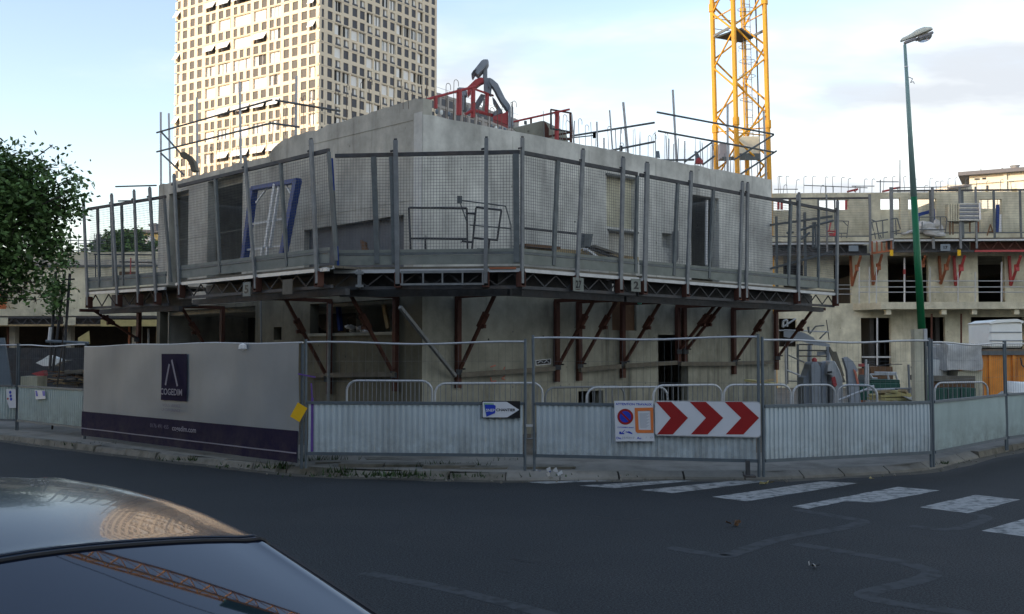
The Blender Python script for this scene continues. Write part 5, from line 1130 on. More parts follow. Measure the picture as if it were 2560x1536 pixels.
# brown scrap board in the recess on the left
wpoly([(985, 1115), (1030, 1140), (1055, 1250), (1000, 1260)], .05, .05, M_WOODB, 'board_scrap', 'small brown board left in the low recess of the left wall', 'board', c2, WL)
# ---- under the platform: waling, props, things in the niche
def wale(u0, v0, u1, v1, pl, label, m_=M_WOODG):
    mm = MB(); mm.bar(pl.shift(.14).hit(u0, v0), pl.shift(.14).hit(u1, v1), .09, .09); return mm.top('timber_rail', m_, label, 'rail', 'timber rails tied between the brackets')
wale(763, 939, 985, 936, WL, 'timber rail between the two left brackets above the fence'); wale(1150, 938, 1385, 922, WR, 'timber rail right of the corner strut'); wale(1450, 925, 1550, 916, WR, 'timber rail between second and third right brackets'); wale(1560, 915, 1690, 907, WR, 'timber rail across the dark doorway')
wale(1700, 910, 1835, 910, WR, 'timber rail right of the dark doorway'); wale(1840, 908, 1930, 906, WR, 'timber rail at the far right end of the wall')
m = MB(); m.bar(WR.shift(.9).hit(1000, 768), WR.shift(.14).hit(1138, 940), .06, .06); m.top('grey_raker', M_GALV, 'long grey raking tube falling from under the front platform to the corner bracket', 'tube')
m = MB(); a_ = WL.shift(.5); m.tube(a_.hit(821, 1002), a_.hit(824, 760), .034, 8); m.top('steel_prop', M_GALV, 'grey steel tube standing beside the second left bracket', 'prop')
m = MB(); a_ = WL.shift(.5); m.tube(a_.hit(653, 870), a_.hit(652, 750), .022, 8); m.top('steel_prop', M_GALV, 'thin grey tube rising behind the banner under the left platform', 'prop')
c5 = lambda x, y: (700 + x / 7.42, 640 + y / 7.42)
q = WL.shift(-.5)
m = MB(); m.bar(q.hit(*c5(1065, 760)), q.hit(*c5(1125, 1390)), .085, .08, up=WL.n); m.top('blue_post', M_BLUE, 'blue steel post standing in the opening under the left platform', 'post')
m = MB(); m.bar(q.hit(*c5(1890, 730)), q.hit(*c5(2010, 1340)), .10, .05, up=WL.n); m.top('leaning_plank', M_WOOD, 'pale plank leaning inside the opening under the platform', 'plank')
m = MB(); rg = random.Random(31)
hp = thing('rubbish_heap', 'heap of torn white sheeting and wire on the sill of the opening under the platform', 'rubbish', q.hit(900, 826))
for k in range(16):
    c = q.hit(*c5(rg.uniform(1270, 1700), rg.uniform(1300, 1400))) + V((0, rg.uniform(-.2, .1), 0)); mm = MB(); r_ = rg.uniform(.03, .07)
    mm.lathe(c, [(0, r_ * .7), (r_, r_ * .2), (r_ * .8, -r_ * .5), (0, -r_ * .6)], 6, 1.4, 1); mm.build('sheeting', M_PLASTIC if k % 2 else M_PVC, hp)
MB().path([q.hit(*c5(*p)) for p in ((1235, 1420), (1250, 1160), (1310, 1130), (1390, 1125), (1480, 1190), (1620, 1300))], .008, 5).build('wire', M_STEELD, hp)
m = MB(); m.bar(q.hit(*c5(590, 1200)), q.hit(*c5(740, 1370)), .05, .05, up=WL.n); m.bar(q.hit(*c5(580, 1395)), q.hit(*c5(860, 1410)), .06, .08, up=WL.n); m.top('dark_clamp', M_STEELD, 'dark steel clamp lying on the left of the sill', 'clamp')
m = MB(); m.lathe(WR.shift(1.3).hit(1599, 762), [(.001, 0), (.045, .01), (.05, .08), (.04, .14), (.015, .16), (.015, .22)], 10); m.top('turquoise_bottle', M_TURQ, 'turquoise plastic bottle hanging under the right platform', 'bottle')
# yellow planks beyond the right end of the wall
m = MB(); m.bar(P(1868, 951, 19.5), P(1935, 960, 19.0), .18, .04); m.top('yellow_plank', M_PLY, 'yellow plank on the ground behind the post right of the chevron board', 'plank')
m = MB(); m.bar(P(1872, 961, 19.2), P(1932, 949, 19.2), .16, .03); m.top('yellow_plank', M_WOOD, 'brownish plank crossing the yellow one behind the barrier', 'plank')
# ================================================================= CREAM TOWER BEHIND
TC, TLf, TRt = V((-22.8, 117, 0)), V((-44.4, 131, 0)), V((-10.2, 134, 0))
TWL, TWR = Plane(TLf, TC), Plane(TC, TRt)
tw = thing('tower_block', 'tall cream apartment tower of small square panels, its left face in sunlight', 'tower', TC)
FH = 2.83; ZB = -0.9; NF = 21
TOPZ = ZB + NF * FH
core = MB(); B4 = TLf + TRt - TC
ins = lambda p, c: p
ctr = (TLf + TRt) / 2
core.prism([V((p.x, p.y, -1)) + ((V((ctr.x, ctr.y, 0)) - V((p.x, p.y, 0)))  .normalized() * .62) for p in (TLf, TC, TRt, B4)], (0, 0, TOPZ + 1.0)); core.build('wall_core', M_TJOINT, tw)
def xs_from(pl, c, ys=None):   # crop columns -> metres along the face
    return [pl.az(u, 200)[0] for u in c]
k1 = lambda x: 400 + x / 4.947
k2 = lambda x: 760 + x / 4.947
# left face columns (kind, left, right) measured near v=200;  w=window bay with n squares beneath, s=square, e=end bay
colsL = [('e', 180, 243), ('s', 275, 328), ('s', 366, 420), ('s', 458, 515), ('w2', 558, 678), ('w2', 716, 862), ('w3', 902, 1112), ('w2', 1150, 1312), ('w2', 1348, 1486), ('s', 1524, 1592), ('s', 1630, 1698), ('s', 1742, 1812)]
faceL = [(k, k1(a), k1(b)) for k, a, b in colsL] + [('e', k2(58), k2(140))]
faceR = []
for i, (c, w_) in enumerate([(212, 62), (318, 60), (418, 62), (518, 62), (625, 62), (718, 60), (812, 58), (907, 58), (1000, 56), (1092, 55), (1180, 54), (1268, 53), (1355, 52), (1437, 50), (1518, 48), (1597, 44)]):
    faceR.append((c, k2(c - w_ / 2), k2(c + w_ / 2)))
def mk(proto, m4, par, name):
    o = bpy.data.objects.new(name, proto); COL.objects.link(o); o.parent = par; o.matrix_local = m4; return o
UNIT = MB().box((0, 0, 0), (1, 1, 1))
def unit(m_, nm): return UNIT.mesh(nm, m_)
uP, uPB, uBl, uCu, uDk, uFr = unit(M_TPANEL, 'panel'), unit(M_TPANELB, 'panel'), unit(M_BLIND, 'blind'), unit(M_CURT, 'curtain'), unit(M_DARKW, 'pane'), unit(M_GALVL, 'frame')
def cell(pl, me, a0, a1, z0, z1, off, th, name, par=None, tilt=0.0):
    org = ORG[tw.name]; o = pl.pt(a0, z0, off) - org
    X, Y, Z = pl.d * (a1 - a0), pl.n * th, V((0, 0, z1 - z0))
    if tilt: Z = V((0, 0, (z1 - z0) * math.cos(tilt))) + (pl.n * -math.sin(tilt) * (z1 - z0)); o = o + pl.n * math.sin(tilt) * (z1 - z0) + V((0, 0, (z1 - z0) * (1 - math.cos(tilt))))
    m4 = Matrix(((X.x, Y.x, Z.x, o.x), (X.y, Y.y, Z.y, o.y), (X.z, Y.z, Z.z, o.z), (0, 0, 0, 1)))
    return mk(me, m4, par or tw, name)
stuffP = MB()
VIS0, VIS1 = 18.0, 40.0       # storeys visible in the frame get their own panels
cnt = {'L': 0, 'R': 0}
rg = random.Random(17)
grid = MB()
def face(pl, cols, side):
    L_ = pl.L
    spans = []
    for i, (k, u0, u1) in enumerate(cols):
        a0, a1 = pl.az(u0, 200)[0], pl.az(u1, 200)[0]; spans.append((k, a0, a1, i))
    # upright piers between openings, full height
    for f in range(NF):
        zf = ZB + f * FH
        # window row: zf+.62 .. zf+2.02 ; square row: zf+2.0.. below next
        rows = ((zf + 1.42, zf + 2.74, 'win'), (zf + .12, zf + 1.12, 'sq'))
        for z0, z1, rk in rows:
            op = []
            for (k, a0, a1, i) in spans:
                if side == 'L':
                    if k == 's': op.append((a0, a1, 'sq', .18 if rk == 'win' else 0))
                    elif k == 'e': op.append((a0, a1, 'win' if rk == 'win' else 'sq', 0))
                    else:
                        n = int(k[1])
                        if rk == 'win': op.append((a0, a1, 'win', 0))
                        else:
                            wd = (a1 - a0); g = wd * (.23 if n == 2 else .18); cw = (wd - g * (n - 1)) / n
                            for q in range(n): op.append((a0 + q * (cw + g), a0 + q * (cw + g) + cw, 'sq', 0))
                else:
                    pair = i // 2; win = (i in (2,)) or (i == 3 and f % 2 == 0) or (pair in (2, 4, 6) and f % 2 == (0 if pair != 6 else 1)) or (pair in (3, 5) and f % 2 == 1) or (i == 13 and f % 3)
                    if i in (0, 1, 14, 15): win = False
                    if rk == 'win' and win: op.append((a0 - .18, a1 + .18, 'win', 0))
                    elif rk == 'sq' and win: op.append((a0, a1, 'low', 0))
                    else: op.append((a0, a1, 'sq', .18 if rk == 'win' else 0))
            x = 0.0
            bz0, bz1 = z0 - .0, z1
            for (a0, a1, kd, ins_) in op:
                grid.frame(pl.pt(x, bz0, -.32), pl.d * (a0 - x), pl.n * .32, V((0, 0, bz1 - bz0)))
                zz0, zz1 = (z0 + ins_, z1 - ins_ * .55) if ins_ else (z0, z1)
                if ins_:
                    grid.frame(pl.pt(a0, z0, -.32), pl.d * (a1 - a0), pl.n * .318, V((0, 0, zz0 - z0))); grid.frame(pl.pt(a0, zz1, -.32), pl.d * (a1 - a0), pl.n * .318, V((0, 0, z1 - zz1)))
                vis = VIS0 < z0 < VIS1 + 12
                if kd == 'sq':
                    if vis and cnt[side] < 150:
                        cnt[side] += 1; cell(pl, uP if side == 'L' else uPB, a0, a1, zz0, zz1, -.14, .05, 'panel')
                    else:
                        stuffP.cur = 0 if side == 'L' else 1
                        stuffP.frame(pl.pt(a0, zz0, -.14), pl.d * (a1 - a0), pl.n * .05, V((0, 0, zz1 - zz0)))
                elif kd == 'low':
                    stuffP.cur = 2; stuffP.frame(pl.pt(a0, zz0 + .28, -.24), pl.d * (a1 - a0), pl.n * .05, V((0, 0, zz1 - zz0 - .28)))
                    stuffP.cur = 1; stuffP.frame(pl.pt(a0 - .04, zz0, -.2), pl.d * (a1 - a0 + .08), pl.n * .21, V((0, 0, .24)))
                    stuffP.cur = 1; stuffP.frame(pl.pt(a0 + .1, zz0 + .28, -.16), pl.d * (a1 - a0) * .4, pl.n * .03, V((0, 0, zz1 - zz0 - .32)))
                else:
                    if vis or z0 > VIS0 - 8:
                        w_ = thing('window', None, None, pl.pt(a0, z0, -.3)); w_.parent = tw; w_.location = pl.pt(a0, z0, -.3) - ORG[tw.name]; ORG[w_.name] = pl.pt(a0, z0, -.3)
                        bw_ = MB(); bw_.frame(pl.pt(a0, z0, -.31), pl.d * (a1 - a0), pl.n * .03, V((0, 0, z1 - z0))); bw_.build('pane', M_DARKW, w_)
                        r = rg.random(); n = max(2, round((a1 - a0) / .75))
                        tilt_floor = side == 'L' and rg.random() < (.55 if f % 5 in (1, 4) else .12)
                        if tilt_floor:
                            for q in range(1 if (a1 - a0) < 2.2 else 2):
                                wq = (a1 - a0) / (1 if (a1 - a0) < 2.2 else 2); bb = MB(); t_ = R(32); o_ = pl.pt(a0 + q * wq + .02, z1 - .02, -.1); down = V((0, 0, -math.cos(t_))) + pl.n * math.sin(t_)
                                bb.frame(o_, pl.d * (wq - .04), down * 1.18, pl.n.cross(V((0, 0, 1))).cross(down) * .0 + V((0, 0, .03))); bb.build('blind', M_BLIND, w_)
                        elif r < .42:
                            bb = MB(); bb.frame(pl.pt(a0 + .03, z0 + .03, -.27), pl.d * (a1 - a0 - .06 - (.35 if rg.random() < .5 else 0)), pl.n * .03, V((0, 0, z1 - z0 - .06))); bb.build('blind', M_BLIND, w_)
                        else:
                            ps = MB(); x_ = a0 + .04; cw = (a1 - a0 - .08) / n
                            for q in range(n):
                                c_ = rg.random()
                                if c_ < .80:
                                    ps.cur = 0 if c_ < .40 else 1; ps.frame(pl.pt(x_ + q * cw + .03, z0 + .04, -.26 + .01 * q), pl.d * (cw * rg.uniform(.5, .93)), pl.n * .02, V((0, 0, z1 - z0 - .1)))
                            if ps.v: ps.build('curtain', [M_CURT, M_BLIND], w_, kind='stuff')
                            fr_ = MB()
                            for q in range(n + 1): fr_.frame(pl.pt(x_ + q * cw - .02, z0 + .02, -.2), pl.d * .045, pl.n * .04, V((0, 0, z1 - z0 - .04)))
                            fr_.build('frame', M_PVC, w_, kind='stuff')
                    else:
                        stuffP.cur = 2; stuffP.frame(pl.pt(a0, z0, -.24), pl.d * (a1 - a0), pl.n * .03, V((0, 0, z1 - z0)))
                x = a1
            grid.frame(pl.pt(x, bz0, -.32), pl.d * (L_ - x), pl.n * .32, V((0, 0, bz1 - bz0)))
        # horizontal bands
        grid.frame(pl.pt(0, zf + 1.12, -.32), pl.d * L_, pl.n * .321, V((0, 0, .30)))
        grid.frame(pl.pt(0, zf + 2.74, -.32), pl.d * L_, pl.n * .321, V((0, 0, .055)))
        grid.frame(pl.pt(0, zf + 2.83, -.32), pl.d * L_, pl.n * .319, V((0, 0, .12)))
face(TWL, faceL, 'L'); face(TWR, faceR, 'R')
grid.build('facade_grid', M_CREAM, tw, kind='stuff')
stuffP.build('far_panels', [M_TPANEL, M_TPANELB, M_BLIND], tw, kind='stuff')
# ---- lower slab block behind the tower, in shade
g0 = V((-14.6, 158, 0)); g1_ = V((1.5, 181, 0)); GP = Plane(g0, g1_)
gb = thing('grey_block', 'lower grey block of square panels behind the right side of the tower', 'building', g0)
ztop = ZV(216, 158) ; MB().frame(GP.pt(-8, -1, -12), GP.d * (GP.L + 8), GP.n * 11.7, V((0, 0, ztop + 1))).build('wall_core', M_GREYB, gb)
gg = MB(); pp = MB(); a = -6.0
while a < GP.L - 1:
    for f in range(1, 12):
        z = ztop - f * 1.9
        if rg.random() < .12: continue
        pp.frame(GP.pt(a, z, -.29), GP.d * 1.0, GP.n * .03, V((0, 0, 1.15)))
    gg.frame(GP.pt(a + 1.2, 0, -.3), GP.d * .55, GP.n * .14, V((0, 0, ztop))); a += 1.95
for f in range(0, 12): gg.frame(GP.pt(-8, ztop - f * 1.9 - .5, -.3), GP.d * (GP.L + 8), GP.n * .12, V((0, 0, .45)))
gg.build('facade_grid', M_GREYB, gb, kind='stuff'); pp.build('panels', M_TPANELB, gb, kind='stuff')
MB().frame(GP.pt(-8, ztop + .9, -.4), GP.d * (GP.L + 8), GP.n * .05, V((0, 0, .05))).build('roof_rail', M_GALVL, gb)

# ================================================================= CRANE
CY = 46.0
cr_ = thing('tower_crane', 'yellow lattice tower crane mast rising behind the right end of the concrete wall', 'crane', P(1845, 880, CY) - V((0, 0, P(1845, 880, CY).z)))
def crp(u, v): return P(u, v, CY)
cx = crp(1858, 400).x; hs = 1.72
# square mast turned so that three chords show on the left and one on the right
ang = math.atan2(34, 88); e1 = V((math.cos(.37), math.sin(.37), 0)) * hs; e2 = V((-math.sin(.37), math.cos(.37), 0)) * hs
near = V((P(1843, 300, 45).x, 45, 0)); C4 = [near, near + e1, near + e1 + e2, near + e2]
tiltx = -0.016
def cp(i, z): return C4[i] + V(((z - 9) * tiltx, 0, z))
for i in range(4):
    MB().tube(cp(i, 0), cp(i, 30), .115, 8).build('mast_chord', M_YEL, cr_)
PH = 2.62
def zig(i, j, z0, r=.045, flip=0):
    k = 0; z = z0
    while z < 28.5:
        a, b = (i, j) if (k + flip) % 2 == 0 else (j, i)
        MB().tube(cp(a, z), cp(b, z + PH / 2), r, 6).build('diagonal', M_YEL, cr_); z += PH / 2; k += 1
zig(0, 1, 1.0); zig(1, 2, 1.6, flip=1); zig(2, 3, 1.2); zig(3, 0, .8, flip=1)
zt = ZV(310, 45.5)
for (v, i, j) in ((30, 3, 0), (318, 3, 1), (338, 0, 1), (30, 2, 1)):
    z = ZV(v, 45.5); MB().tube(cp(i, z), cp(j, z), .03, 6).build('horizontal_tie', M_YEL, cr_)
for v in (310, 0):       # chord couplings
    z = ZV(v, 45.5)
    for i in range(4): MB().tube(cp(i, z - .18), cp(i, z + .18), .16, 8).build('coupling', M_YEL, cr_)
# landings
def landing(v, m_=M_STEELM):
    z = ZV(v, 46); t = thing('landing', None, None, cp(3, z)); t.parent = cr_; t.location = cp(3, z) - ORG[cr_.name]; ORG[t.name] = cp(3, z)
    a, b, c, d = [cp(i, z) for i in range(4)]
    m = MB(); m.prism([d.lerp(a, .1), d.lerp(c, .9), c.lerp(b, .45), a.lerp(b, .25)], (0, 0, .07)); m.build('floor_plate', m_, t)
    for p, q in ((d, c), (c, b), (d, a)): MB().bar(p + V((0, 0, .12)), q + V((0, 0, .12)), .05, .12).build('kick_board', M_GALV, t)
    for zz in (1.0, .5):
        MB().tube(d + V((0, 0, zz)), c + V((0, 0, zz)), .02, 5).build('hand_rail', M_GALVL, t)
landing(88); landing(-90)
# ladder with hoops
l0, l1 = cp(2, 0) + e1 * -.35 - e2 * .35, cp(2, 0) + e1 * -.12 - e2 * .35
lad = thing('ladder', None, None, l0); lad.parent = cr_; lad.location = l0 - ORG[cr_.name]; ORG[lad.name] = l0
z0, z1 = ZV(345, 46), ZV(-60, 46)
for p in (l0, l1): MB().tube(p + V(((z0 - 9) * tiltx, 0, z0)), p + V(((z1 - 9) * tiltx, 0, z1)), .025, 5).build('stile', M_GALVL, lad)
z = z0
while z < z1: MB().tube(l0 + V(((z - 9) * tiltx, 0, z)), l1 + V(((z - 9) * tiltx, 0, z)), .015, 4).build('rung', M_GALVL, lad); z += .36
for v in (114, 150, 188, 246, 20, -20):
    z = ZV(v, 46); c = (l0 + l1) / 2 + V(((z - 9) * tiltx - .1, -.3, z)); MB().path([c + V((.38 * math.cos(k * .6283), .34 * math.sin(k * .6283), 0)) for k in range(11)], .016, 4).build('safety_hoop', M_GALVL, lad)
for dx in (-.48, -.1):
    MB().tube((l0 + l1) / 2 + V(((z0 - 9) * tiltx + dx, -.5, ZV(246, 46))), (l0 + l1) / 2 + V(((z1 - 9) * tiltx + dx, -.5, ZV(114, 46))), .010, 4).build('cage_bar', M_GALVL, lad)
MB().tube(cp(2, 2) - e2 * .6, cp(2, 29) - e2 * .6, .035, 6).build('power_cable', M_STEELD, cr_)
# slewing head, jib, counter jib and cab, out of frame above but mirrored in the car window
hd = (cp(0, 30) + cp(2, 30)) / 2; jd = V((-.80, -.60, 0)); js = V((.60, -.80, 0))
MB().tube(hd, hd + V((0, 0, 1.2)), 1.1, 12).build('slewing_ring', M_STEELM, cr_); MB().bar(hd + V((0, 0, 1.2)), hd + V((0, 0, 7)), 1.1, 1.1).build('tower_head', M_YEL, cr_)
jb = thing('jib', None, None, hd); jb.parent = cr_; jb.location = hd - ORG[cr_.name]; ORG[jb.name] = hd
A_ = hd + V((0, 0, 1.6))
for o_, nm in ((js * .6, 'lower_chord'), (js * -.6, 'lower_chord'), (V((0, 0, 1.2)), 'upper_chord')): MB().tube(A_ + o_, A_ + o_ + jd * 38, .11, 6).build(nm, M_YEL, jb)
k = 0; mm = MB()
while k < 37:
    for o_ in (js * .6, js * -.6): mm.tube(A_ + o_ + jd * k, A_ + V((0, 0, 1.2)) + jd * (k + .7), .05, 4).tube(A_ + V((0, 0, 1.2)) + jd * (k + .7), A_ + o_ + jd * (k + 1.4), .05, 4)
    mm.tube(A_ + js * .6 + jd * k, A_ - js * .6 + jd * (k + 1.4), .04, 4); k += 1.4
mm.build('lacing', M_YEL, jb, kind='stuff')
MB().tube(hd + V((0, 0, 7)), A_ + V((0, 0, 1.2)) + jd * 26, .04, 5).build('tie_bar', M_STEELM, jb)
MB().frame(A_ - js * .6 - jd * 12, jd * 12, js * 1.2, V((0, 0, .25))).build('counter_jib', M_YEL, jb)
MB().tube(hd + V((0, 0, 7)), A_ - jd * 11, .04, 5).build('tie_bar', M_STEELM, jb)
for q_ in range(3): MB().frame(A_ - js * .9 - jd * (11.5 - q_ * .9) - V((0, 0, 2.0)), jd * .8, js * 1.8, V((0, 0, 2.2))).build('counterweight', M_CONC, jb)
MB().frame(hd + js * 1.0 + V((0, 0, -.2)), jd * 1.5, js * 1.4, V((0, 0, 2.0))).build('cab', M_GALVL, jb)
MB().frame(A_ - js * .7 + jd * 24 + V((0, 0, -.5)), jd * 1.6, js * 1.4, V((0, 0, .5))).build('trolley', M_RED, jb)
MB().frame(A_ + js * .65 + jd * 9, jd * 3.2, js * .1, V((0, 0, 1.3))).build('jib_board', M_DGREEN, jb)
# cream control cabinet at the foot landing
m = MB(); q = P(1838, 394, 46.2); m.box(q, q + V((1.15, .5, 1.0))); m.build('control_cabinet', M_LAMP, cr_, bevel=.02)
m = MB(); q = P(1800, 398, 45.6); m.box(q, q + V((.45, .5, .75))); m.build('side_box', M_LAMPD, cr_, bevel=.02)
m = MB(); q = P(1806, 400, 45.3); m.box(q, q + V((1.75, .12, .14))).box(q + V((.8, 0, .14)), q + V((1.75, .1, .3))); m.build('foot_beam', M_STEELM, cr_)

# ================================================================= BUILDING SITE BLOCK ON THE RIGHT
RB = Plane(V((10, 46.2, 0)), V((30, 45.2, 0)))
rb_ = thing('far_concrete_block', 'beige concrete block with two open storeys behind the site on the right', 'building', RB.pt(0, SITE))
def hz(u0, u1, v0, v1): 
    a0, zt_ = RB.az(u0, v0); a1, _ = RB.az(u1, v0); _, zb_ = RB.az((u0 + u1) / 2, v1); return (a0, a1, zb_, zt_)
aR0 = RB.az(1890, 500)[0]; aR1 = RB.az(2900, 500)[0]
Zslab = RB.az(2300, 768)[1]; Zdeck = RB.az(2300, 612)[1]; Ztop = RB.az(2300, 481)[1]
cA = lambda x, y: (1930 + x / 7.42, 420 + y / 7.42); cB = lambda x, y: (2240 + x / 7.42, 420 + y / 7.42)
def hh(c, x0, x1, y0, y1): a, b = c(x0, y0), c(x1, y1); return hz(a[0], b[0], a[1], b[1])
hu = [hh(cA, 30, 325, 575, 790), hh(cA, 860, 1420, 590, 780), hh(cA, 2010, 2380, 565, 1340), hh(cB, 225, 750, 575, 1260), hh(cB, 1550, 1965, 585, 1250)]
wall_mesh(RB, aR0, aR1, Zdeck - .1, Ztop, .22, hu, lambda a: Ztop + .02 * noise.noise(V((a * 2, 0, 0))), .6, 'upper_wall', M_CONCY, rb_)
hm = [hz(2084, 2127, 640, 759), hz(2219, 2319, 640, 759), hz(2444, 2511, 640, 759), hz(1958, 2010, 640, 762), hz(2620, 2700, 640, 759)]
wall_mesh(RB, aR0, aR1, Zslab - .05, Zdeck - .105, .22, hm, None, None, 'middle_wall', M_CONCY, rb_)
RBl = RB.shift(-.0); hg = [hz(2152, 2226, 795, 960), hz(2300, 2362, 793, 960), hz(2427, 2560, 793, 960), hz(1947, 1991, 797, 867)]
wall_mesh(RB, aR0, aR1, SITE - .1, Zslab - .055, .22, hg, None, None, 'ground_wall', M_CONCY, rb_)
# balcony slab projecting, 
def rbx(a0, a1, z0, z1, o0, o1, nm, m_): return MB().frame(RB.pt(a0, z0, o0), RB.d * (a1 - a0), RB.n * (o1 - o0), V((0, 0, z1 - z0))).build(nm, m_, rb_)
aS = RB.az(2138, 760)[0]; zs1, zs0 = RB.az(2300, 759)[1], RB.az(2300, 776)[1]
m = MB(); q = [RB.pt(aS - .1, zs0, .005), RB.pt(aS + .75, zs0, 1.3), RB.pt(aR1, zs0, 1.3), RB.pt(aR1, zs0, .005)]; m.prism(q, (0, 0, zs1 - zs0)); m.build('balcony_slab', M_CONCY, rb_)
for z in (Zdeck - .3, Zslab - .2, Ztop - .25 + 9): pass
m = MB(); m.prism([RB.pt(aR0, Zdeck - .35, -.25), RB.pt(aR1, Zdeck - .35, -.25), RB.pt(aR1, Zdeck - .35, -9), RB.pt(aR0, Zdeck - .35, -9)], (0, 0, .2)); m.build('floor_slab', M_CONC, rb_)
m = MB(); m.prism([RB.pt(aR0, Zslab - .2, -.25), RB.pt(aR1, Zslab - .2, -.25), RB.pt(aR1, Zslab - .2, -9), RB.pt(aR0, Zslab - .2, -9)], (0, 0, .2)); m.build('floor_slab', M_CONC, rb_)
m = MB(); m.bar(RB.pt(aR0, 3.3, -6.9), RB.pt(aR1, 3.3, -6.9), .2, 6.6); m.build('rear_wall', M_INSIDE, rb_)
m = MB(); m.bar(RB.pt(aR0, 7.97, -5.0), RB.pt(aR1, 7.97, -5.0), .2, 2.24); m.build('rear_wall', M_CONCY, rb_)
for a in [RB.az(u, 600)[0] for u in (2180, 2345, 2425, 2560)]:
    m = MB(); m.bar(RB.pt(a, 7.75, -.25), RB.pt(a, 7.75, -4.8), .18, 2.1); m.build('inner_wall', M_CONCY, rb_); m = MB(); m.bar(RB.pt(a, 2.9, -.25), RB.pt(a, 2.9, -6.7), .18, 5.4); m.build('inner_wall', M_INSIDE, rb_)
# slab seams and consoles under the balcony
for u in (2200, 2335, 2409, 2512): a = RB.az(u, 785)[0]; rbx(a - .1, a + .12, zs0 - .24, zs0 - .004, .9, 1.2, 'console_block', M_CONCY)
# rebar along the top
rg = random.Random(41)
for u, v in [(1946, 443), (1951, 443), (1968, 443), (1988, 452), (2009, 444), (2030, 443), (2063, 445), (2082, 443), (2102, 446), (2120, 449), (2159, 450), (2179, 450), (2207, 446), (2232, 444), (2262, 444), (2289, 450), (2323, 448), (2342, 456), (2350, 455), (2369, 449), (2391, 447), (2412, 448), (2420, 458), (1957, 465), (2050, 466), (2140, 468), (2310, 466), (2440, 450), (2470, 455), (2500, 452), (2530, 456)]:
    q = RB.shift(-.1); a, zt_ = q.az(u, v); t_ = q.pt(a + rg.uniform(-.08, .08), zt_); mm = MB(); mm.path([q.pt(a, Ztop - .1), t_, t_ + RB.d * .06 + V((0, 0, .05)), t_ + RB.d * .14 + V((0, 0, .02))], .012, 4); mm.build('rebar', M_GALV, rb_)
m = MB()
for (x0, y0, x1, y1, c) in ((590, 325, 1770, 372, cA), (40, 398, 480, 398, cA), (1480, 340, 1900, 340, cA), (1935, 258, 2350, 260, cA), (0, 372, 960, 355, cB)):
    q = RB.shift(-.3); m = MB(); m.tube(q.hit(*c(x0, y0)), q.hit(*c(x1, y1)), .022, 5); m.build('roof_tube', M_GALV, rb_)
for (u, vt) in ((2250, 400), (2065, 466), (2083, 466), (2201, 450), (2245, 470), (2150, 468)):
    q = RB.shift(-.3); MB().tube(q.hit(u, 482), q.hit(u, vt), .025, 5).build('roof_post', M_GALV, rb_)
for (x0, y0, x1, y1, c) in ((1395, 445, 1595, 395, cA), (2045, 440, 2210, 408, cA), (1530, 440, 1570, 400, cA), (2250, 385, 2380, 365, cA)):
    q = RB.shift(-.5); MB().tube(q.hit(*c(x0, y0)), q.hit(*c(x1, y1)), .05, 5).build('red_tube', M_RED, rb_)
for (x, y0, y1, wd) in ((118, 640, 775, .1), (180, 640, 775, .1), (1385, 600, 775, .14), (1410, 600, 775, .08)):
    q = RB.shift(-3.5); MB().bar(q.hit(*cA(x, y1)), q.hit(*cA(x, y0)), wd, .1).build('red_post', M_RED, rb_)
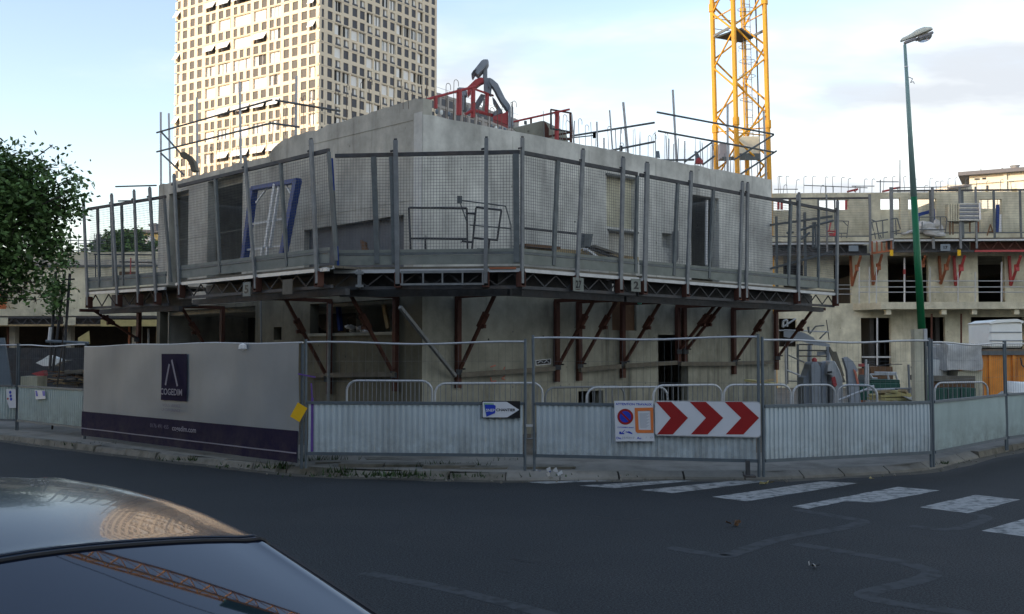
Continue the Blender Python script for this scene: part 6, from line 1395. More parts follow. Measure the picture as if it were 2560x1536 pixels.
# working platforms of the far block (stepped in plan)
def far_platform(label, A, B, posts, span, zd, zt, plates=(), frames=(), red=False):
    pl = Plane(A, B); L_ = pl.L; t = thing('far_working_platform', label, 'platform', pl.pt(0, zd - .8), 'steel working platforms on the far block')
    for i in range(3): MB().frame(pl.pt(0, zd - .05, -1.35 + i * .45), pl.d * L_, pl.n * .43, V((0, 0, .05))).build('deck_plank', M_WOODG, t)
    MB().frame(pl.pt(0, zd - .14, -.02), pl.d * L_, pl.n * .06, V((0, 0, .08))).build('edge_channel', M_GALVL, t)
    MB().frame(pl.pt(0, zd, 0), pl.d * L_, pl.n * .03, V((0, 0, .19))).build('toe_board', M_CONCY, t)
    MB().frame(pl.pt(0, zd + .20, -.01), pl.d * L_, pl.n * .05, V((0, 0, .05))).build('toe_rail', M_STEELM, t)
    MB().frame(pl.pt(0, zt, -.02), pl.d * L_, pl.n * .06, V((0, 0, .08))).build('top_rail', M_STEELD, t)
    tb = MB(); low = zd - .58; x = 0
    tb.bar(pl.pt(0, low, -.1), pl.pt(L_, low, -.1), .07, .09); tb.build('bottom_chord', M_RED if red else M_STEELD, t)
    tb = MB()
    while x < L_ - .35: tb.bar(pl.pt(x, low, -.1), pl.pt(x + .35, zd - .12, -.1), .035, .035); tb.bar(pl.pt(x + .35, zd - .12, -.1), pl.pt(x + .7, low, -.1), .035, .035); x += .7
    tb.build('lattice', M_RUST if red else M_STEELD, t, kind='stuff')
    MB().frame(pl.pt(0, low, -.55), pl.d * L_, pl.n * .03, V((0, 0, .45))).build('inner_bearer', M_STEELD if not red else M_RUST, t)
    for (u, w_) in posts:
        a = pl.az(u, 550)[0]; MB().bar(pl.pt(a, low + .1, .06), pl.pt(a, zt + .2, .06), w_, .06, up=pl.n).build('post', M_GALV, t)
    for (u, w_) in frames:
        a = pl.az(u, 550)[0]; MB().bar(pl.pt(a, zd, .02), pl.pt(a, zt, .02), w_, .05, up=pl.n).build('mesh_frame_bar', M_STEELM, t)
    wm = MB(); z = zd + .3
    while z < zt: wm.tube(pl.pt(0, z, -.02), pl.pt(L_, z, -.02), .0035, 3, caps=False); z += .11
    wm.build('guard_mesh', M_WIRE, t, kind='stuff')
    for (u, v, wd, h_, body) in plates:
        a, z = pl.az(u, v); pb_ = MB().frame(pl.pt(a - wd / 2, z - h_ / 2, .1), pl.d * wd, pl.n * .02, V((0, 0, h_))).build('number_plate', M_BANNER, t)
        if body: text_on(body, 'number', M_BLACK, pb_, pl.pt(a - wd * .2, z - h_ * .25, .13), pl.d, (0, 0, 1), wd * .42, h_ * .5, 0, .04)
    return t
zdk = RB.az(2300, 606)[1]
f0, f1 = RB.shift(1.4), None
def fp(u, off): q = RB.shift(off); p = q.hit(u, 600); return V((p.x, p.y, 0))
far_platform('left stretch of the far block platform, behind the end mesh of the near one', fp(1920, 1.3), fp(2176, 1.3), [(1993, .10), (2066, .07), (2174, .11)], None, zdk - .08, zdk + 1.82, [(2132, 622, .42, .26, '')], [(2046, .07), (2087, .06)])
far_platform('middle stretch of the far block platform with a number 17 plate', fp(2226, 1.5), fp(2436, 1.5), [(2228, .15), (2331, .11), (2399, .10)], None, zdk + .02, zdk + 2.1, [(2361, 620, .42, .30, '17')], [(2326, .09), (2406, .11)])
far_platform('right stretch of the far block platform with a red lower chord', fp(2438, 1.5), fp(2760, 1.5), [(2439, .08), (2640, .1)], None, zdk + .02, zdk + 2.1, [], [(2485, .10), (2551, .09)], red=True)
jp = thing('platform_link', 'slanting orange framed link between two stretches of the far platform', 'platform link', fp(2178, 1.3) + V((0, 0, zdk - .6)))
pa, pb2 = fp(2178, 1.3), fp(2226, 1.5)
for z in (zdk - .05, zdk - .55): MB().bar(pa + V((0, 0, z - .08)), pb2 + V((0, -.3, z)), .08, .08).build('chord', M_ORANGE if z < zdk - .2 else M_GALVL, jp)
for k in (0, .25, .5, .75, 1): q = pa.lerp(pb2, k); MB().bar(q + V((0, -.1, zdk - .6)), q + V((0, -.1, zdk - .1)), .06, .06).build('upright', M_ORANGE, jp)
# folding guard rails on the far platform
def rl(name, label, segs, c, y, r=.022, m_=M_STEELM, cat='guardrail', group=None):
    ps = [(P(*c(x0, y0), y), P(*c(x1, y1), y)) for x0, y0, x1, y1 in segs]
    zmin = min(min(a.z, b.z) for a, b in ps); t = thing(name, label, cat, V((ps[0][0].x, ps[0][0].y, zmin)), group)
    for a, b in ps: MB().tube(a, b, r, 5).build('tube', m_, t)
    return t
rl('folding_rail', 'grey guard rail frame left of the broad blank wall on the far platform', [(1215, 985, 1420, 990), (1420, 985, 1385, 1305), (1215, 1215, 1385, 1215), (1285, 1215, 1285, 1300), (1320, 990, 1400, 1075)], cA, 44.2)
rl('folding_rail', 'red guard rail frame folded behind the end of the near platform', [(1030, 1175, 1180, 1180), (1215, 1020, 1165, 1260), (1090, 1010, 1060, 1165), (1050, 1220, 1160, 1225), (1070, 1250, 1160, 1255)], cA, 43.8, .035, M_RED)
rl('folding_rail', 'bent guard rails sagging in the platform gap left of the lamp post', [(1840, 1010, 2150, 960), (1845, 965, 1930, 1000), (1850, 1010, 1880, 1170), (1840, 1240, 2150, 1190), (1930, 1010, 1990, 1320), (2050, 990, 2060, 1300), (1900, 1200, 1920, 1320), (2000, 1240, 2030, 1310), (2210, 950, 2320, 935), (2320, 935, 2380, 1140), (2290, 960, 2305, 1250), (2210, 1190, 2370, 1160)], cA, 43.9, .028)
rl('folding_rail', 'guard rail frame in front of the grey sheeting right of the lamp post', [(380, 915, 915, 910), (915, 910, 945, 970), (940, 970, 915, 1200), (390, 1145, 930, 1145), (485, 1000, 480, 1150), (820, 920, 830, 1140)], cB, 43.9, .025)
rl('trestle', 'little brown trestle leaning beside the blue prop on the far platform', [(1750, 1050, 1690, 1255), (1750, 1050, 1800, 1200), (1710, 1190, 1800, 1185)], cB, 43.9, .03, M_WOODB, 'trestle')
rl('inclined_guard_bar', 'bars of the near platform end, rising to the right in front of the far block', [(480, 1165, 1140, 975), (340, 590, 320, 1200), (270, 1210, 400, 1195), (760, 1010, 760, 1480), (800, 1010, 815, 1480), (700, 1085, 800, 1085), (540, 1320, 700, 1200)], cA, 24.5, .03, M_STEELM)
def box3(nm, c, x0, y0, x1, y1, y, dep, m_, label, cat, bevel=.0, group=None, sm=False):
    a, b = P(*c(x0, y1), y), P(*c(x1, y0), y); mm = MB(); mm.box((a.x, y, a.z), (b.x, y + dep, b.z)); return mm.top(nm, m_, label, cat, group, bevel=bevel)
# blue steel bits, sheeting, panel stack on the far platform
flat('blue_formwork', [cB(*p) for p in ((380, 850), (720, 755), (730, 975), (690, 960), (690, 830), (440, 895), (440, 985), (405, 990))], 44.6, .1, M_BLUE, 'blue formwork frame standing in the large opening right of the lamp post', 'formwork')
m = MB(); rg = random.Random(6)
hp = thing('grey_sheeting', 'pile of crumpled grey sheeting on the far platform beside the lamp post', 'sheeting', P(*cB(600, 1260), 44.1))
for (x, y, rx, ry) in ((500, 1060, 130, 80), (620, 1060, 130, 75), (760, 1020, 70, 80), (840, 1150, 60, 100), (450, 1150, 120, 70), (300, 1190, 140, 40), (180, 1215, 110, 25), (650, 1180, 170, 80), (800, 1220, 130, 50)):
    mm = MB(); s_ = 44.1 / FPX / 7.42; c_ = P(*cB(x, y), 44.1); mm.lathe(c_, [(.01, ry * s_), (rx * s_ * .6, ry * s_ * .8), (rx * s_, 0), (rx * s_ * .8, -ry * s_ * .8), (.01, -ry * s_)], 9, 1, .5)
    mm.v = [p + V((noise.noise(p * 3), 0, noise.noise(p * 3.3 + V((5, 0, 0))))) * .10 for p in mm.v]; mm.build('fold', M_PLASTIC, hp)
ps_ = thing('panel_stack', 'stack of ribbed pale panels on a trestle on the far platform', 'panel stack', P(*cB(1250, 1240), 44.0))
for k in range(9):
    y = 655 + k * 37; a, b = P(*cB(1180, y + 26), 44.0), P(*cB(1560, y), 44.0); MB().box((a.x, 44.0, a.z), (b.x, 45.1, b.z)).build('pale_panel', M_FORM if k % 2 else M_CONC2, ps_)
    for j in range(5): c_ = P(*cB(985 + j * 45, y + 20), 44.05); MB().tube(c_, c_ + V((.08, .5, .03)), .05, 6).build('tube_end', M_CONCY, ps_)
for x in (1000, 1055, 1370, 1525): MB().tube(P(*cB(x, 1000), 44.2), P(*cB(x, 1240), 44.2), .035, 5).build('trestle_leg', M_ORANGE if x > 1400 else M_WOODB, ps_)
MB().tube(P(*cB(1548, 650), 43.95), P(*cB(1562, 960), 43.95), .04, 5).build('white_edge', M_PVC, ps_)
flat('blue_prop', [cB(*p) for p in ((1875, 680), (1925, 678), (1915, 1050), (1900, 1260), (1845, 1260), (1870, 1050))], 44.6, .12, M_BLUE, 'tall blue steel prop in the doorway at the right of the far platform', 'prop')
flat('white_panel_piece', [cB(*p) for p in ((1915, 860), (1955, 865), (1960, 1200), (1910, 1200))], 45.6, .05, M_PVC, 'white board seen right of the tall blue prop', 'board')
box3('timber_packers', cB, 1975, 1205, 2300, 1255, 44.1, .6, M_WOODG, 'low pile of weathered timbers at the right of the far platform', 'timbers')
# orange brackets beneath the far platforms
for (u0, u1, vt, vb, mm_, lb) in ((2152, 2130, 640, 715, M_ORANGE, 'orange raking bracket left of the dark opening pair'), (2205, 2183, 637, 712, M_ORANGE, 'orange V bracket under the slanting platform link'), (2313, 2296, 640, 690, M_ORANGE, 'orange bracket just right of the lamp post'), (2375, 2352, 640, 710, M_ORANGE, 'faint orange bracket right of the number 17 plate'), (2412, 2389, 640, 714, M_RED, 'red bracket left of the red platform chord'), (2552, 2527, 640, 714, M_RED, 'red bracket at the right edge of the photo')):
    q = RB.shift(.1); q2 = RB.shift(1.2); t = thing('raking_bracket', lb, 'bracket', q.hit(u1, vb), 'brackets under the far platforms')
    MB().bar(q.hit(u1, vb), q.hit(u1 - 4, vt), .1, .1).build('upright', mm_, t); MB().bar(q.hit(u1, vb), q2.hit(u0, vt), .09, .09).build('strut', mm_, t)
    MB().cbox(q.hit(u1, vb).lerp(q2.hit(u0, vt), .6), .17, .15, .3).build('sleeve', mm_, t)
for u, lb in ((2229, 'yellow tag hanging under the slanting platform link'), (2398, 'yellow tag hanging left of the red chord')):
    q = P(u, 640, 43.7); m = MB(); m.bar(q, q + V((0, 0, .26)), .14, .02); m.top('yellow_tag', M_YTAG, lb, 'tag')
# balcony rails
for k, (u0, u1) in enumerate(((2088, 2130), (2145, 2350), (2360, 2443), (2444, 2700))):
    t = thing('balcony_rail', ['tube rail across the leftmost dark opening of the far block', 'tube rail on the far balcony behind the lamp post', 'tube rail on the far balcony right of the lamp post', 'tube rail on the far balcony at the right edge'][k], 'railing', RB.shift(.9).hit(u0, 759), 'tube railings of the far block')
    q = RB.shift(1.1 if k else .1)
    for v in ((703, 718, 731) if k else (713, 723, 736)): MB().tube(q.hit(u0, v), q.hit(u1, v), .022, 5).build('rail', M_GALVL, t)
    for u in ((), (2148, 2173, 2191, 2303, 2325), (2395,), (2438, 2503, 2620))[k]: MB().tube(q.hit(u, 759), q.hit(u, 668 if k == 1 else 680), .025, 5).build('post', M_GALVL, t)
for (u, v0, v1, m_, lb) in ((2261, 758, 645, M_PVC, 'white prop with a red collar in the middle opening of the far block'), (2193, 940, 795, M_GALVL, 'pale prop standing in the ground floor opening left of the lamp post'), (2329, 880, 785, M_RUST, 'rusty prop right of the lamp post under the balcony'), (2403, 880, 785, M_RUST, 'rusty prop in the middle of the wall under the balcony'), (2504, 758, 655, M_GALVL, 'pale prop beside the right dark opening')):
    q = RB.shift(.9 if v0 > 800 else .15); MB().tube(q.hit(u, v0 + (90 if v0 > 800 else 0)), q.hit(u, v1), .04, 6).top('floor_prop', m_, lb, 'prop')
m = MB(); q = RB.shift(.15); m.tube(q.hit(2261, 686), q.hit(2261, 674), .06, 6); m.top('red_collar', M_RED, 'red collar round the white prop in the middle opening', 'collar')
q = RB.shift(.2); m = MB(); m.bar(q.hit(2155, 893), q.hit(2226, 893), .07, .07); m.top('cross_bar', M_GALVL, 'pale bar across the ground floor opening left of the lamp post', 'bar')
# neighbour houses far right
fh = thing('cream_apartment_block', 'cream apartment block with dark flat roof and aerials beyond the far block', 'building', V((52, 118, 0)))
FA = Plane(P(2424, 480, 122) * 1.0, P(2640, 480, 108) * 1.0); FA = Plane(V((P(2424, 480, 122).x, 122, 0)), V((P(2700, 480, 116.5).x, 116.5, 0)))
zr = FA.az(2424, 441)[1]
MB().frame(FA.pt(0, 0, -12), FA.d * FA.L, FA.n * 12, V((0, 0, zr))).build('wall', M_FAR, fh)
MB().frame(FA.pt(-1.2, zr, -12.5), FA.d * (FA.L + 1.2), FA.n * 13.6, V((0, 0, .45))).build('roof', M_ROOF, fh)
for (x0, y0, x1, y1, m_) in ((1455, 200, 1550, 230, M_DARKW), (1600, 185, 1670, 220, M_DARKW), (1672, 330, 1715, 425, M_DARKW), (2025, 290, 2070, 390, M_DARKW), (1525, 335, 1590, 470, M_CURT), (2140, 300, 2220, 355, M_CURT), (2145, 390, 2240, 470, M_OCHRE), (1660, 430, 1710, 470, M_OCHRE), (2300, 285, 2370, 470, M_CURT)):
    (ua, va), (ub, vb) = cB(x0, y0), cB(x1, y1); a0, z1 = FA.az(ua, va); a1, _ = FA.az(ub, va); _, z0 = FA.az(ua, vb); MB().frame(FA.pt(a0, z0, -.05), FA.d * (a1 - a0), FA.n * .09, V((0, 0, z1 - z0))).build('window', m_, fh)
for x in (1500, 1625, 1810, 1880, 2000, 2130, 2250):
    u, _ = cB(x, 200); a, _ = FA.az(u, 460); MB().frame(FA.pt(a, 0, 0), FA.d * .35, FA.n * .25, V((0, 0, zr - 2.6 if x != 2000 else zr))).build('pilaster', M_FAR, fh)
MB().frame(FA.pt(0, FA.az(2500, 456)[1], .0), FA.d * 9, FA.n * .3, V((0, 0, .15))).build('cornice', M_FAR, fh)
lw = thing('low_cream_wing', 'low cream building wing left of the apartment block, far right', 'building', V((48, 118, 0)))
a, b = P(2368, 462, 112), P(2430, 455, 112); MB().box((a.x, 112, 0), (b.x, 122, a.z)).build('wall', M_FAR, lw)
a, b = P(2372, 470, 111.5), P(2425, 470, 111.5); MB().bar(a, b + V((0, 0, .25)), .8, .18).build('roof_edge', M_ROOF, lw)
MB().box((a.x + .3, 111.9, a.z - 2), (b.x - .3, 111.98, a.z - .4)).build('window_strip', M_CURT, lw)
ch = thing('roof_aerials', 'bundle of chimneys, aerials and a small dish on the dark flat roof', 'aerials', FA.pt(3, zr + .45, -3))
for (x, y0, y1, wd) in ((1440, 150, 115, .9), (1570, 140, 60, .7), (1575, 60, 10, .12), (1715, 125, 85, 1.3), (1970, 100, 40, .7), (2040, 85, 45, .8), (1972, 40, 5, .2)):
    q = FA.shift(-3); p, t_ = q.hit(*cB(x, y0 + 10)), q.hit(*cB(x, y1)); MB().tube(p - V((0, 0, .5)), t_, wd * .5, 7).build('chimney' if wd > .5 else 'aerial', M_ROOF, ch)
q = FA.shift(-3); MB().lathe(q.hit(*cB(2205, 5)), [(.01, -.2), (.4, 0), (.6, .3)], 10).tube(q.hit(*cB(2190, 70)), q.hit(*cB(2205, 10)), .06, 5).build('dish', M_GALVL, ch)

# ================================================================= SITE MATERIAL BETWEEN FENCE AND BUILDINGS
c9 = lambda x, y: (1930 + x / 7.066, 800 + y / 7.066); cD = lambda x, y: (2240 + x / 6.453, 780 + y / 6.453); cE = lambda x, y: (1920 + x / 3.709, 650 + y / 3.709)
def to_ground(o):      # material stands on the site ground
    return o
def solid(nm, xy, c, y, dep, m_, label, cat, bevel=.0, down=True, group=None, skew=0.0):
    pts = [P(*c(*p), y) for p in xy]
    if down:
        zm = min(p.z for p in pts); pts = [V((p.x, p.y, SITE if p.z < zm + .12 else p.z)) for p in pts]
    mm = MB(); mm.prism(pts, V((skew, dep, 0))); return mm.top(nm, m_, label, cat, group, bevel=bevel)
# orange tank with ribs
tk = thing('orange_tank', 'big orange steel tank behind the right fence, rust streaked, with a white crate on top', 'tank', P(*cD(1700, 1300), 26.5))
a, b = P(*cD(1385, 1350), 26.5), P(*cD(2400, 635), 26.5)
MB().box((a.x, 26.5, SITE), (b.x, 28.6, b.z)).build('body', M_TANK, tk, bevel=.03)
for x in (1480, 1860, 2280):
    q = P(*cD(x, 635), 26.5); MB().box((q.x, 26.44, SITE + .05), (q.x + .08, 26.5, q.z - .02)).build('rib', M_TANK, tk)
q = P(*cD(1385, 635), 26.4); MB().box((q.x - .05, 26.4, q.z - .1), (b.x + .05, 26.5, q.z)).build('top_flange', M_STEELM, tk)
q = P(*cD(1760, 900), 26.4); MB().path([P(*cD(2010, 740), 26.35), P(*cD(2030, 860), 26.35), P(*cD(2080, 900), 26.35)], .02, 5).build('hose', M_STEELD, tk)
wc = thing('white_wrapped_crate', 'large white wrapped crate standing on top of the orange tank', 'crate', P(*cD(1800, 600), 26.8))
a, b = P(*cD(1520, 590), 26.9), P(*cD(2045, 165), 26.9)
mm = MB(); mm.box((a.x, 26.9, a.z + .02), (b.x, 28.2, b.z)); mm.build('box', M_SACK, wc, bevel=.05)
mm = MB(); mm.prism([P(*cD(x, y), 26.85) for x, y in ((1505, 175), (1640, 125), (1960, 115), (2065, 150), (2050, 185), (1990, 160), (1620, 180), (1525, 200))], (0, 1.3, 0)); mm.build('cover_sheet', M_SACK, wc)
for y in (335, 470): q = P(*cD(1515, y), 26.88); MB().box((q.x, 26.88, q.z), (b.x, 26.9, q.z + .02)).build('strap', M_BANNER, wc)
q = P(*cD(1515, 600), 26.7); MB().box((q.x - .05, 26.75, q.z - .08), (b.x + .3, 28.2, q.z + .0)).build('pallet', M_WOODG, wc)
# plastic wrapped pallets
def wrapped(nm, c, x0, y0, x1, y1, y, dep, m_, label, cat, down=True, lump=.05, n=7):
    a, b = P(*c(x0, y1), y), P(*c(x1, y0), y); z0 = SITE if down else a.z; mm = MB(); vs = []; L1, L2, L3 = b.x - a.x, dep, b.z - z0
    def grid_face(o, ux, uy):
        k = len(mm.v); vs = [V(o) + V(ux) * (i / n) + V(uy) * (j / n) for i in range(n + 1) for j in range(n + 1)]
        vs = [p + V((noise.noise(p * 2.2), noise.noise(p * 2.4 + V((9, 0, 0))), noise.noise(p * 2.3 + V((0, 7, 0))))) * lump for p in vs]
        mm.add(vs, [(i * (n + 1) + j, (i + 1) * (n + 1) + j, (i + 1) * (n + 1) + j + 1, i * (n + 1) + j + 1) for i in range(n) for j in range(n)])
    grid_face((a.x, y, z0), (L1, 0, 0), (0, 0, L3)); grid_face((a.x, y, z0), (0, L2, 0), (0, 0, L3)); grid_face((b.x, y, z0), (0, L2, 0), (0, 0, L3)); grid_face((a.x, y, b.z), (L1, 0, 0), (0, L2, 0)); grid_face((a.x, y + dep, z0), (L1, 0, 0), (0, 0, L3))
    return mm.top(nm, m_, label, cat, smooth=True)
wrapped('wrapped_pallet', cD, 835, 520, 1380, 940, 25.0, 1.2, M_PLASTIC, 'tall pallet wrapped in grey plastic left of the orange tank', 'pallet', down=False, lump=.08)
wrapped('sack_pallet', cD, 1000, 955, 1390, 1340, 25.1, 1.0, M_CONCY, 'pallet of beige sacks beneath the plastic wrapped pallet', 'pallet', lump=.07)
wrapped('wrapped_pallet', cD, 570, 560, 830, 765, 25.6, 1.0, M_PLASTIC, 'translucent wrapped load on the white block right of the fence post', 'pallet', down=False, lump=.06)
wrapped('white_block', cD, 560, 770, 820, 1030, 25.5, 1.0, M_SACK, 'square white block below the translucent load', 'block', down=False, lump=.02)
box3('block_pallet', cD, 520, 1035, 1280, 1120, 24.9, 1.2, M_WOODG, 'dark flat pallet carrying the white block', 'pallet')
MB().box((P(*cD(560, 1100), 25).x, 25.0, SITE), (P(*cD(1260, 1100), 25).x, 26, P(*cD(1260, 1115), 25).z)).top('dark_crate', M_WOODB, 'dark brown crate under the loaded pallet', 'crate')
for k, (x0, x1, y0) in enumerate(((640, 830, 1240), (850, 1030, 1235), (1050, 1290, 1230))):
    box3('green_crate', cD, x0, y0, x1, 1420, 24.2, .7, M_DGREEN, ['left', 'middle', 'right'][k] + ' one of three dark green crates behind the barrier right of the lamp post', 'crate', .01, 'green crates behind the right barrier')
box3('red_crate', cD, 575, 1165, 660, 1420, 24.4, .5, M_RUST, 'narrow red brown crate left of the green crates', 'crate')
# filled big bag at the right edge
bb = thing('big_bag', 'grey big bag with a white folded top beside the orange tank', 'bag', P(*cD(1950, 1330), 21.5))
mm = MB(); q = P(*cD(2010, 1230), 21.5); rr_ = (P(*cD(2260, 1230), 21.5) - q).length
mm.lathe(V((q.x + .25, q.y + .5, SITE)), [(.02, 0), (.62, .02), (.72, .35), (.60, .62), (.38, .76), (.02, .78)], 18); mm.v = [p + V((noise.noise(p * 3), 0, noise.noise(p * 4))) * .05 for p in mm.v]; mm.build('bag_body', M_CONC, bb, smooth=True)
mm = MB(); mm.lathe(V((q.x + .3, q.y + .45, SITE + .66)), [(.44, 0), (.36, .10), (.34, .30), (.02, .33)], 14); mm.v = [p + V((noise.noise(p * 3), 0, noise.noise(p * 4))) * .06 for p in mm.v]; mm.build('white_top', M_SACK, bb, smooth=True)
# grey formwork wedges
def wedge(xy, y, dep, m_, label): return solid('formwork_wedge', xy, c9, y, dep, m_, label, 'formwork', .015, group='grey formwork wedges stacked behind the barriers')
wedge([(555, 1010), (600, 1000), (690, 760), (690, 1130), (560, 1130)], 24.2, .5, M_FORM, 'pale slanting formwork wedge at the left of the stack')
wedge([(690, 790), (720, 745), (800, 745), (865, 850), (865, 1400), (700, 1400)], 24.0, .6, M_FORM, 'tall grey formwork block with a chamfered head, left of centre')
wedge([(865, 850), (880, 745), (960, 745), (985, 800), (985, 1400), (865, 1400)], 24.15, .6, M_FORM, 'second grey formwork block with a chamfered head')
wedge([(985, 800), (1020, 730), (1110, 725), (1150, 800), (1200, 900), (1250, 1060), (1270, 1400), (1090, 1400), (1060, 990), (975, 960)], 23.9, .6, M_GALVL, 'pale sloping formwork piece at the right of the stack')
solid('red_formwork_foot', [(555, 1020), (630, 1010), (680, 1130), (690, 1400), (555, 1400)], c9, 24.3, .4, M_RUST, 'dark red foot under the leftmost formwork wedge', 'formwork')
solid('red_formwork_foot', [(1060, 1020), (1115, 1000), (1150, 1150), (1120, 1190), (1080, 1150)], c9, 23.85, .1, M_RED, 'bright red foot on the right formwork piece', 'formwork', down=False)
solid('black_gap_plate', [(975, 915), (1060, 905), (1060, 940), (985, 945)], c9, 23.86, .03, M_BLACK, 'black slot plate on the sloping formwork', 'plate', down=False)
solid('leaning_plank', [(1025, 480), (1080, 560), (1220, 900), (1300, 1100), (1260, 1110), (1080, 700), (1025, 560)], c9, 25.2, .08, M_WOODG, 'weathered plank leaning behind the sloping formwork', 'plank', down=False)
solid('leaning_plank', [(1085, 560), (1140, 560), (1280, 990), (1230, 1000)], c9, 25.4, .08, M_WOODG, 'second weathered plank leaning beside the first', 'plank', down=False)
solid('leaning_formwork', [(1265, 680), (1330, 655), (1430, 730), (1520, 880), (1500, 920), (1440, 870), (1540, 1150), (1600, 1400), (1400, 1400), (1330, 900)], c9, 23.6, .15, M_FORM, 'pale grey panel leaning right of the formwork stack', 'panel')
solid('pink_panel_edge', [(1440, 870), (1480, 900), (1545, 1140), (1510, 1150)], c9, 23.55, .03, M_SPRAY, 'pinkish edge strip on the leaning panel', 'strip', down=False)
mm = MB(); mm.lathe(P(*c9(750, 720), 24.1), [(.001, -.04), (.06, -.03), (.065, .03), (.03, .07), (.001, .075)], 10); mm.top('red_helmet', M_RED, 'round red cap on top of the chamfered formwork block', 'cap')
solid('orange_box', [(1590, 780), (1650, 775), (1650, 830), (1590, 830)], c9, 27, .3, M_RED, 'small red box left of the ground floor opening', 'box', down=False)
solid('orange_can', [(1590, 860), (1640, 860), (1640, 960), (1590, 960)], c9, 27, .3, M_ORANGE, 'orange can below the red box', 'can')
# access stair tower
stt = thing('stair_tower', 'grey scaffold stair tower beyond the right end of the concrete wall', 'scaffold stair', P(1990, 985, 27.0))
def sb(x0, y0, x1, y1, r, m_, nm, y=27.0, dy=0, c=c9): MB().tube(P(*c(x0, y0), y), P(*c(x1, y1), y + dy), r, 6).build(nm, m_, stt)
def sp_(xy, m_, nm, y=27.0, ext=.05, c=c9): mm = MB(); mm.prism([P(*c(*p), y) for p in xy], (0, ext, 0)); mm.build(nm, m_, stt)
sb(235, 440, 250, 1150, .03, M_GALVL, 'standard'); sb(268, 430, 275, 1130, .03, M_GALV, 'standard', 27.6); sb(455, 430, 465, 1150, .035, M_GALV, 'standard', 28); sb(995, 480, 995, 740, .06, M_FORM, 'standard'); sb(665, 430, 660, 740, .06, M_FORM, 'standard', 27.5)
sp_([(215, 185), (330, 180), (560, 225), (740, 315), (760, 350), (1020, 430), (1020, 480), (720, 440), (440, 350), (215, 300)], M_FORM, 'stair_side')
sb(210, 180, 1000, 215, .02, M_GALVL, 'hand_rail'); sb(190, 130, 420, -20, .025, M_GALVL, 'hand_rail'); sb(190, 130, 200, 20, .03, M_GALVL, 'hand_rail'); sb(200, 20, 270, 0, .03, M_GALVL, 'hand_rail'); sb(270, 0, 270, 120, .025, M_GALVL, 'hand_rail'); sb(840, 335, 970, 205, .02, M_STEELM, 'hand_rail'); sb(665, 250, 770, 115, .02, M_STEELM, 'hand_rail'); sb(770, 115, 920, 100, .02, M_STEELM, 'hand_rail')
for y in (435, 540, 640): sb(480, y, 720 if y == 435 else 970, y + 3, .02, M_STEELD, 'tread_edge'); 
sp_([(800, 560), (970, 555), (970, 610), (800, 640)], M_FORM, 'tread', 27.05); sp_([(440, 430), (475, 430), (475, 660), (440, 660)], M_STEELM, 'stringer', 27.1)
sb(265, 430, 410, 360, .02, M_GALVL, 'brace'); sb(260, 890, 560, 1010, .025, M_GALVL, 'brace'); sb(290, 625, 570, 750, .02, M_GALV, 'brace'); sb(250, 1080, 560, 1085, .02, M_GALV, 'brace'); sb(960, 0, 1010, 350, .012, M_STEELD, 'chain'); sb(640, 120, 650, 230, .03, M_STEELM, 'coupler'); sb(120, 190, 215, 185, .02, M_GALVL, 'tie')
# working table, green timber packs, tube frames, pallets
solid('dark_machine', [(1740, 830), (1900, 820), (2130, 830), (2140, 1050), (1760, 1050)], c9, 25.5, .5, M_WOODB, 'dark brown machine box behind the tube frame', 'machine', down=False)
for k, (x0, y0, x1, y1) in enumerate(((1750, 1060, 2260, 1130), (1560, 1130, 2270, 1215))):
    box3('green_beam_pack', c9, x0, y0, x1, y1 if not k else 1420, 24.5 - k * .3, .8, M_DGREEN, ['upper dark green pack of beams left of the timber pillar', 'lower dark green pack of beams behind the pallets'][k], 'beams', .01)
for y, wd_ in ((985, 'topmost'), (1015, 'second'), (1035, 'middle'), (1060, 'fourth'), (1095, 'lowest')):
    m = MB(); m.bar(P(*c9(1525, y), 24.9), P(*c9(1740, y), 24.9), .04, .04); m.top('steel_bar', M_STEELM, wd_ + ' of the five thin steel bars left of the green beams', 'bar', 'thin steel bars in a stack')
tf = thing('tube_trestle', 'grey tube trestle lying on the green beams', 'trestle', P(*c9(1800, 1060), 24.4))
for s_ in ((1730, 965, 2180, 965), (1810, 930, 2200, 935), (1740, 970, 1770, 1030), (2185, 950, 2215, 1055), (2040, 920, 2060, 1055), (1770, 1030, 1860, 1035)): MB().tube(P(*c9(s_[0], s_[1]), 24.4), P(*c9(s_[2], s_[3]), 24.4), .025, 6).build('tube', M_GALVL, tf)
gf = thing('tube_guard', 'pale tube guard with a rope, crossing in front of the pallet heap', 'guardrail', P(*c9(1700, 1400), 19.5))
for s_ in ((1690, 780, 1700, 1440), (1660, 700, 1655, 1150), (1640, 1240, 2300, 1215), (1150, 1430, 1640, 1235), (1640, 1240, 1800, 1165)): MB().tube(P(*c9(s_[0], s_[1]), 19.5), P(*c9(s_[2], s_[3]), 19.5), .022, 6).build('tube', M_GALVL, gf)
for s_ in ((1680, 740, 1870, 815), (1870, 815, 2090, 785), (2090, 785, 2300, 785)): MB().tube(P(*c9(s_[0], s_[1]), 19.5), P(*c9(s_[2], s_[3]), 19.5), .008, 5).build('rope', M_STEELD, gf)
g = thing('tube_post', 'pale tube post with clamps left of the timber pillar', 'post', P(*cD(215, 1420), 19.3))
for s_ in ((200, 850, 225, 1420), (250, 880, 300, 1020), (-10, 1245, 350, 1230)): MB().tube(P(*cD(s_[0], s_[1]), 19.3), P(*cD(s_[2], s_[3]), 19.3), .022, 6).build('tube', M_GALV, g)
pl_ = thing('pallet_heap', 'heap of broken yellowish pallets behind the fence left of the timber pillar', 'pallets', P(2200, 1000, 18.0))
rg = random.Random(12)
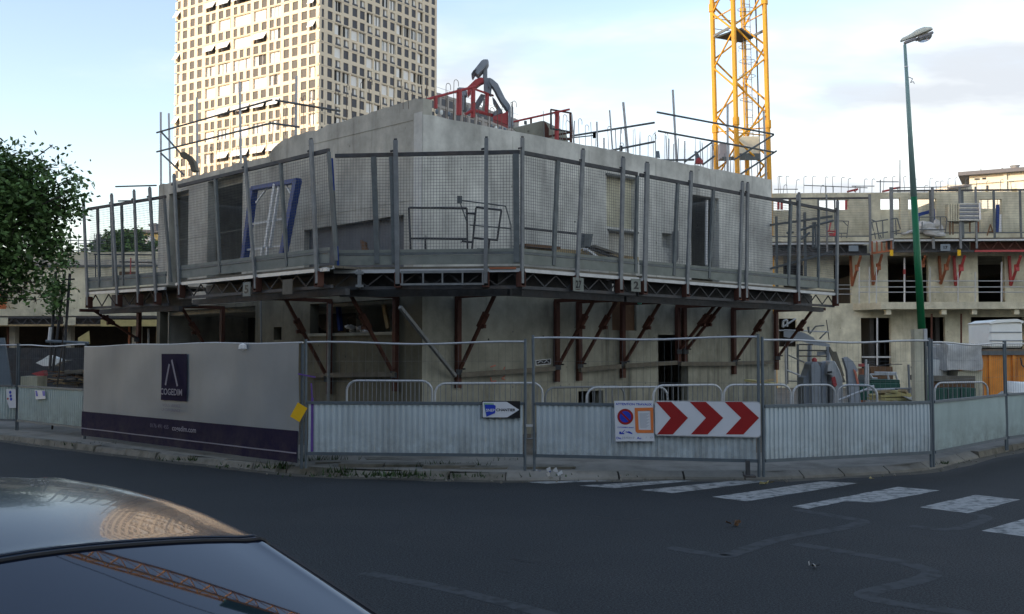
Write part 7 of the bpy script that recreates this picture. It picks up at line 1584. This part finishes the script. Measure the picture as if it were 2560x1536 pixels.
for (x0, y0, x1, y1) in ((985, 1260, 1260, 1245), (985, 1230, 1130, 1215), (1000, 1290, 1300, 1280), (1130, 1220, 1320, 1270), (1050, 1245, 1130, 1300), (1180, 1220, 1240, 1300), (1240, 1210, 1310, 1300)):
    MB().bar(P(*cE(x0, y0), 18.2 + rg.uniform(-.2, .2)), P(*cE(x1, y1), 18.2 + rg.uniform(-.2, .2)), .5 if x1 - x0 > 150 else .14, .045).build('board', M_WOOD if rg.random() < .6 else M_PLY, pl_)
solid('white_sheet_scrap', [(1255, 1265), (1330, 1300), (1380, 1305), (1375, 1262), (1330, 1275)], cE, 17.9, .1, M_PVC, 'white sheet scrap beside the pallet heap', 'sheet', down=False)
# site hut style black windows low on the wall are part of the building; low kerb blocks right
m = MB(); m.box((P(2440, 985, 22).x, 21.5, SITE), (P(2560, 985, 22).x, 22.4, SITE + .25)); m.top('pale_slab', M_CONC2, 'low pale slab under the right barrier and tank', 'slab')

# ================================================================= LEFT BACKGROUND BLOCK
LB = Plane(V((-26, 41, 0)), V((-9, 40, 0)))
lb = thing('left_concrete_block', 'long beige concrete block in the left background behind the tree', 'building', LB.pt(0, SITE))
cF = lambda x, y: (x / 4.948, 560 + y / 4.948)
zt = LB.az(200, 631)[1]; zs = LB.az(200, 776)[1]
wall_mesh(LB, -6, LB.L + 3, zs, zt, .25, [], lambda a: zt + .02 * noise.noise(V((a, 0, 0))), .8, 'upper_wall', M_CONCY, lb)
def lbx(a0, a1, z0, z1, o0, o1, nm, m_): return MB().frame(LB.pt(a0, z0, o0), LB.d * (a1 - a0), LB.n * (o1 - o0), V((0, 0, z1 - z0))).build(nm, m_, lb)
lbx(-6, LB.L + 3, LB.az(200, 661)[1] - .08, LB.az(200, 651)[1] + .02, .005, .06, 'beam_band', M_CONC); lbx(-6, LB.L + 3, LB.az(200, 662)[1] - .1, LB.az(200, 662)[1] - .02, .0, .07, 'shadow_strip', M_STEELM)  # thin dark strip stands in for the shadow under the beam band
lbx(-6, LB.L + 3, LB.az(200, 792)[1], zs + .02, -8, .9, 'slab', M_CONCY)
lbx(-6, LB.L + 3, SITE, LB.az(200, 792)[1] - .02, -5.2, -5, 'rear_wall', M_INSIDE)
for u in (20, 160, 330, 560): a = LB.az(u, 830)[0]; lbx(a, a + .3, SITE, LB.az(200, 792)[1] - .01, -.3, 0, 'column', M_CONC)
lbx(-6, LB.az(255, 800)[0], SITE - .1, 1.0, -.3, .0, 'low_wall', M_CONCD)
t = thing('left_block_platform', 'dark platform truss hanging under the slab of the left block', 'platform', LB.pt(0, 3.4, 1))
z0, z1 = LB.az(200, 815)[1], LB.az(200, 796)[1]
for z in (z0, z1): MB().bar(LB.pt(-6, z, .95), LB.pt(LB.L + 1, z, .95), .08, .08).build('chord', M_WOOD if z == z0 else M_STEELD, t)
tb = MB(); x = -6
while x < LB.L: tb.bar(LB.pt(x, z0, .95), LB.pt(x + .3, z1, .95), .03, .03).bar(LB.pt(x + .3, z1, .95), LB.pt(x + .6, z0, .95), .03, .03); x += .6
tb.build('lattice', M_STEELD, t, kind='stuff')
MB().frame(LB.pt(-6, z0, .7), LB.d * (LB.L + 7), LB.n * .03, V((0, 0, z1 - z0))).build('shade_board', M_STEELD, t)  # dark sheet added as shade behind the truss
for (u, w_) in ((28, .45), (190, .5)): a = LB.az(u, 805)[0]; MB().frame(LB.pt(a, z0, 1.0), LB.d * w_, LB.n * .03, V((0, 0, z1 - z0))).build('number_plate', M_CONCY, t)
a = LB.az(282, 805)[0]; MB().frame(LB.pt(a, z0 - .05, 1.02), LB.d * 2.4, LB.n * .03, V((0, 0, z1 - z0 - .05))).build('yellow_board', M_PLY, t)
st = thing('brick_stack', 'stack of orange bricks on the slab at the left edge', 'bricks', LB.pt(LB.az(10, 770)[0], zs, .4))
for k in range(9):
    for j in range(3):
        q = LB.pt(LB.az(-8, 770)[0] + j * .2 + (.03 if k % 2 else 0), zs + .03 + k * .074, .35); MB().frame(q, LB.d * .19, LB.n * .4, V((0, 0, .066))).build('brick', M_BRICK, st)
sr = thing('slab_railing', 'thin tube railing along the top of the left block', 'railing', LB.pt(4, zt, -.2))
for v in (602, 610, 627): MB().tube(LB.hit(170, v), LB.hit(262, v - 1), .018, 5).build('rail', M_GALV, sr)
for u in (176, 196, 235, 240, 250): MB().tube(LB.hit(u, 632), LB.hit(u + 1, 585), .018, 5).build('post', M_GALV, sr)
# things inside the gap under the left block
for (u, v0, v1, m_, lb_) in ((20, 880, 815, M_RUST, 'rusty prop under the slab at the left edge'), (323, 860, 815, M_ORANGE, 'orange prop above the banner under the left block'), (393, 860, 812, M_WOOD, 'pale wooden prop above the banner under the left block'), (407, 860, 800, M_RUST, 'thin red prop above the banner under the left block'), (371, 860, 822, M_GALV, 'thin grey prop above the banner under the left block')):
    q = LB.shift(.4); MB().tube(q.hit(u, v0 + 60), q.hit(u, v1), .045, 6).top('slab_prop', m_, lb_, 'prop')
flat('yellow_shutter', [(195, 860), (195, 845), (222, 828), (224, 860)], 38.5, .05, M_PLY, 'yellowish panel in the shade under the left block', 'panel')
# guard frame standing behind the far left platform
rl('rectangular_guardrail', 'dark rectangular guard frame seen through the far left platform mesh', [(1160, 378, 1920, 385), (1180, 378, 1185, 668), (1185, 668, 1420, 665), (1480, 470, 1920, 480)], cF, 27.5, .02, M_STEELD)
flat('yellow_formwork', [cF(*p) for p in ((1700, 640), (1930, 600), (2075, 595), (2075, 720), (1700, 720), (1490, 720))], 27.2, .3, M_OCHRE, 'low ochre panel beyond the far left platform deck', 'panel')
flat('dark_recess_board', [cF(*p) for p in ((1475, 590), (1710, 590), (1660, 680), (1480, 720))], 27.3, .1, M_WOODB, 'dark brown board beyond the far left platform', 'board')
rl('red_stand', 'thin red stand behind the rusty post of the far left platform', [(1620, 420, 1612, 710), (1575, 715, 1650, 720)], cF, 26.9, .02, M_RED, 'stand')
# ochre house, white vans and trees far behind
oh = thing('ochre_house', 'ochre house with a flat dark roof far behind the left platform', 'house', P(355, 640, 62))
a, b = P(317, 640, 62), P(420, 583, 62); MB().box((a.x, 62, 0), (b.x, 70, b.z)).build('wall', M_OCHRE, oh); MB().box((a.x - .15, 61.8, b.z), (b.x + .3, 70.2, b.z + .18)).build('roof', M_ROOF, oh)
a, b = P(357, 619, 61.9), P(378, 609, 61.9); MB().box((a.x, 61.9, a.z), (b.x, 61.98, b.z)).build('window', M_PVC, oh)
flat('round_roof_vent', [cF(*p) for p in ((1830, 0), (1925, -10), (1930, 80), (1870, 60), (1835, 20))], 60.5, .6, M_ROOF, 'dark round vent hood above the ochre house', 'vent')
for k, (u, v, wd, hh_) in enumerate(((372, 630, .55, .35), (318, 603, .5, .3), (352, 600, .5, .25))):
    a = P(u, v, 60); MB().box((a.x - wd, 60, a.z - hh_), (a.x + wd, 61, a.z + hh_)).top('white_roof_box', M_PVC, ['low', 'left', 'right'][k] + ' white box on the roofs in front of the ochre house', 'box')
def far_tree(u, v, r, y, seed, label):
    c = P(u, v, y); tree(V((c.x, y, 0)), label, [(c, r), (c + V((r * .8, 0, -.2 * r)), r * .7), (c - V((r * .8, 0, .15 * r)), r * .75), (c + V((0, 0, .6 * r)), r * .55)], 2600, .22, seed, .12, 'distant_tree')
far_tree(270, 628, 1.0, 56, 1, 'small green tree left of the ochre house'); far_tree(340, 615, 1.0, 58, 2, 'green tree in front of the ochre house'); far_tree(300, 610, .8, 57, 3, 'small rounded tree between the left one and the ochre house')
# three leaning scaffold poles tied together with a small shrub
lp = thing('leaning_poles', 'three thin poles leaning together behind the left fence, tied with white rope', 'poles', P(130, 880, 21.6))
for (x0, y0, x1, y1) in ((625, 1450, 690, 600), (660, 1480, 800, 620), (785, 1480, 865, 615)): MB().tube(P(*cF(x0, y0), 21.6) - V((0, 0, .6)), P(*cF(x1, y1), 21.6), .03, 7).build('pole', M_STEELD, lp)
MB().tube(P(*cF(610, 1440), 21.5), P(*cF(625, 1280), 21.5), .035, 6).build('white_wrap', M_PVC, lp)
MB().tube(P(*cF(570, 1450), 21.5), P(*cF(1100, 1475), 21.5), .035, 6).build('white_tie', M_BANNER, lp)
MB().tube(P(*cF(800, 690), 21.5), P(*cF(920, 685), 21.5), .02, 6).build('cross_bar', M_STEELD, lp)
c = P(*cF(680, 780), 21.4); tree(V((c.x, c.y, SITE)), 'small bush of leaves caught around the leaning poles', [(c, .30), (c - V((0, 0, .4)), .22), (c + V((.15, 0, .45)), .2)], 900, .10, 8, .02, 'climbing_bush')
# debris seen through the left fence
dg_ = thing('debris_pile', 'pile of planks and boards behind the left fence panel', 'debris', P(150, 985, 24.0))
rg = random.Random(22); cG = lambda x, y: (x / 3.709, 700 + y / 3.709)
for k in range(34):
    x, y = rg.uniform(370, 760), rg.uniform(840, 1000); L_ = rg.uniform(60, 260); MB().bar(P(*cG(x, y), 24 + rg.uniform(-.4, .6)), P(*cG(min(x + L_, 790), y + rg.uniform(-25, 25)), 24 + rg.uniform(-.4, .6)), rg.uniform(.03, .12), rg.uniform(.02, .05)).build('board', [M_WOOD, M_WOODB, M_WOODG, M_STEELD][k % 4], dg_)
flat('white_hood', [cG(*p) for p in ((330, 770), (390, 740), (450, 700), (560, 745), (620, 745), (540, 770), (500, 800), (400, 800))], 23.8, .3, M_SACK, 'white peaked cover above the debris behind the left fence', 'cover')
flat('red_sheet', [cG(*p) for p in ((290, 870), (400, 840), (410, 890), (345, 890))], 23.6, .2, M_RED, 'red sheet lying left of the debris pile', 'sheet')
box3('pale_crate', cG, 190, 895, 345, 1010, 23.3, .5, M_CONCY, 'row of pale crates behind the left fence', 'crate')
m = MB(); m.box((P(10, 900, 26).x, 26, SITE), (P(210, 900, 26).x, 26.3, ZV(870, 26))); m.top('dark_site_screen', M_STEELD, 'dark screen behind the debris pile', 'screen')

# ================================================================= HOUSES ACROSS THE STREET (behind the viewer; their shadow lies over the crossing)
def street_house(x0, x1, y0, dep, h, label, m_, seed):
    t = thing('street_house', label, 'building', V(((x0 + x1) / 2, y0, 0)), 'houses on the near side of the street'); rg = random.Random(seed)
    MB().box((x0, y0 - dep, 0), (x1, y0, h)).build('wall', m_, t); MB().box((x0 - .2, y0 - dep - .3, h), (x1 + .2, y0 + .35, h + .35)).build('roof', M_ROOF, t)
    n = int((x1 - x0) / 3.2)
    for f in range(int(h / 3)):
        for k in range(n):
            x = x0 + (k + .5) * (x1 - x0) / n; z = 1.0 + f * 3.0
            fr_ = MB().box((x - .65, y0 - .02, z), (x + .65, y0 + .05, z + 1.6)).build('window', M_PVC, t); MB().box((x - .55, y0 + .052, z + .1), (x + .55, y0 + .07, z + 1.5)).build('pane', M_DARKW, fr_)
street_house(-104, -44, -6, 14, 33, 'cream street house furthest to the left behind the viewer', M_FAR, 1)
street_house(-43.5, -20, -10, 14, 29, 'grey street house left behind the viewer', M_GREYB, 2)
street_house(-19.5, 4, -17, 14, 11, 'ochre street house straight behind the viewer', M_FAR, 3)
street_house(4.5, 30, -20, 14, 10, 'grey street house right behind the viewer', M_GREYB, 4)
street_house(-112, -74, 14, 16, 27, 'cream street house along the side street far left', M_FAR, 5)
# ================================================================= PARKED CAR (rear quarter in the lower left corner)
Fd = V((.75, -.66, 0)).normalized(); Nd = V((.66, .75, 0)).normalized()
Cn = V((-.58, 2.41, 0)); seam_c = Cn - Nd * .56; X0 = 1.15
tail = seam_c + Fd * X0
car = thing('parked_car', 'glossy black car parked at the lower left corner, sky and tower mirrored in its roof', 'car', V((tail.x, tail.y, 0)), rz=math.atan2(-Fd.y, -Fd.x), local=True)
# local x = towards the car's front, local y = right-hand rule; far side in the photo is -y
# stations: x, half width at body, belt height, top height, top half width
ST = [(0.00, .74, .78, .90, .62), (.06, .80, .88, .985, .66), (.20, .84, .92, 1.03, .72), (.30, .86, .93, 1.055, .745), (.50, .87, .935, 1.15, .70), (.80, .88, .94, 1.280, .635), (1.15, .885, .94, 1.417, .565), (1.19, .885, .94, 1.4245, .565), (1.55, .89, .94, 1.464, .57), (2.0, .89, .94, 1.474, .57), (2.4, .89, .93, 1.445, .56), (2.75, .89, .92, 1.22, .64), (3.15, .885, .91, .99, .73), (3.25, .88, .905, .96, .76), (3.8, .86, .86, .90, .74), (4.2, .82, .76, .80, .68), (4.32, .74, .62, .70, .60)]
def prof(st):
    x, w_, b, h, tw_ = st; cab = h - b
    pts = [(-w_ * .93, .24), (-w_, .45), (-w_ * 1.0, .68), (-w_ * .975, b)]
    pts += [(-(w_ * .95 * .5 + tw_ * .5), b + cab * .5), (-tw_, h - .035 * min(1, cab / .1)), (-tw_ * .86, h - .008), (-tw_ * .45, h + .018), (0, h + .030)]
    return pts + [(-y, z) for y, z in pts[-2::-1]]
PR = [prof(s) for s in ST]; M_ = len(PR[0])
def region(i0, i1, j0, j1, name, m_, off=0.0, sub=2, par=car):
    mm = MB(); vs = [V((ST[i][0], y, z)) for i in range(i0, i1 + 1) for (y, z) in PR[i][j0:j1 + 1]]; k = j1 - j0 + 1
    mm.add(vs, [(a * k + b, (a + 1) * k + b, (a + 1) * k + b + 1, a * k + b + 1) for a in range(i1 - i0) for b in range(k - 1)])
    o = mm.build(name, m_, par, smooth=True)
    return o
# smooth interpolation of the whole hull so that reflections run cleanly
def cat(p0, p1, p2, p3, t): return .5 * (2 * p1 + (p2 - p0) * t + (2 * p0 - 5 * p1 + 4 * p2 - p3) * t * t + (3 * p1 - p0 - 3 * p2 + p3) * t ** 3)
NS = 6
def dense_x(i, t, j, c):
    n = len(ST); g = lambda k: ([ST[k][0], *PR[k][j]])[c]
    return cat(g(max(i - 1, 0)), g(i), g(min(i + 1, n - 1)), g(min(i + 2, n - 1)), t)
rows = []
for i in range(len(ST) - 1):
    for k in range(NS):
        rows.append((i + k / NS, [V([dense_x(i, k / NS, j, c) for c in range(3)]) for j in range(M_)]))
rows.append((len(ST) - 1, [V((ST[-1][0], y, z)) for y, z in PR[-1]]))
NT = 4; grid_rows = []
for key, r in rows:
    out = []
    for j in range(M_ - 1):
        for k in range(NT):
            t = k / NT; q = V([cat(r[max(j - 1, 0)][c], r[j][c], r[j + 1][c], r[min(j + 2, M_ - 1)][c], t) for c in range(3)])
            if j < 3 or j >= M_ - 4: q = r[j].lerp(r[j + 1], t)
            out.append(q)
    out.append(r[-1]); grid_rows.append((key, out))
def hull(i0, i1, j0, j1, name, m_, push=0.0):
    rr = [r for key, r in grid_rows if i0 - 1e-6 <= key <= i1 + 1e-6]; a, b = j0 * NT, j1 * NT
    mm = MB(); vs = []; k = b - a + 1
    for r in rr: vs += [p + V((0, (1 if p.y > 0 else -1) * push * .5, push)) for p in r[a:b + 1]]
    mm.add(vs, [(x * k + y, (x + 1) * k + y, (x + 1) * k + y + 1, x * k + y + 1) for x in range(len(rr) - 1) for y in range(k - 1)])
    return mm.build(name, m_, car, smooth=True)
# 0-3 side, 3-5 glass/pillar, 5 roof rail, 8 centre line
hull(0, 16, 0, 3, 'body_side', M_CAR); hull(0, 16, M_ - 4, M_ - 1, 'body_side', M_CAR)
hull(0, 3, 3, M_ - 4, 'boot_lid', M_CAR); hull(13, 16, 3, M_ - 4, 'bonnet', M_CAR)
hull(6, 10, 5, M_ - 6, 'roof', M_CAR)
hull(3, 6, 5, M_ - 6, 'rear_window', M_CARGLASS); hull(10, 13, 5, M_ - 6, 'windscreen', M_CARGLASS)
hull(3, 6, 3, 5, 'rear_pillar', M_CAR); hull(3, 6, M_ - 6, M_ - 4, 'rear_pillar', M_CAR)
hull(6, 10, 3, 5, 'side_window', M_CARGLASS); hull(6, 10, M_ - 6, M_ - 4, 'side_window', M_CARGLASS)
hull(10, 13, 3, 5, 'front_pillar', M_CAR); hull(10, 13, M_ - 6, M_ - 4, 'front_pillar', M_CAR)
def edge_line(i0, i1, j, r=.006, lift=.0): return [p for key, rr in grid_rows if i0 - 1e-6 <= key <= i1 + 1e-6 for p in [rr[j * NT] + V((0, 0, lift))]]
MB().path(edge_line(3, 6, 5), .011, 6).build('window_seal', M_RUBBER, car); MB().path(edge_line(3, 6, M_ - 6), .011, 6).build('window_seal', M_RUBBER, car)
MB().path(edge_line(6, 10, 5), .006, 6).build('roof_gutter', M_RUBBER, car, smooth=True); MB().path(edge_line(6, 10, M_ - 6), .006, 6).build('roof_gutter', M_RUBBER, car, smooth=True)
seam = next(rr for key, rr in grid_rows if abs(key - 6) < 1e-6)[5 * NT:(M_ - 6) * NT + 1]
MB().path([p + V((0, 0, .001)) for p in seam], .0055, 6).build('roof_seam', M_RUBBER, car)
MB().box((.2, -.8, .16), (4.1, .8, .3)).build('underbody', M_RUBBER, car); MB().box((-.03, -.72, .35), (.04, .72, .62)).build('rear_bumper', M_CAR, car, bevel=.02)
MB().box((4.26, -.68, .3), (4.36, .68, .55)).build('front_bumper', M_CAR, car, bevel=.02)
for y in (-.66, .66): MB().box((-.01, y - .1, .68), (.05, y + .1, .82)).build('tail_light', M_REDSIGN, car, bevel=.01); MB().box((4.2, y - .12, .56), (4.31, y + .12, .68)).build('headlight', M_GALVL, car, bevel=.01)
for x in (.85, 3.5):
    for y in (-.82, .82):
        w_ = MB().tube((x, y - .1, .31), (x, y + .1, .31), .31, 24).build('wheel', M_RUBBER, car); MB().tube((x, y - .106, .31), (x, y + .106, .31), .2, 16).build('rim', M_CHROME, w_)
for s_ in (-1, 1): MB().box((2.75, s_ * .92 - .07, .92), (2.9, s_ * .92 + .07, 1.04)).build('wing_mirror', M_CAR, car, bevel=.02)
# interior hint: parcel shelf and seats behind the tinted glass
MB().box((.45, -.6, .85), (1.2, .6, .88)).build('parcel_shelf', M_BLACK, car)
for y in (-.35, .35): MB().box((1.25, y - .25, .5), (1.4, y + .25, 1.15)).build('rear_seat', M_BLACK, car, bevel=.03)
